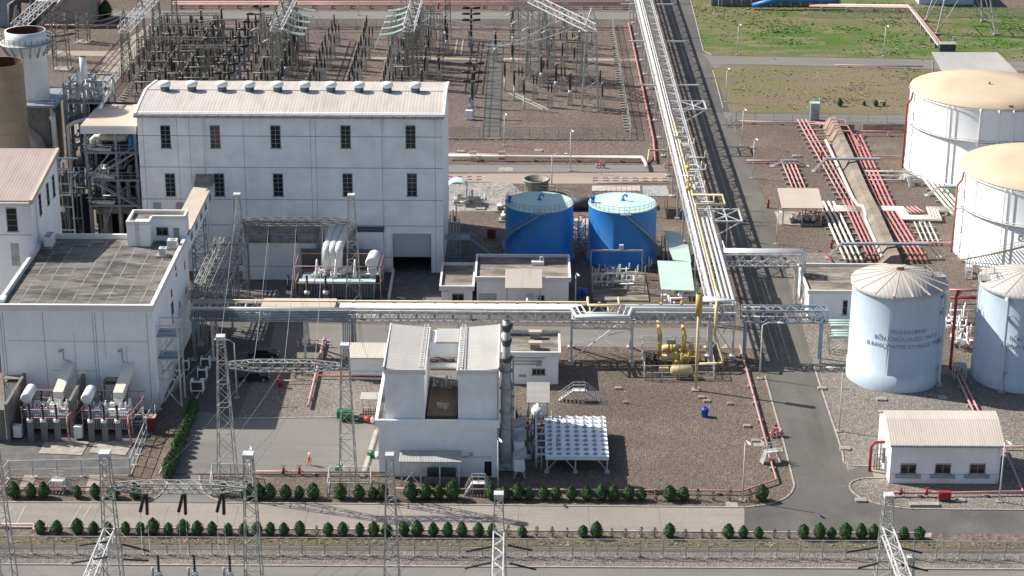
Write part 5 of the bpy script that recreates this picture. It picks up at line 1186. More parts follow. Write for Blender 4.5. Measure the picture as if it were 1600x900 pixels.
m = MB(); m.box(x0 - .2, x1 + .2, YF - 2.8, YF - 2.6, zT - .3, zT); m.box(x0 - .2, x1 + .2, YF - 1.2, YF - 1.0, zT - .3, zT)
for x in (x0, (x0 + x1) / 2, x1): m.bar((x, YF - 2.8, zT - .16), (x, YF, zT - .16), .2); m.bar((x, YF - 2.6, zT - .3), (x, YF, zB), .12)
m.build('loop_shelf', 'steel_w', t)
yp = YF + 2.9; zy = pz + .12
MB().tube([(xat(296, YF), yp, zy), (xat(917, yp), yp, zy), (xat(918, yp), yp, zy + .75), (xat(918, yp), yp - 2.6, zy + .5), (xat(966, yp), yp - 2.6, zy + .5), (xat(966, yp), yp, zy + .75), (xat(967, yp), yp, zy), (xat(1028, yp), yp, zy)], .15, 8).build('gas_pipe', 'yellow2', t)
MB().tube([(xat(1064, yp), yp, zy + .3), (xat(1065, yp), yp, zy), (xat(1118, yp), yp, zy)], .18, 8).build('gas_pipe', 'yellow', t)
m = MB()
for k in range(18): x = xat(520 + k * 32, yp); m.cbox((x, yp, zy - .5), .35, .6, .5)
m.build('pipe_saddle', 'yellow', t)
for k in range(7):   # stacked dark pipes on the left part, dropping at both ends
    z = zB + .1 + k * (zT - zB - .1) / 6; a = xat(322 - k * 3.6, YF); b = xat(536 + k * 3.2, YF); y = YF - .45
    MB().tube([(a, y, .3), (a, y, z), (b, y, z), (b, y, .3)], .10, 6).build('stacked_pipe', 'steel_b', t)
MB().tube([(xat(300, YF), YF - .4, zT + .5), (xat(545, YF), YF - .4, zT + .5), (xat(548, YF), YF - .4, zT)], .2, 8).build('silver_pipe', 'pipe_w', t)
clutter(MB(), xa + 1, xat(560, YF), YF + .6, YK - .3, zB + .2, zT + .5, 34, .12, 41).build('left_piping', 'steel', t)
clutter(MB(), xat(990, YF), xb, YF + .6, YK - .3, zB + .2, zT + .5, 22, .12, 42).build('right_piping', 'steel_w', t)
m = MB()
for k in range(5): y = YF + .5 + k * .55; m.tube([(xa, y, zB + .45), (xb, y, zB + .35)], .11, 6)
m.build('lower_pipes', 'steel', t)
# cable rack running back from its left end
t = thing('cable_rack', 'steel cable rack running back from the left end of the pipe bridge to the hall', 'rack', (xat(312, YB), YB, 0))
for k in range(4): x = xat(300, YB) + k * 1.5; MB().beam((x, YB + .3, zT - .6), (x + .2, HY - 6, zT - .6), .9, .7, 14, .1, .07).build('ladder_tray', 'steel', t)
for y in (YB + 6, YB + 14, HY - 7): m = MB(); m.bar((xat(298, YB), y, 0), (xat(298, YB), y, zT), .3); m.bar((xat(298, YB) + 5.4, y, 0), (xat(298, YB) + 5.4, y, zT), .3); m.bar((xat(298, YB), y, zT - .8), (xat(298, YB) + 5.4, y, zT - .8), .3); m.bar((xat(298, YB), y, .5), (xat(298, YB) + 5.4, y, zT - 1), .14); m.build('bent', 'steel_b', t)
clutter(MB(), xat(300, YB), xat(300, YB) + 4, YB + 1, HY - 9, zT - 2.4, zT - .5, 30, .12, 44).build('piping', 'steel_old', t)
# cream roof over the bridge
y0 = YF + .6; z0 = GY(460, 479.5, y0).z; y1 = y0 + 3.6; z1 = GY(460, 466, y1).z
t = thing('cover_roof', 'cream sheet roof on posts over the left part of the pipe bridge', 'roof', (GY(407, 479, y0).x, y0, zT))
MB().hexa([(GY(407, 479, y0).x, y0, z0 - .12), (GY(523, 479, y0).x, y0, z0 - .12), (GY(523, 479, y0).x, y1, z1 - .12), (GY(409, 479, y0).x, y1, z1 - .12)], [(GY(407, 479, y0).x, y0, z0), (GY(523, 479, y0).x, y0, z0), (GY(523, 479, y0).x, y1, z1), (GY(409, 479, y0).x, y1, z1)]).build('roof_sheet', 'roof_c', t)
m = MB()
for px in (410, 465, 520):
    for y in (y0 + .2, y1 - .2): m.bar((GY(px, 479, y0).x, y, zT + .2), (GY(px, 479, y0).x, y, min(z0, z1) - .1), .12)
m.build('posts', 'steel', t)
# long bridge along the asphalt road
RX0, RX1 = GY(1111, 480, YF + 1).x, GY(1150, 475, YF + 1).x; RY0 = YF + 1.5; RY1 = 640; rz = zT + .75
t = thing('road_pipe_bridge', 'long high pipe bridge following the left side of the asphalt road into the distance', 'pipe bridge', (RX0, RY0, 0))
L_ = RY1 - RY0; n = int(L_ / 3.2)
for x in (RX0, RX1):
    m = MB(); m.bar((x, RY0, rz), (x, RY1, rz), .26); m.bar((x, RY0, rz - 2.0), (x, RY1, rz - 2.0), .26)
    for k in range(n):
        ya, yb = RY0 + L_ * k / n, RY0 + L_ * (k + 1) / n; m.bar((x, ya, rz - 2.0), (x, ya, rz), .15); m.bar((x, ya, rz - 2.0 if k % 2 else rz), (x, yb, rz if k % 2 else rz - 2.0), .13)
    m.build('truss', 'steel_w', t)
m = MB()
for k in range(n):
    ya = RY0 + L_ * k / n; m.bar((RX0, ya, rz), (RX1, ya, rz), .14); m.bar((RX0, ya, rz - 2), (RX1, ya, rz - 2), .14)
    m.bar((RX0 if k % 2 else RX1, ya, rz), (RX1 if k % 2 else RX0, ya + L_ / n, rz), .1)
m.build('cross_beam', 'steel_w', t)
w = RX1 - RX0
for k, (fx, r, mt) in enumerate(((.08, .22, 'pipe_w'), (.24, .15, 'pipe_c'), (.36, .13, 'steel_w'))): MB().tube([(RX0 + w * fx, RY0 + .5, rz + .35), (RX0 + w * fx, RY1, rz + .35)], r, 8).build('silver_pipe', mt, t)
m = MB()
for k, fx in enumerate((.15, .5)): m.tube([(RX0 + w * fx, RY0, rz - 1.6), (RX0 + w * fx, RY1, rz - 1.6)], .22 if k < 2 else .13, 6)
m.build('lower_pipe', 'steel', t)
for fx in (.95,):
    m = MB(); x = RX0 + w * fx; m.bar((x - .22, RY0, rz + .3), (x - .22, RY1, rz + .3), .07, .16); m.bar((x + .22, RY0, rz + .3), (x + .22, RY1, rz + .3), .09, .2)
    for k in range(int(L_ / 1.6)): y = RY0 + k * 1.6; m.bar((x - .22, y, rz + .3), (x + .22, y, rz + .3), .12)
    m.build('ladder_tray', 'steel_w', t)
for i in range(27):
    y = RY0 + 1 + i * 13.2; m = MB(); wide = (i % 3 == 1 and y > 400)
    for x in (RX0, RX1): m.bar((x, y, 0), (x, y, rz - 2), .28); m.cbox((x, y, 0), .9, .9, .3)
    m.bar((RX0, y, .6), (RX1, y, rz - 2.3), .12); m.bar((RX1, y, .6), (RX0, y, rz - 2.3), .12)
    if wide: m.bar((RX0 - 4, y, rz - .9), (RX1 + 5.5, y, rz - .9), .32)
    m.build('bent', 'steel_w', t)
for py in (165, 337):   # loop frames on the right
    c = G(1075 if py < 200 else 1120, py, rz); m = MB(); ya, yb = c.y - 3, c.y + 3.5; xe = RX1 + 5
    for y in (ya, yb): m.bar((RX0, y, rz), (xe, y, rz), .24); m.bar((xe, y, rz), (RX1, y, rz - 3), .18)
    m.bar((xe, ya, rz), (xe, yb, rz), .24); m.bar((RX1 + 2.5, ya, rz), (RX1 + 2.5, yb, rz), .18); m.bar((RX1, ya, rz), (xe, yb, rz), .12); m.bar((RX1, yb, rz), (xe, ya, rz), .12); m.build('loop_frame', 'steel_w', t)
    if py > 200: m = MB(); m.bar((RX1 + 2.5, ya, 0), (RX1 + 2.5, ya, rz), .2); m.build('loop_post', 'steel_w', t)
yl = G(1110, 330, rz).y; ylb = G(1110, 315, rz).y; xg = RX0 + w * .42
MB().tube([(xg, RY0 + 1.5, rz + .5), (xg - .3, RY0 + 6, rz + .5), (xg - .3, yl - 1, rz + .5), (xg - .3, yl, rz + 1.2), (RX1 + 2.6, yl, rz + 1.2), (RX1 + 2.6, ylb, rz + 1.2), (xg - .2, ylb, rz + 1.2), (xg - .2, ylb + 1, rz + .5), (xg - .2, ylb + 52, rz + .5)], .17, 8).build('gas_pipe', 'yellow2', t)
for q in (268, 290, 300): c = G(1075, q, rz); m = MB().lathe(c.x, c.y, [(0, rz + .2), (.5, rz + .3), (.6, rz + .8), (.4, rz + 1.1), (0, rz + 1.2)], 12); m.cyl(c.x, c.y, rz + .9, rz + 1.7, .16, n=8); m.build('gas_valve', 'yellow', t)
c0, c1 = G(1060, 262, rz - 1), G(1077, 335, rz - 1); m = MB().hexa([(c0.x - .5, c0.y, rz - 1.6), (c0.x + .5, c0.y, rz - 1.6), (c1.x + .5, c1.y, rz - 2.6), (c1.x - .5, c1.y, rz - 2.6)], [(c0.x - .5, c0.y, rz - .9), (c0.x + .5, c0.y, rz - .9), (c1.x + .5, c1.y, rz - 1.9), (c1.x - .5, c1.y, rz - 1.9)]); m.build('cable_duct', 'steel_b', t)
clutter(MB(), RX0 + .4, RX1 - .6, RY0 + 45, RY0 + 95, rz + .2, rz + 1.6, 40, .14, 47).build('top_fittings', 'steel_w', t)
m = MB()  # pipes bending onto the main bridge at the corner
for k in range(4): x = RX0 + w * (.35 + k * .2); m.tube([(x, RY0 + 40, rz + .35), (x, RY0 + 2 - k * .4, rz + .35), (RX0 - 2 + k * .3, RY0 + 2 - k * .4, rz + .35)], .2, 8)
m.build('corner_pipe', 'pipe_w', t)
# two bridges over the road
def road_bridge(pxa, pxb, yb, z, label, legs, npipe, mat):
    xa, xb = GY(pxa, 400, yb).x, GY(pxb, 400, yb).x; t = thing('road_crossing_bridge', label, 'pipe bridge', (xa, yb, z))
    MB().beam((xa, yb, z - 1.9), (xb, yb, z - 1.9), 2.2, 1.9, 12, .22, .13).build('truss', mat, t)
    for k in range(npipe): y = yb - .9 + k * 1.8 / max(1, npipe - 1); MB().tube([(xa - 1.5 + k * .5, y + 4, z + .3), (xa - 1.5 + k * .5, y, z + .3), (xb, y, z + .3), (xb + .3 + k * .2, y, z - .5), (xb + .3 + k * .2, y, .6)] if npipe > 3 else [(xa, y, z - 1 + k * .4), (xb, y, z - 1 + k * .4)], .11, 8).build('pipe', 'pipe_w' if npipe > 3 else 'steel', t)
    for px in legs:
        x = GY(px, 400, yb).x; m = MB()
        for y in (yb - 1, yb + 1): m.bar((x, y, 0), (x, y, z - 1.9), .28)
        m.bar((x, yb - 1, .4), (x, yb + 1, z - 2.2), .12); m.build('bent', mat, t)
road_bridge(1128, 1250, G(1190, 395, rz - .4).y, rz - .4, 'pale pipe bridge crossing the asphalt road behind the other crossing', (1246,), 5, 'steel_w')
road_bridge(1163, 1297, YF + 1.2, zT + .4, 'grey blue pipe bridge crossing the asphalt road nearest to the water tanks', (1170, 1290), 3, 'steel_b')
c = G(1305, 553); t = thing('valve_stand', 'pale lattice pipe stand with valves at the road edge beside the near water tank', 'pipe stand', c)
m = MB()
for k in range(3): m.bar((c.x - 1, c.y + k, 0), (c.x + 4, c.y + k, 3.2), .1); m.bar((c.x - 1, c.y + k, 4.4), (c.x + 5, c.y + k, 4.4), .2); m.bar((c.x - 1, c.y + k, 2.6), (c.x + 5, c.y + k, 2.6), .2); m.bar((c.x - 1, c.y + k, 0), (c.x - 1, c.y + k, 4.4), .18); m.bar((c.x + 3.5, c.y + k, 0), (c.x + 3.5, c.y + k, 4.4), .18)
m.build('frame', 'steel', t); m = MB()
for k in range(3): m.tube([(c.x - 1, c.y + k, 3.0), (c.x + 5, c.y + k, 3.0)], .2, 8); m.tube([(c.x - 1, c.y + k, 4.7), (c.x + 5, c.y + k, 4.7)], .16, 8)
m.build('pipes', 'mint', t)
# ================================================================== gas skid, mast
c = G(1087, 610); z1 = hz(1087, 610, 459); t = thing('vent_mast', 'tall yellow vent mast with a fat cylinder top beside the gas skid', 'mast', c)
MB().cyl(c.x, c.y, 0, z1 - 3.0, .22, n=12).build('pipe', 'yellow2', t); MB().cyl(c.x, c.y, z1 - 3.2, z1, .5, n=16).build('silencer', 'yellow', t); MB().cyl(c.x, c.y, z1, z1 + .02, .42, n=14).build('mouth', 'dark', t); MB().cbox((c.x, c.y, 0), 1.1, 1.1, .25).build('footing', 'padc', t)
fp = [(1002, 547), (1113, 549), (1117, 578), (1007, 594)]; fp = [(1002, 547), (1108, 549), (1116, 592), (1007, 594)]
def fence(pix, h, label, sp=2.8, name='mesh_fence', mat='steel_w', closed=False, chain=True, cat='fence', group=None, mid=True, foot=False):
    pts = [G(*p) for p in pix]; t = thing(name, label, cat, pts[0], group); post = None; m = MB(); ch = MB()
    if closed: pts.append(pts[0])
    for a, b in zip(pts[:-1], pts[1:]):
        n = max(1, round((b - a).length / sp))
        for z in ((h, h * .5, .15) if mid else (h, .15)): m.bar(a + vec(0, 0, z), b + vec(0, 0, z), .07)
        for k in range(n + 1):
            p = a.lerp(b, k / n)
            if post is None:
                q = MB().cbox((p.x, p.y, 0), .13, .13, h + .05)
                if foot: q.cbox((p.x, p.y, 0), .62, .45, .16)
                post = q.build('post', mat, t); p0 = p
            else: d = post.copy(); COL.objects.link(d); d.parent = t; d.location = p - p0
        if chain: ch.face([a + vec(0, .03, .1), b + vec(0, .03, .1), b + vec(0, .03, h), a + vec(0, .03, h)])
    m.build('rail', mat, t)
    if chain: ch.build('mesh', 'chain', t)
    return t
fence(fp, 2.3, 'white mesh fence enclosing the yellow gas skid', closed=True)
c = G(1060, 575); t = thing('gas_skid', 'yellow gas regulating skid of drums, pipes and valves inside a mesh fence', 'gas skid', c)
for px0, px1, py, r in ((1036, 1071, 556, .62), (1034, 1076, 571, .62), (1050, 1079, 590, .8)):
    a, b = G(px0, py), G(px1, py); MB().tube([a + vec(-.3, 0, 1.2), a + vec(0, 0, 1.2), b + vec(0, 0, 1.2), b + vec(.3, 0, 1.2)], [r * .5, r, r, r * .5], 12).build('drum', 'yellow2', t)
    m = MB(); m.cbox((a.x + .6, a.y, 0), .5, 1, .8); m.cbox((b.x - .6, b.y, 0), .5, 1, .8); m.build('saddle', 'yellow', t)
for px, py in ((1030, 566), (1068, 566)):
    a = G(px, py); MB().tube([a + vec(0, 10, 4.6), a + vec(0, 9, 5.0), a + vec(0, 3.5, 4.6), a + vec(0, 0, 4.2), a + vec(0, 0, .8)], .27, 10).build('riser', 'yellow', t)
clutter(MB(), c.x - 2.4, c.x + 1.6, c.y - 1.5, c.y + 3, .3, 3.2, 34, .2, 55).build('piping', 'yellow', t)
clutter(MB(), c.x - 5, c.x - 2.5, c.y - 1, c.y + 4, .2, 1.6, 18, .14, 56).build('dark_piping', 'dsteel', t)
a = G(1048, 548); MB().cbox((a.x, a.y, .8), 1.3, .3, 1.0).build('control_panel', 'steel_b', t)
b = G(1037, 583); MB().cbox((b.x, b.y, .1), 1.4, 1, .9).build('cabinet', 'yellow2', t)
p = [GY(1118, 480, YF).x, YF]; e = G(1128, 582); f = G(1092, 583)
MB().tube([(RX0 + 1, RY0 + 1.2, rz + .4), (RX0 + .6, YF - .8, rz + .1), (RX0 + .6, YF - .8, 5.6), (e.x - 1, e.y + 3, 5.0), (e.x, e.y, 2.2), (e.x, e.y, 1.5), (f.x, f.y, 1.5)], .18, 8).build('yellow_drop_pipe', 'yellow2', None, 'yellow pipe dropping from the bridge corner and bending to the vent mast', 'pipe')
# ================================================================== transformers
def ins_stack(m, x, y, z0, z1, r=.14, n=8, rib=True):
    k = max(3, int((z1 - z0) / .28)) if rib else 1; pr = []
    for i in range(k):
        a = z0 + (z1 - z0) * i / k; b = z0 + (z1 - z0) * (i + 1) / k; pr += [(r * .7, a), (r * 1.25, a + (b - a) * .45), (r * .7, b)]
    return m.lathe(x, y, pr, n)
def conservator(t, a, b, r, mat='tankw', leg=2.2):
    d = (b - a).normalized(); MB().tube([a - d * .12, a, b, b + d * .12], [r * .8, r, r, r * .8], 18).build('conservator', mat, t)
    m = MB(); p = a.lerp(b, .3); m.cbox((p.x, p.y, p.z - r - leg), .9, .8, leg + .3); m.build('conservator_stand', 'tgrey', t)
def unit_transformer(px, py, label):
    c = G(px, py); t = thing('transformer', label, 'transformer', c, 'twin transformers before the white block'); x, y = c.x, c.y
    MB().box(x - 2.6, x + 2.6, y + .2, y + 3.6, .5, 3.0).build('tank', 'tgrey', t); m = MB()
    for k in range(22): q = x - 2.7 + k * 5.4 / 21; m.box(q - .04, q + .04, y - .5, y + .18, .8, 2.9)
    m.build('radiator_fins', 'tgrey', t)
    clutter(MB(), x - 2.4, x + 1.4, y + .4, y + 3.0, 3.0, 4.3, 22, .14, int(px)).build('top_fittings', 'pipe_w', t)
    conservator(t, vec(x - 3.1, y + .6, 4.9), vec(x - 3.1, y + 4.0, 4.9), .75)
    for k in range(3):
        q = x - 1.5 + k * 1.55
        b = MB().lathe(q, y + 2.9, [(.2, 3.0), (.22, 3.5), (.1, 3.55)], 10).build('bushing', 'pipe_w', t); ins_stack(MB(), q, y + 2.9, 3.5, 5.0, .18).build('insulator', 'black', b)
        q = x - 1.9 + k * 1.85
        b = MB().box(q - .38, q + .38, y - 3.0, y - 2.4, 0, 2.9).build('pillar', 'wallgrey', t)
        ins_stack(MB(), q - .05, y - 2.7, 3.3, 5.4, .2).build('insulator', 'black', b); MB().lathe(q - .05, y - 2.7, [(.4, 2.9), (.42, 3.3), (.15, 3.35)], 10).build('insulator_base', 'pipe_w', b)
    wy = CY - .06; MB().hexa([(x + .3, y + 2.2, 4.0), (x + 1.7, y + 2.2, 4.0), (x + 2.3, wy, 6.4), (x + .9, wy, 6.4)], [(x + .3, y + 2.2, 5.2), (x + 1.7, y + 2.2, 5.2), (x + 2.3, wy, 7.4), (x + .9, wy, 7.4)]).build('bus_duct', 'pipe_c', t)
    MB().box(x + .5, x + 1.5, y + 2.0, y + 2.7, 2.9, 4.3).build('duct_box', 'tankw', t)
    m = MB()
    for z in (3.2, 4.4): m.tube([(x - 3.4, y - 1.2, z - .4), (x + 3.6, y - 1.2, z - .4), (x + 4.3, y + 1.5, z - .2), (x + 4.3, y + 4.6, z), (x - 3.4, y + 4.6, z), (x - 3.4, y - 1.2, z - .4)], .06, 6)
    for q in (-3.4, 3.4):
        for w in (-1.2, 4.6): m.tube([(x + q, y + w, 0), (x + q, y + w, 4.4)], .08, 6)
    m.build('spray_frame', 'pipe_p', t)
    MB().tube([(x + 4.0, y - 4.6, .5), (x + 3.4, y - 3.4, 1.2), (x + 3.2, y - 2.6, 3.6), (x + 3.9, y - 1.3, 4.0)], .12, 8).build('riser_pipe', 'pipe_r', t)
    MB().cbox((x - 3.9, y - 1.9, .3), 1.1, .9, 1.7).build('cabinet', 'whitep', t)
    clutter(MB(), x + 1.6, x + 3.6, y + .2, y + 3.4, .4, 3.6, 16, .12, int(px) + 3).build('side_piping', 'steel', t)
unit_transformer(78, 676, 'left grey transformer with white conservator between the two fire walls')
unit_transformer(172, 677, 'right grey transformer with white conservator beside the slanted white fence')
for xa, ya, xb, yb, ht, l in ((14, 690, 33, 633, 5.6, 'left grey concrete fire wall beside the left transformer'), (113, 684, 130, 636, 5.6, 'middle grey concrete fire wall between the two transformers')):
    a, b = G(xa, ya), G(xb, yb); MB().box(a.x - .2, a.x + .2, a.y, b.y, 0, ht).build('fire_wall', 'wallgrey', None, l, 'wall')
a, b = G(-30, 688), G(12, 690); MB().box(a.x, b.x - .3, a.y, a.y + .35, 0, 4.6).build('fire_wall', 'wallgrey', None, 'low grey concrete wall at the left picture edge facing the viewer', 'wall')
c = G(236, 676); t = thing('hose_box', 'red hose cabinet with a pink lid beside the slanted white fence', 'cabinet', c); MB().cbox((c.x, c.y, .2), 1.0, .9, 2.2).build('cabinet', plain('dark_red', (.16, .02, .025)), t); MB().cbox((c.x, c.y, 2.42), 1.6, 1.3, .12).build('lid', 'pipe_p', t); MB().cbox((c.x, c.y, 0), .8, .7, .19).build('base', 'padc', t)
# main transformer before the hall
c = G(527, 470); x, y = c.x, c.y; t = thing('main_transformer', 'large transformer with three sloping white bus ducts before the turbine hall', 'transformer', c)
MB().box(x - 5.8, x + 6.0, y, y + 4.5, .6, 3.4).build('tank', 'steel_b', t); MB().box(x - 6.1, x + 6.3, y - .7, y + .6, 3.2, 3.6).build('radiator_deck', 'aqua', t)
m = MB()
for k in range(26): q = x - 6 + k * 12 / 25; m.box(q - .05, q + .05, y - .7, y - .05, .6, 3.15)
m.build('radiator_fins', 'steel_b', t)
clutter(MB(), x - 4.5, x + 3.5, y + .8, y + 4, 3.4, 5.0, 34, .2, 61).build('top_fittings', 'pipe_w', t)
for k in range(3):
    q = x - 3.4 + k * 3.1; MB().tube([(q, y + 1.6, 3.4), (q, y + 1.6, 4.2), (q + .1, y + 1.6, 6.6)], [.45, .3, .12], 8).build('white_bushing', 'pipe_w', t)
    q = x - 7.6 + k * 3.0; b = MB().box(q - .35, q + .35, y - 2.6, y - 2.0, 0, 2.2).build('pillar', 'wallgrey', t); ins_stack(MB(), q, y - 2.3, 2.4, 5.2, .2).build('insulator', 'black', b); MB().lathe(q, y - 2.3, [(.45, 2.1), (.5, 2.5), (.2, 2.6)], 10).build('insulator_base', 'pipe_w', b)
    d = GY(510 + k * 9.3, 400, y + 3.4).x; z1 = GY(510, 391, y + 3.4).z; z0 = GY(510, 420, y + 3.4).z; yh = HY - .03; zh = GY(540, 352, HY).z; xh = GY(521 + k * 12, 350, HY).x
    MB().tube([(d, y + 3.4, z0), (d, y + 3.4, z1 - .2), (d + (xh - d) * .12, y + 4.2, z1 + .3), (xh, yh, zh)], .68, 12).build('bus_duct', 'pipe_w', t)
    MB().cyl(d, y + 3.4, 3.2, z0, .45, n=12).build('duct_foot', 'tgrey', t)
conservator(t, vec(x + 5.6, y + 1.0, 6.2), vec(x + 5.9, y + 5.0, 6.2), 1.0, 'tankw', 2.6)
m = MB()
for z in (3.5, 6.4): m.tube([(x - 6.6, y - 1.2, z), (x + 7.2, y - 1.2, z), (x + 7.4, y + 5, z), (x - 6.6, y + 5, z), (x - 6.6, y - 1.2, z)], .06, 6)
for q in (-6.6, 7.2, -.5):
    for w in (-1.2, 5): m.tube([(x + q, y + w, 0), (x + q, y + w, 6.4)], .08, 6)
m.build('spray_frame', 'pipe_p', t)
a, b = GY(474, 430, by + .6).x, GY(590, 430, by + .6).x; z = GY(530, 391, by - .5).z
m = MB().box(a, b, by - .9, by - .5, 0, z); m.box(a - .15, b + .15, by - 1.0, by - .4, z + .003, z + .2); m.build('fire_wall', 'wallgrey', None, 'dark mottled concrete fire wall behind the large transformer', 'wall')
a = G(606, 470); b = GY(612, 418, HY - 3); MB().hexa([(a.x, a.y, 0), (a.x + .3, a.y, 0), (b.x + .3, HY - 1, 0), (b.x, HY - 1, 0)], [(a.x, a.y, .9), (a.x + .3, a.y, .9), (b.x + .3, HY - 1, 1.1), (b.x, HY - 1, 1.1)]).build('ramp_wall', 'trim', None, 'low white ramp wall leading to the roller door of the hall', 'low wall')
# ================================================================== lattice gantries
def column(t, px, pyb, pyt, w0=2.0, w1=.9, mat='steel', n=13, cap=True, leg=.12, br=.062):
    c = G(px, pyb); z = hz(px, pyb, pyt); o = MB().tower(c.x, c.y, 0, z - .02, w0, w1, n, leg, br).build('column', mat, t)
    if cap: MB().box(c.x - w1 * .62, c.x + w1 * .62, c.y - w1 * .62, c.y + w1 * .62, z, z + .5).build('cap', 'steel_w', o)
    return c, z, o
def string(a, b, label, mat='black', r=.17, group=None, sag=0, nm='insulator_string'):
    a = Vector(a); b = Vector(b); n = 14; pts = []; rr = []
    for k in range(n * 2 + 1):
        q = a.lerp(b, k / (n * 2)); q.z -= sag * 4 * (k / (2 * n)) * (1 - k / (2 * n)); pts.append(q); rr.append(r * (1.15 if k % 2 else .75))
    return MB().tube(pts, rr, 8).build(nm, mat, None, label, 'insulator', group)
def wire(a, b, sag, label, r=.03, mat='joint', nm='power_line'):
    a = Vector(a); b = Vector(b); return MB().tube([a.lerp(b, k / 14) - vec(0, 0, sag * 4 * (k / 14) * (1 - k / 14)) for k in range(15)], r, 4).build(nm, mat, None, label, 'wire')
# foreground gantry
g1 = thing('gantry', 'foreground lattice gantry with a cross beam over the road at lower left', 'gantry', G(178, 925))
ca, za, oa = column(g1, 180, 928, 712, 2.1, 1.0); cb_, zb_, ob = column(g1, 398, 928, 714, 2.1, 1.0)
zbm = GY(290, 768, ca.y).z; MB().beam((ca.x + .4, ca.y, zbm), (cb_.x - .4, ca.y, zbm), 1.1, 1.15, 18, .13, .075, .25).build('cross_beam', 'steel', g1)
MB().beam((ca.x, ca.y - .6, GY(180, 828, ca.y).z - .6), (ca.x, ca.y - 26, GY(180, 828, ca.y).z - .6), 1.2, 1.1, 14, .14, .08).build('side_beam', 'steel_w', g1)
g2 = thing('lattice_mast', 'slim lattice mast standing at the lower left picture corner', 'mast', G(12, 930)); column(g2, 14, 930, 708, 2.1, .8)
g2 = thing('lattice_mast', 'tall slim lattice mast in the foreground in front of the lean-to', 'mast', G(612, 930)); cm, zm, _ = column(g2, 613, 928, 715, 1.9, .8)
g3 = thing('gantry', 'foreground lattice mast with pale lower beam at the bottom centre', 'gantry', G(778, 930)); cc, zc, _ = column(g3, 779, 930, 776, 2.0, .9); MB().beam((cc.x, cc.y - .6, GY(778, 832, cc.y).z - .6), (cc.x, cc.y - 26, GY(778, 832, cc.y).z - .6), 1.2, 1.1, 14, .14, .08).build('side_beam', 'steel_w', g3)
g4 = thing('gantry', 'foreground lattice mast with a pale beam slanting to the bottom right', 'gantry', G(1378, 930)); ce, ze, _ = column(g4, 1377, 930, 778, 2.1, .9); MB().beam((ce.x, ce.y - .6, GY(1378, 826, ce.y).z - .6), (ce.x, ce.y - 26, GY(1378, 826, ce.y).z - .6), 1.2, 1.1, 14, .14, .08).build('side_beam', 'steel_w', g4)
g5 = thing('lattice_mast', 'stub of a lattice mast cut by the bottom edge right of the slanting beam', 'mast', G(1415, 960)); column(g5, 1416, 960, 875, 1.2, .7)
for k, px in enumerate((225, 285, 345)):
    for j in (0, 1):
        a = GY(px + 1 + j * 3, 771, ca.y - .3 + j * .5); b = GY(px - 6 + j * 11, 800 + j * 4, ca.y - .3 + j * .5); string(a, b, '%s black insulator string of the %s pair hanging from the foreground beam' % (('left', 'right')[j], ('left', 'middle', 'right')[k]), r=.2, group='black insulator strings over the front road')
        wire(b, GY(px - 4 + j * 14, 860, ca.y - 12), 2.5, 'thin wire looping down from the %s string of the %s foreground pair' % (('left', 'right')[j], ('left', 'middle', 'right')[k]), .025)
for k, px in enumerate((250, 306, 361)):   # post insulators at the lower edge
    c = G(px, 925); z = hz(px, 925, 897); t = thing('post_insulator', '%s black post insulator on a pedestal at the bottom left edge' % ('left', 'middle', 'right')[k], 'insulator', c, 'post insulators at the bottom left edge')
    MB().tower(c.x, c.y, 0, z, .8, .6, 5, .09, .05).build('pedestal', 'steel', t); MB().lathe(c.x, c.y, [(.4, z), (.42, z + .3), (.2, z + .4)], 10).build('base', 'pipe_w', t); ins_stack(MB(), c.x, c.y, z + .3, hz(px, 925, 868), .17).build('insulator', 'black', t); MB().cyl(c.x - .7, c.y, z - .2, z + .9, .16, n=8).build('side_can', 'steel', t)
for k, (x0, y0, x1, y1) in enumerate(((775, 853, 728, 862), (772, 878, 726, 888), (793, 852, 832, 860), (795, 880, 838, 890), (1372, 855, 1322, 863), (1372, 880, 1340, 888), (1402, 855, 1441, 864), (1408, 882, 1450, 892), (172, 846, 124, 852), (168, 870, 112, 880), (190, 850, 236, 862), (192, 874, 232, 876))):
    Y = (cc.y if k < 4 else ce.y if k < 8 else ca.y) - (3 if k % 2 == 0 else 8)
    string(GY(x0, y0, Y), GY(x1, y1, Y), 'black insulator string stretched %s from the %s foreground beam, %s one' % ('left' if k % 4 < 2 else 'right', ('bottom centre', 'bottom right', 'lower left')[k // 4], 'upper' if k % 2 == 0 else 'lower'), r=.13, group='black insulator strings of the side beams')
for gg, q, zq in ((g1, ca, GY(180, 828, ca.y).z), (g3, cc, GY(778, 832, cc.y).z), (g4, ce, GY(1378, 826, ce.y).z)): MB().tower(q.x, q.y - 26.8, 0, zq + .5, 2.0, 1.1, 10, .12, .062).build('end_column', 'steel', gg)
# yard gantry
g = thing('gantry', 'lattice gantry with a cambered beam standing in the paved yard', 'gantry', G(360, 770))
c1, z1, o1 = column(g, 357, 770, 530, 2.5, .9); c2, z2, o2 = column(g, 545, 772, 543, 2.3, .9)
zy_ = GY(450, 578, c1.y).z; MB().beam((c1.x + .5, c1.y, zy_), (c2.x - .5, c2.y, zy_), 1.1, 1.2, 18, .13, .075, .25).build('cross_beam', 'steel', g)
MB().lathe(c1.x + .1, c1.y - 1.2, [(0, GY(357, 708, c1.y).z), (.2, GY(357, 708, c1.y).z + .2), (0, GY(357, 708, c1.y).z + .5)], 8).build('lamp', 'whitep', g)
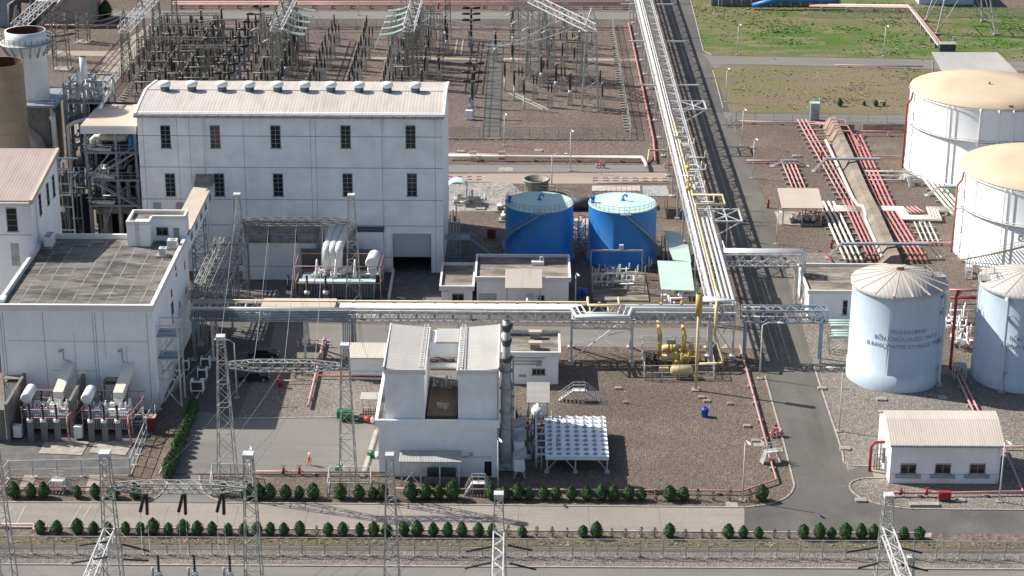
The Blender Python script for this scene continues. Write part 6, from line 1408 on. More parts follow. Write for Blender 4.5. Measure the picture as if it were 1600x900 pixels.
# gantry before the hall
h = thing('gantry', 'lattice gantry with a cambered beam in front of the turbine hall', 'gantry', G(378, 472))
d1, w1, _ = column(h, 378, 474, 307, 2.4, .9); d2, w2, _ = column(h, 553, 474, 308, 2.4, .9)
zh_ = GY(460, 352, d1.y).z; MB().beam((d1.x + .5, d1.y, zh_), (d2.x - .5, d2.y, zh_), 1.1, 1.1, 18, .13, .075, .2).build('cross_beam', 'steel_old', h)
for k, px in enumerate((420, 463, 505)):
    a = GY(px, 352, d1.y); b = GY(px, 378, d1.y); string(a, b, '%s black insulator string hanging from the beam before the hall' % ('left', 'middle', 'right')[k], group='insulator strings before the hall'); wire(b, GY(px - 6, 462, d1.y - 4), .3, '%s dropper wire below the beam before the hall' % ('left', 'middle', 'right')[k], .03, 'steel')
    e = vec(c1.x + (c2.x - c1.x) * (k + 1) / 4, c1.y, zy_ + .3); wire(vec(a.x, a.y, zh_), e, 1.2, '%s power line from the hall gantry to the yard gantry' % ('left', 'middle', 'right')[k])
    wire(e, vec(ca.x + (cb_.x - ca.x) * (k + .7) / 3, ca.y, zbm + .3), 1.0, '%s power line from the yard gantry to the foreground gantry' % ('left', 'middle', 'right')[k])
wire(vec(d1.x, d1.y, w1), vec(c1.x, c1.y, z1), .5, 'left earth wire between the tops of the hall and yard gantries', .025); wire(vec(c1.x, c1.y, z1), vec(ca.x, ca.y, za), .5, 'earth wire from the yard gantry to the left foreground column', .025)
wire(vec(c2.x, c2.y, z2), vec(cb_.x, cb_.y, zb_), .5, 'earth wire from the yard gantry to the right foreground column', .025)
# ================================================================== switchyard
SB = [k for k in ()]
def proto(kind):
    if kind == 'post':
        t = thing('post_insulator', 'x', 'insulator', (0, 0, 0)); MB().tower(0, 0, 0, 2.9, .9, .8, 5, .09, .06).build('pedestal', 'steel', t); m = MB(); ins_stack(m, 0, 0, 2.95, 5.9, .19, 7, False); m.build('insulator', 'black', t); MB().cyl(0, 0, 5.9, 6.15, .2, n=8).build('cap', 'steel', t)
    elif kind == 'pair':
        t = thing('twin_insulator', 'x', 'insulator', (0, 0, 0)); MB().tower(0, 0, 0, 3.2, 1.2, 1.0, 6, .1, .07, True).build('pedestal', 'steel', t)
        for s in (-.38, .38): m = MB(); ins_stack(m, s, 0, 3.25, 5.6, .15, 7, False); m.build('insulator', 'black', t)
    elif kind == 'mast':
        t = thing('instrument_transformer', 'x', 'transformer', (0, 0, 0)); MB().tower(0, 0, 0, 2.6, 1.0, .9, 5, .1, .07, True).build('pedestal', 'steel', t); MB().cyl(.0, 0, 2.65, 3.3, .42, n=10).build('base_tank', 'tgrey', t); m = MB(); ins_stack(m, 0, 0, 3.3, 6.9, .27, 8, False); m.build('insulator', 'black', t); MB().cyl(0, 0, 6.9, 7.4, .3, n=8).build('head', 'steel_old', t)
    elif kind == 'tee':
        t = thing('circuit_breaker', 'x', 'breaker', (0, 0, 0)); m = MB(); m.box(-.3, .3, -.3, .3, 0, 3.6); m.box(-.75, -.35, -.3, .3, 1.0, 2.4); m.build('pedestal', 'steel_b', t); m = MB(); ins_stack(m, 0, 0, 3.6, 7.6, .24, 8, False); m.build('insulator', 'black', t)
        for s in (-1, 1): MB().tube([(s * .3, 0, 7.7), (s * .5, 0, 7.72), (s * 2.2, 0, 7.8), (s * 2.3, 0, 7.8)], [.12, .3, .3, .12], 8).build('break_chamber', 'black', t)
        MB().cbox((0, 0, 7.5), .5, .4, .4).build('head', 'steel_old', t)
    elif kind == 'switch':
        t = thing('disconnector', 'x', 'disconnector', (0, 0, 0)); m = MB()
        for s in (-3, 3): m.tower(s, 0, 0, 2.7, .8, .7, 4, .09, .06)
        m.bar((-3.4, 0, 2.85), (3.4, 0, 2.85), .3); m.build('support', 'steel_old', t)
        for s in (-3, 0, 3): m = MB(); ins_stack(m, s, 0, 3.0, 5.2, .17, 7, False); m.build('insulator', 'black', t)
        MB().tube([(-3.3, 0, 5.3), (3.3, 0, 5.3)], .14, 6).build('blade', 'steel_old', t)
    elif kind == 'green':
        t = thing('surge_arrester', 'x', 'arrester', (0, 0, 0)); MB().cyl(0, 0, 0, 3.1, .2, n=10).build('pedestal', 'mint', t); m = MB(); m.cyl(0, 0, 3.1, 3.25, .35, n=8); m.build('base_plate', 'steel', t); m = MB(); ins_stack(m, 0, 0, 3.25, 6.6, .22, 8, False); m.build('insulator', 'black', t); MB().cyl(.1, 0, 6.6, 7.1, .28, .12, 8).build('head', 'steel_old', t)
    return freeze(t)
PR = {}; bpy.context.view_layer.update()
def place(kind, p, label, group):
    if kind not in PR: o = PR[kind] = proto(kind); o.location = p; o['label'] = label; o['group'] = group
    else: o = copy_tree(PR[kind], p, 0, label, group=group)
    return o
def row(kind, a, b, n, desc, nm, top=None):
    pa, pb = G(*a), G(*b)
    for k in range(n):
        p = pa.lerp(pb, k / max(1, n - 1)); place(kind, (p.x + random.uniform(-.15, .15), p.y, 0), '%s %s from the back, %s' % (ords(k), nm, desc), desc)
    if top:
        m = MB(); m.tube([vec(pa.x, pa.y, top), vec(pb.x, pb.y, top)], .06, 6); m.build('busbar', 'steel_old', None, 'grey busbar tube along the %s' % desc, 'busbar')
PO, PA, MA, TE, SW, GR = 'black post insulator', 'twin black insulator', 'thick black column', 'T shaped black breaker', 'disconnector', 'black arrester on mint pipe'
row('post', (523, 60), (480, 165), 10, 'left post row of the open bay', PO, 6.2)
row('post', (574, 60), (543, 165), 10, 'middle post row of the open bay', PO, 6.2)
row('post', (622, 52), (597, 165), 10, 'right post row of the open bay', PO, 6.2)
row('pair', (527, 72), (498, 150), 5, 'left twin row of the open bay', PA)
row('pair', (580, 76), (556, 150), 5, 'middle twin row of the open bay', PA)
row('pair', (632, 70), (612, 150), 4, 'right twin row of the open bay', PA)
row('tee', (408, 58), (352, 168), 9, 'breaker row left of third beam', TE)
row('mast', (348, 58), (288, 165), 9, 'row left of the breaker row', MA, 7.5)
row('mast', (316, 62), (250, 170), 8, 'leftmost column row', MA, 7.5)
row('switch', (284, 72), (236, 165), 7, 'disconnector row by the path', SW)
row('switch', (330, 66), (272, 170), 7, 'second disconnector row', SW)
row('post', (262, 58), (203, 150), 9, 'row by the green fence', PO)
row('post', (300, 60), (252, 150), 8, 'row between the disconnector rows', PO)
row('pair', (372, 70), (322, 160), 7, 'between breakers and columns', PA)
row('post', (440, 64), (402, 160), 8, 'row under the third beam', PO, 6.2)
row('mast', (470, 66), (436, 160), 7, 'right of the third beam', MA)
row('switch', (456, 78), (420, 150), 4, 'under the third beam', SW)
row('switch', (655, 74), (640, 140), 4, 'under the fourth beam', SW)
row('post', (672, 62), (660, 150), 6, 'right of the fourth beam', PO)
row('tee', (737, 60), (737, 80), 3, 'far trio beside cable trench', TE)
row('tee', (741, 152), (737, 182), 3, 'near trio right of the gable', TE)
row('mast', (697, 70), (699, 84), 2, 'far pair by the fourth beam', MA); row('post', (684, 118), (687, 130), 3, 'group behind the hall gable', PO)
row('mast', (801, 60), (802, 78), 2, 'far pair right of the trench', MA)
row('green', (788, 142), (819, 171), 3, 'right of the cable trench', GR)
row('pair', (813, 142), (858, 168), 3, 'before the right gantry', PA)
row('mast', (845, 136), (891, 164), 3, 'left of the right gantry', MA)
row('post', (829, 96), (858, 106), 3, 'trio behind the right gantry', PO); row('mast', (882, 62), (906, 68), 2, 'pair behind the right gantry', MA)
row('pair', (826, 118), (880, 142), 3, 'under the right beam', PA); row('post', (938, 150), (940, 172), 2, 'right of the right gantry', PO)
row('switch', (845, 76), (905, 84), 3, 'far row right of the trench', SW)
row('post', (862, 100), (915, 118), 4, 'by the far lattice column', PO); row('mast', (775, 96), (800, 112), 2, 'at the trench head', MA)
row('switch', (352, 64), (305, 158), 7, 'third disconnector row', SW)
row('post', (280, 62), (222, 160), 10, 'row inside the left disconnectors', PO); row('mast', (390, 66), (345, 160), 7, 'row beside the breaker row', MA)
row('post', (425, 62), (383, 160), 9, 'row left under the third beam', PO); row('post', (338, 60), (276, 168), 9, 'row between the column rows', PO)
row('pair', (452, 70), (414, 150), 6, 'twin row under the third beam', PA); row('post', (648, 66), (628, 150), 6, 'row under the fourth beam', PO)
for i, (xa, xb, y, h) in enumerate(((222, 318, 118, 8.5), (240, 330, 96, 8.5), (258, 345, 78, 8.5), (285, 365, 132, 8.5), (400, 470, 112, 9.5), (412, 480, 88, 9.5), (610, 690, 108, 9.5), (618, 690, 82, 9.5), (800, 900, 72, 9))):   # busbar portals
    a, b = G(xa, y), G(xb, y); t = thing('busbar_portal', 'slim switchyard portal of lattice legs, %s' % ('front left one', 'second on the left', 'third on the left', 'nearest the hall roof', 'front one under the third beam', 'rear one under the third beam', 'front one under the fourth beam', 'rear one under the fourth beam', 'far right one')[i], 'portal', a)
    n = 3
    for k in range(n): p = a.lerp(b, k / (n - 1)); MB().tower(p.x, p.y, 0, h, 1.0, .7, 8, .11, .065).build('leg', 'steel_old', t)
    MB().beam(a + vec(0, 0, h), b + vec(0, 0, h), .7, .6, 12, .1, .055).build('crossbar', 'steel_old', t)
    for k in range(5): p = a.lerp(b, (k + .5) / 5); m = MB(); m.tube([p + vec(0, 0, h), p + vec(.1, 0, h - 2.4)], .13, 6); m.build('hanging_insulator', 'black', t)
# cross busbars
for k, (xa, xb, y, z) in enumerate(((415, 660, 92, 6.4), (220, 470, 118, 7.4), (640, 960, 130, 6.2), (232, 420, 96, 7.6))):
    a, b = G(xa, y), G(xb, y); MB().tube([a + vec(0, 0, z), b + vec(0, 0, z)], .07, 5).build('busbar', 'steel_old', None, 'thin cross busbar of the switchyard, %s from the back' % ords((0, 2, 3, 1)[k]), 'busbar')
def sw_gantry(label, near, far, w, z, cols, cw=2.2, mat='steel_old', bm='steel_w'):
    """beam from pixel near to pixel far at height z, lattice columns under it"""
    a, b = G(*near, z), G(*far, z); t = thing('switchyard_gantry', label, 'gantry', vec(a.x, a.y, 0))
    MB().beam(a, b, w, w * .55, max(8, int((b - a).length / 2.2)), .17, .085).build('lattice_beam', bm, t)
    for f in cols:
        p = a.lerp(b, f)
        for s in ((-w * .45, w * .45) if cw < 2 else (0,)): MB().tower(p.x + s, p.y, 0, z, cw, cw * .6, 9, .2 if cw < 3 else .26, .11 if cw < 3 else .14).build('column', mat, t)
        MB().tower(p.x, p.y, z + w * .55, z + w * .55 + 3.6, cw * .8, .12, 4, .11, .06).build('peak', mat, t)
    return a, b
sw_gantry('first switchyard gantry from the left, its beam ending behind the white stack', (26, 47), (110, -28), 2.6, 13, (.02, .5), 2.4)
sw_gantry('second switchyard gantry from the left, beside the beige path', (193, 52), (262, -24), 2.6, 11.5, (.02, .35, .7), 2.4)
A3, B3 = sw_gantry('third switchyard gantry from the left, above the hall roof', (430, 49), (468, -24), 2.5, 13, (.02, .22, .45, .7), 2.4)
A4, B4 = sw_gantry('fourth switchyard gantry from the left, right of the open bay', (638, 50), (660, -24), 2.5, 13, (.02, .25, .5, .75), 2.4)
A5, B5 = sw_gantry('right switchyard gantry with a diagonal pale beam and broad lattice columns', (924, 48), (832, 3), 2.4, 17.5, (.0, .98), 3.6, 'steel')
for i, px in enumerate((98, 130)):
    c = G(px, 108 - i * 42); t = thing('lattice_mast', ('grey lattice mast between the white stack and the beige path', 'farther lattice mast beside the sloped far building')[i], 'mast', c); MB().tower(c.x, c.y, 0, hz(px, 108 - i * 42, 22), 3.4 - i * .4, 2.6, 9, .18, .09).build('lattice', 'steel_old', t)
    MB().cbox((c.x, c.y, 0), 4, 4, .2).build('footing', 'padc', t)
for i in range(9):
    a0 = G((421, 443, 640, 655, 851, 905, 233, 700, 275)[i], (118, 104, 120, 96, 104, 150, 104, 60, 60)[i]); t = thing('lattice_mast', 'slim switchyard lattice mast %s' % ('left of the third beam', 'right of the third beam', 'left of the fourth beam', 'right of the fourth beam', 'beside the twin post trio', 'beside the broad right column', 'near the green fence', 'near the far column pair', 'behind the left disconnectors')[i], 'mast', a0); MB().tower(a0.x, a0.y, 0, 13 if i < 6 else 10, 1.6, 1.1, 10, .12, .07).build('lattice', 'steel_old', t)
for i, (A, B, s) in enumerate(((A3, B3, 1), (A4, B4, -1))):
    for k in range(5):
        p = A.lerp(B, .03 + k * .12)
        for j in (0, 1):
            a = p + vec(s * 1.3, j * .8, .2); string(a, a + vec(s * 5.2, j * .2 - .3, -1.3), '%s string of the %s pale insulator pair %s' % (('near', 'far')[j], ords(k), 'right of the third beam' if s > 0 else 'left of the fourth beam'), 'glassg', .17, 'pale green insulator strings', .35)
        wire(a + vec(s * 5.2, 0, -1.3), vec(a.x + s * 7.5, a.y, 6.2), .2, 'dropper of the %s pale insulator pair %s' % (ords(k), 'right of the third beam' if s > 0 else 'left of the fourth beam'), .04)
p = A5.lerp(B5, .5)
for k in range(3):
    q = A5.lerp(B5, .2 + k * .3); wire(q, G(760 - k * 10, 70 + k * 8, 7.6), 1.5, '%s wire sagging from the diagonal beam to the far breakers' % ('near', 'middle', 'far')[k], .05)
for k in range(3): wire(A4.lerp(B4, .1 + k * .15) + vec(1, 0, .4), G(835 + k * 8, 60 - k * 8, 12), 1.5, '%s long wire between the fourth beam and the right gantry' % ('near', 'middle', 'far')[k], .05)
for k in range(3): wire(GY(70 + k * 6, 25 - k * 8, 430 + k * 20), GY(205 + k * 5, 18 - k * 8, 430 + k * 20), 3, '%s cable sagging between the first and second switchyard gantries' % ('near', 'middle', 'far')[k], .08, 'dsteel')
TM = ((617, 118, 14, 2.0), (632, 92, 15, 2.2), (662, 104, 14, 2.0), (676, 84, 12, 1.4), (818, 112, 17, 2.4), (836, 126, 17.5, 2.6), (848, 92, 16, 2.2), (862, 118, 15, 1.8), (806, 84, 14, 1.6), (882, 96, 14, 1.6), (912, 128, 15, 1.8), (432, 128, 14, 2.2), (450, 96, 15, 2.2), (412, 104, 13, 1.8))
for i, (px, py, h, w) in enumerate(sorted(TM)):
    c = G(px, py); t = thing('tall_mast', '%s from the left of the tall lattice masts crowding the switchyard gantries' % ords(i), 'mast', c, 'tall lattice masts of the switchyard'); o = MB().tower(c.x, c.y, 0, h, w, w * .55, 10, .15, .09, True).build('lattice', 'steel', t)
    MB().bar((c.x, c.y, h), (c.x, c.y, h + 2.6), .1).build('lightning_rod', 'steel', t)
    for k in (-1, 1): m = MB(); m.tube([(c.x + k * w * .6, c.y, h * .72), (c.x + k * (w * .6 + 1.6), c.y, h * .66)], .14, 6); m.build('side_insulator', 'glassg', t)
# switchyard fences and trenches
fence([(120, 214), (157, 161), (250, 38)], 2.6, 'green grey mesh fence along the beige path beside the switchyard', mat='mint', sp=3.2)
fence([(700, 217), (750, 217)], 2.6, 'short mesh fence beside the right gable of the hall', mat='steel', sp=3); fence([(782, 217), (986, 218)], 2.6, 'mesh fence along the front edge of the switchyard', mat='steel', sp=2.9)
fence([(986, 218), (955, 38)], 2.6, 'long mesh fence along the right edge of the switchyard', mat='steel', sp=4.6); fence([(955, 46), (250, 45)], 2.6, 'long mesh fence along the back of the switchyard', mat='steel', sp=5)
a, b = G(975, 205), G(951, 45); pr = None; t = thing('block_row', 'row of pale concrete blocks inside the right switchyard fence', 'blocks', a)
for k in range(44):
    p = a.lerp(b, k / 43); pr = sleeper(pr, p + vec(.6, 0, 0), 1.0, .5, .35, 0, t)
a, b = G(160, 190), G(253, 52); t = thing('block_row', 'row of white blocks beside the green switchyard fence', 'blocks', a); pr = None
for k in range(40): pr = sleeper(pr, a.lerp(b, k / 39) + vec(1.2, 0, 0), 1.1, .5, .45, 0, t)
a, b = G(700, 217), G(985, 218.5); t = thing('block_row', 'low white kerb blocks under the front switchyard fence', 'blocks', a); pr = None
for k in range(26): pr = sleeper(pr, a.lerp(b, k / 25) + vec(0, -.3, 0), .8, .4, .3, 0, t)
sheet('cable_trench', [(766, 62), (786, 62), (781, 214), (754, 214)], .022, 'asphalt')
m = MB()
for xa, xb in ((766, 754), (773, 763), (786, 781)): p, q = G(xa, 62), G(xb, 214); m.bar((p.x, p.y, .05), (q.x, q.y, .05), .25, .1)
for k in range(22): y = 66 + k * 6.6; p, q = G(766 - k * .55, y), G(786 - k * .25, y); m.bar((p.x, p.y, .05), (q.x, q.y, .05), .12, .08)
m.build('trench_cover', 'dsteel', None, kind='structure', loc=(0, 0, 0))
for k, (q) in enumerate(([(795, 146), (848, 171)], [(804, 146), (858, 172)], [(715, 62), (710, 88)], [(724, 62), (720, 88)], [(375, 60), (290, 150)], [(360, 60), (275, 150)])):
    p, r = G(*q[0]), G(*q[1]); m = MB(); m.bar((p.x, p.y, .06), (r.x, r.y, .06), .3, .12); m.build('trench_cover', 'kerb', None, kind='structure', loc=(0, 0, 0))
sheet('gravel_path', [(405, 88), (1000, 92), (1000, 95), (405, 91)], .014, 'path')
c = G(733, 187); t = thing('marshalling_kiosk', 'white control kiosk in front of the near breaker trio', 'cabinet', c); MB().cbox((c.x, c.y, .2), 1.5, 1.0, 1.9).build('cabinet', 'whitep', t); MB().cbox((c.x, c.y, 0), 1.8, 1.3, .19).build('plinth', 'padc', t)
# ================================================================== shrubs
def shrub_mesh(seed, H=2.1, R=.77, young=False):
    r = random.Random(seed); m = MB()
    def rad(t): return R * (math.sin(min(1, (t + .10) / .42) * math.pi / 2) if t < .32 else max(0, 1 - ((t - .32) / .68) ** 2.5)) if not young else R * (.25 + .75 * math.sin(math.pi * min(1, t * .95 + .08)))
    ph = [r.uniform(0, 6.28) for _ in range(6)]
    def bump(a, t): return 1 + .10 * math.sin(3 * a + ph[0] + t * 4) + .08 * math.sin(5 * a + ph[1] - t * 7) + .06 * math.sin(9 * a + ph[2] + t * 11)
    if not young:
        pr = [i / 9 for i in range(10)]
        o = 0
        for t in pr:
            for j in range(12): a = j * math.pi / 6; q = rad(t) * .86 * bump(a, t); m.v.append((q * math.cos(a), q * math.sin(a), .08 + t * H * .95))
        for i in range(9):
            for j in range(12): k = (j + 1) % 12; m.f.append((i * 12 + j, i * 12 + k, i * 12 + 12 + k, i * 12 + 12 + j)); m.sm.append(True)
    for k in range(160 if young else 750):
        t = r.random() ** .9; a = r.uniform(0, 6.28); q = rad(t) * bump(a, t) * (r.uniform(.2, 1.15) if young else r.uniform(.84, 1.08)); s = r.uniform(.05, .11)
        c = vec(q * math.cos(a), q * math.sin(a), .08 + t * H)
        u = vec(r.gauss(0, 1), r.gauss(0, 1), r.gauss(0, 1)).normalized(); v = u.cross(vec(r.gauss(0, 1), r.gauss(0, 1), r.gauss(0, 1))).normalized()
        m.face([c - u * s, c + v * s * .6, c + u * s * 1.4, c - v * s * .6])
    me = bpy.data.meshes.new('shrub'); me.from_pydata(m.v, [], m.f); me.polygons.foreach_set('use_smooth', m.sm)
    me.materials.append(M['leaf2' if young else 'leaf']); me.update(); return me
SH = [shrub_mesh(s) for s in range(5)]; YS = [shrub_mesh(s, 1.5, .42, True) for s in (11, 12, 13)]
TRK = MB().cyl(0, 0, -.05, .5, .07, .05, 6); tk = TRK.build('stem', 'trunk', None, loc=(0, 0, 0)); TRKM = tk.data; bpy.data.objects.remove(tk)
NS = [0]
def shrub(px, py, label, group, young=False, s=1.0):
    NS[0] += 1; c = G(px, py); me = (YS if young else SH)[NS[0] % (3 if young else 5)]
    o = bpy.data.objects.new('shrub', me); COL.objects.link(o); o.location = c; o.rotation_euler = (0, 0, random.uniform(0, 6.28)); k = s * random.uniform(.80, 1.10); o.scale = (k * random.uniform(.95, 1.06), k, k * random.uniform(.94, 1.08))
    tag(o, label, 'shrub', group); d = bpy.data.objects.new('stem', TRKM); COL.objects.link(d); d.parent = o
farrow = [22, 49, 69, 121, 149, 178, 212, 350, 385, 406, 422, 447, 468, 490, (532, 1.18), (561, 1.1), 583, 599, (642, 1.1), 665, 685, (707, 1.2), 768, 789, 809, 826, (849, 1.08), 869, (893, 1.08), 917, 939, 958, 982, 1002, (1025, 0), (1046, 1.1), 1068, (1090, 0), (1114, 0), (1140, 0), (1171, 0), (1190, 1.08)]
for i, p in enumerate(farrow):
    s = 1.0
    if isinstance(p, tuple): p, s = p
    y = 777 + (p / 1600) * 7 - (6 if 340 < p < 360 else 0)
    shrub(p, y, '%s %s from the left in the row behind the front road' % (ords(i), 'thin young shrub' if s == 0 else 'rounded dark green shrub'), 'shrubs behind the front road', s == 0, s or 1.0)
near = [64, 90, 122, 147, 169, 197, 220, 240, 264, 287, 309, 332, 357, 381, 402, 423, 444, 469, -495, 513, 536, 562, 584, 604, 631, 652, 677, 700, 722, 748, 769, -794, 816, -839, -863, -886, 911, 932, -956, -977, -1002, -1023, 1046, -1071, -1097, -1112, 1138, 1161, 1185, -1210, -1232, 1255, 1280, 1299, 1321, 1345, 1365, 1391, 1412, 1436]
for i, p in enumerate(near):
    q = abs(p); shrub(q, 833.5 + q / 1600 * 10, '%s %s from the left in the row along the near fence' % (ords(i), 'pale young shrub' if p < 0 else 'rounded dark green shrub'), 'shrubs along the near fence', p < 0, .93)
for k in range(15):
    t = k / 14; shrub(262 + 41 * t, 749 - 104 * t, '%s clipped shrub from the front in the hedge row beside the yard' % ords(k), 'hedge shrubs beside the yard', False, 1.08)
for i, (px, py, s) in enumerate(((1312, 166, .95), (1350, 165, .6), (1368, 166, .8), (1381, 166, .55))): shrub(px, py, '%s wild green bush from the left in the dry grass' % ords(i), 'wild bushes in the dry grass', False, s)
for i, (px, py) in enumerate(((154, 26), (166, 27))): shrub(px, py, 'round dark bush in the far court, %s' % ('left one' if i == 0 else 'right one'), None, False, 2.0)
shrub(463, 583, 'small leafy sapling on the gravel island in the yard', None, True, 1.8); shrub(462, 592, 'low dry shrub on the gravel island in the yard', None, True, .9)
# grass clumps and verge weeds (nobody could count them)
def tufts(name, pix_poly, n, size, mat, seed, label):
    r = random.Random(seed); m = MB(); pts = [G(*p) for p in pix_poly]; xs = [p.x for p in pts]; ys = [p.y for p in pts]; k = 0
    def inside(x, y):
        c = False; j = len(pts) - 1
        for i in range(len(pts)):
            a, b = pts[i], pts[j]
            if (a.y > y) != (b.y > y) and x < (b.x - a.x) * (y - a.y) / (b.y - a.y) + a.x: c = not c
            j = i
        return c
    hubs = [(r.uniform(min(xs), max(xs)), r.uniform(min(ys), max(ys)), r.uniform(2, 7)) for _ in range(max(8, n // 60))]
    while k < n:
        h = r.choice(hubs); x, y = r.gauss(h[0], h[2]), r.gauss(h[1], h[2] * .8)
        k += 1
        if not inside(x, y): continue
        for q in range(3):
            s = size * r.uniform(.5, 1.4); a = r.uniform(0, 6.28); u = vec(math.cos(a), math.sin(a), 0) * s; m.face([vec(x, y, 0) - u * .6, vec(x, y, 0) + u * .6, vec(x, y, 0) + u * .8 + vec(-u.y, u.x, 0) * .9 + vec(0, 0, s * .35), vec(x, y, 0) - u * .7 + vec(-u.y, u.x, 0) * .8 + vec(0, 0, s * .45)])
    m.build(name, mat, None, label, 'grass', None, 'stuff', (0, 0, 0))
M['tuft'] = plain('tuft_green', (.085, .175, .030), .8, .35, .3); M['tuftd'] = plain('tuft_dry', (.23, .20, .10), .8, .35, .3)
GP = [(1082, 4), (1640, 4), (1640, 92), (1112, 84), (1101, 80)]
tufts('grass_tufts', GP, 2600, .32, 'tuft', 1, 'darker green grass tufts scattered over the far lawn'); tufts('dry_grass_tufts', [(1130, 108), (1440, 108), (1435, 176), (1150, 172)], 900, .28, 'tuftd', 2, 'dry yellow grass tufts over the brown plot by the road'); tufts('dry_grass_tufts', GP, 500, .28, 'tuftd', 3, 'dry yellow grass tufts on the far lawn')
tufts('bank_weeds', [(-20, 837), (1640, 849), (1640, 857), (-20, 848)], 2600, .22, 'tuftd', 4, 'dry weeds along the bank behind the near fence')
# ================================================================== foreground fences
fence([(-20, 866), (1000, 871.5), (1640, 875)], 2.5, 'long mesh fence with footed posts along the bottom of the picture', sp=2.78, mat='steel', foot=True)
fence([(14, 748), (204, 744), (242, 650), (250, 640)], 2.6, 'white mesh fence enclosing the transformer yard and slanting up to the block', mat='steel_w', sp=3.0, foot=True)
fence([(16, 748), (-6, 775)], 2.6, 'short white mesh fence at the left picture edge', mat='steel_w')
fence([(329, 775), (397, 775), (390, 745), (332, 745)], 1.9, 'white mesh cage round the left foot of the yard gantry', closed=True); fence([(512, 777), (580, 777), (579, 752), (515, 752)], 2.1, 'white mesh cage round the right foot of the yard gantry', closed=True)
fence([(1135, 199), (1150, 188), (1415, 193)], 2.0, 'grey mesh fence along the perimeter path right of the road', mat='steel', sp=4)
fence([(1262, 28), (1640, 26)], 2.4, 'far mesh fence behind the lawn at the top right', mat='steel', sp=5)
for (x0, x1, y, l) in ((700, 760, 284, 'left of the blue tanks'), (927, 1050, 286, 'behind the blue tanks')):
    a, b = G(x0, y), G(x1, y); t = thing('striped_barrier', 'red and white striped pipe barrier %s' % l, 'barrier', a); n = int((b.x - a.x) / .9)
    for z in (.5, 1.05):
        for col, o in (('red', 0), ('whitep', 1)):
            m = MB()
            for k in range(o, n, 2): m.bar((a.x + (b.x - a.x) * k / n, a.y, z), (a.x + (b.x - a.x) * (k + 1) / n, a.y, z), .13)
            m.build('rail_stripes', col, t)
    m = MB()
    for k in range(0, n + 1, 3): m.bar((a.x + (b.x - a.x) * k / n, a.y, 0), (a.x + (b.x - a.x) * k / n, a.y, 1.1), .1)
    m.build('posts', 'whitep', t)
a, b = G(466, 542), G(518, 542); t = thing('striped_barrier', 'red and white striped pipe barrier in the yard under the pipe bridge', 'barrier', a); n = 8
for z in (.5, 1.1):
    for col, o in (('red', 0), ('whitep', 1)):
        m = MB()
        for k in range(o, n, 2): m.bar((a.x + (b.x - a.x) * k / n, a.y, z), (a.x + (b.x - a.x) * (k + 1) / n, a.y, z), .13)
        m.build('rail_stripes', col, t)
m = MB()
for k in range(0, n + 1, 2): m.bar((a.x + (b.x - a.x) * k / n, a.y, 0), (a.x + (b.x - a.x) * k / n, a.y, 1.1), .1)
m.build('posts', 'whitep', t)
for px, l in ((739, 'left'), (784, 'right')):
    a = G(px, 252); t = thing('striped_barrier', 'small red and white barrier %s of the gap in the pink main' % l, 'barrier', a)
    for i, z in enumerate((.4, .9, 1.4, 1.9)): MB().cbox((a.x, a.y, z), 1.3, .12, .22).build('rail', ('red', 'whitep')[i % 2], t)
    for s in (-.6, .6): MB().cbox((a.x + s, a.y + .1, 0), .1, .1, 2.15).build('post', 'whitep', t)
# ================================================================== lamp posts
def lamp(px, yb, yt, where, arm=None, mat='steel_w'):
    c = G(px, yb); z = hz(px, yb, yt); t = thing('lamp_post', where, 'lamp post', c, 'slender lamp posts around the plant')
    MB().cyl(c.x, c.y, 0, z, .13, .07, 8).build('pole', mat, t); MB().cbox((c.x, c.y, 0), .8, .8, .18).build('base', 'padc', t)
    ax, ay = arm or (.25, -.7); m = MB().tube([(c.x, c.y, z - .02), (c.x + ax * .4, c.y + ay * .4, z + .45), (c.x + ax, c.y + ay, z + .5)], .05, 6).build('arm', mat, t)
    u = vec(ax, ay, 0).normalized(); p = vec(c.x + ax, c.y + ay, z + .42); MB().tube([p - u * .1, p + u * .15, p + u * .75, p + u * .9], [.06, .17, .15, .05], 8).build('lamp_head', 'whitep', m)
for a in ((1160, 783, 692, 'white lamp post on the gravel at the front corner of the junction'), (778, 769, 688, 'white lamp post at the right front of the generator house'), (1561, 784, 692, 'white lamp post before the right end of the pump house'),
    (1311, 674, 580, 'white lamp post on gravel left of the near water tank', (-1.4, .2)), (1187, 592, 508, 'curved lamp post at the left road edge by the water tanks', (2.2, -.1)), (862, 292, 243, 'curved lamp post behind the blue tank nearer the hall', (2.4, -.2)), (891, 267, 206, 'lamp post on the middle road behind the blue tanks'),
    (788, 228, 180, 'lamp post outside the switchyard gate gap'), (1159, 228, 173, 'lamp post beside the road at the perimeter path'), (1176, 279, 219, 'double lamp post beside the road before the pink pipe'), (1213, 382, 332, 'lamp post at the left corner of the pump shelter'), (1152, 86, 40, 'lamp post at the left edge of the far lawn'), (1134, 160, 109, 'lamp post at the left edge of the dry grass'),
    (1381, 88, 42, 'lamp post in the middle of the far lawn'), (370, 622, 536, 'curved lamp post behind the left column of the yard gantry', (-2, .2)), (899, 478, 430, 'lamp post between the flat office and the metering skid'), (984, 30, -20, 'lamp post beside the back road near the long bridge'), (560, 24, -18, 'lamp post on the far pale road'), (1122, 24, -18, 'lamp post by the top road edge'), (393, 765, 700, 'thin lamp post beside the left gantry cage')): lamp(*a)
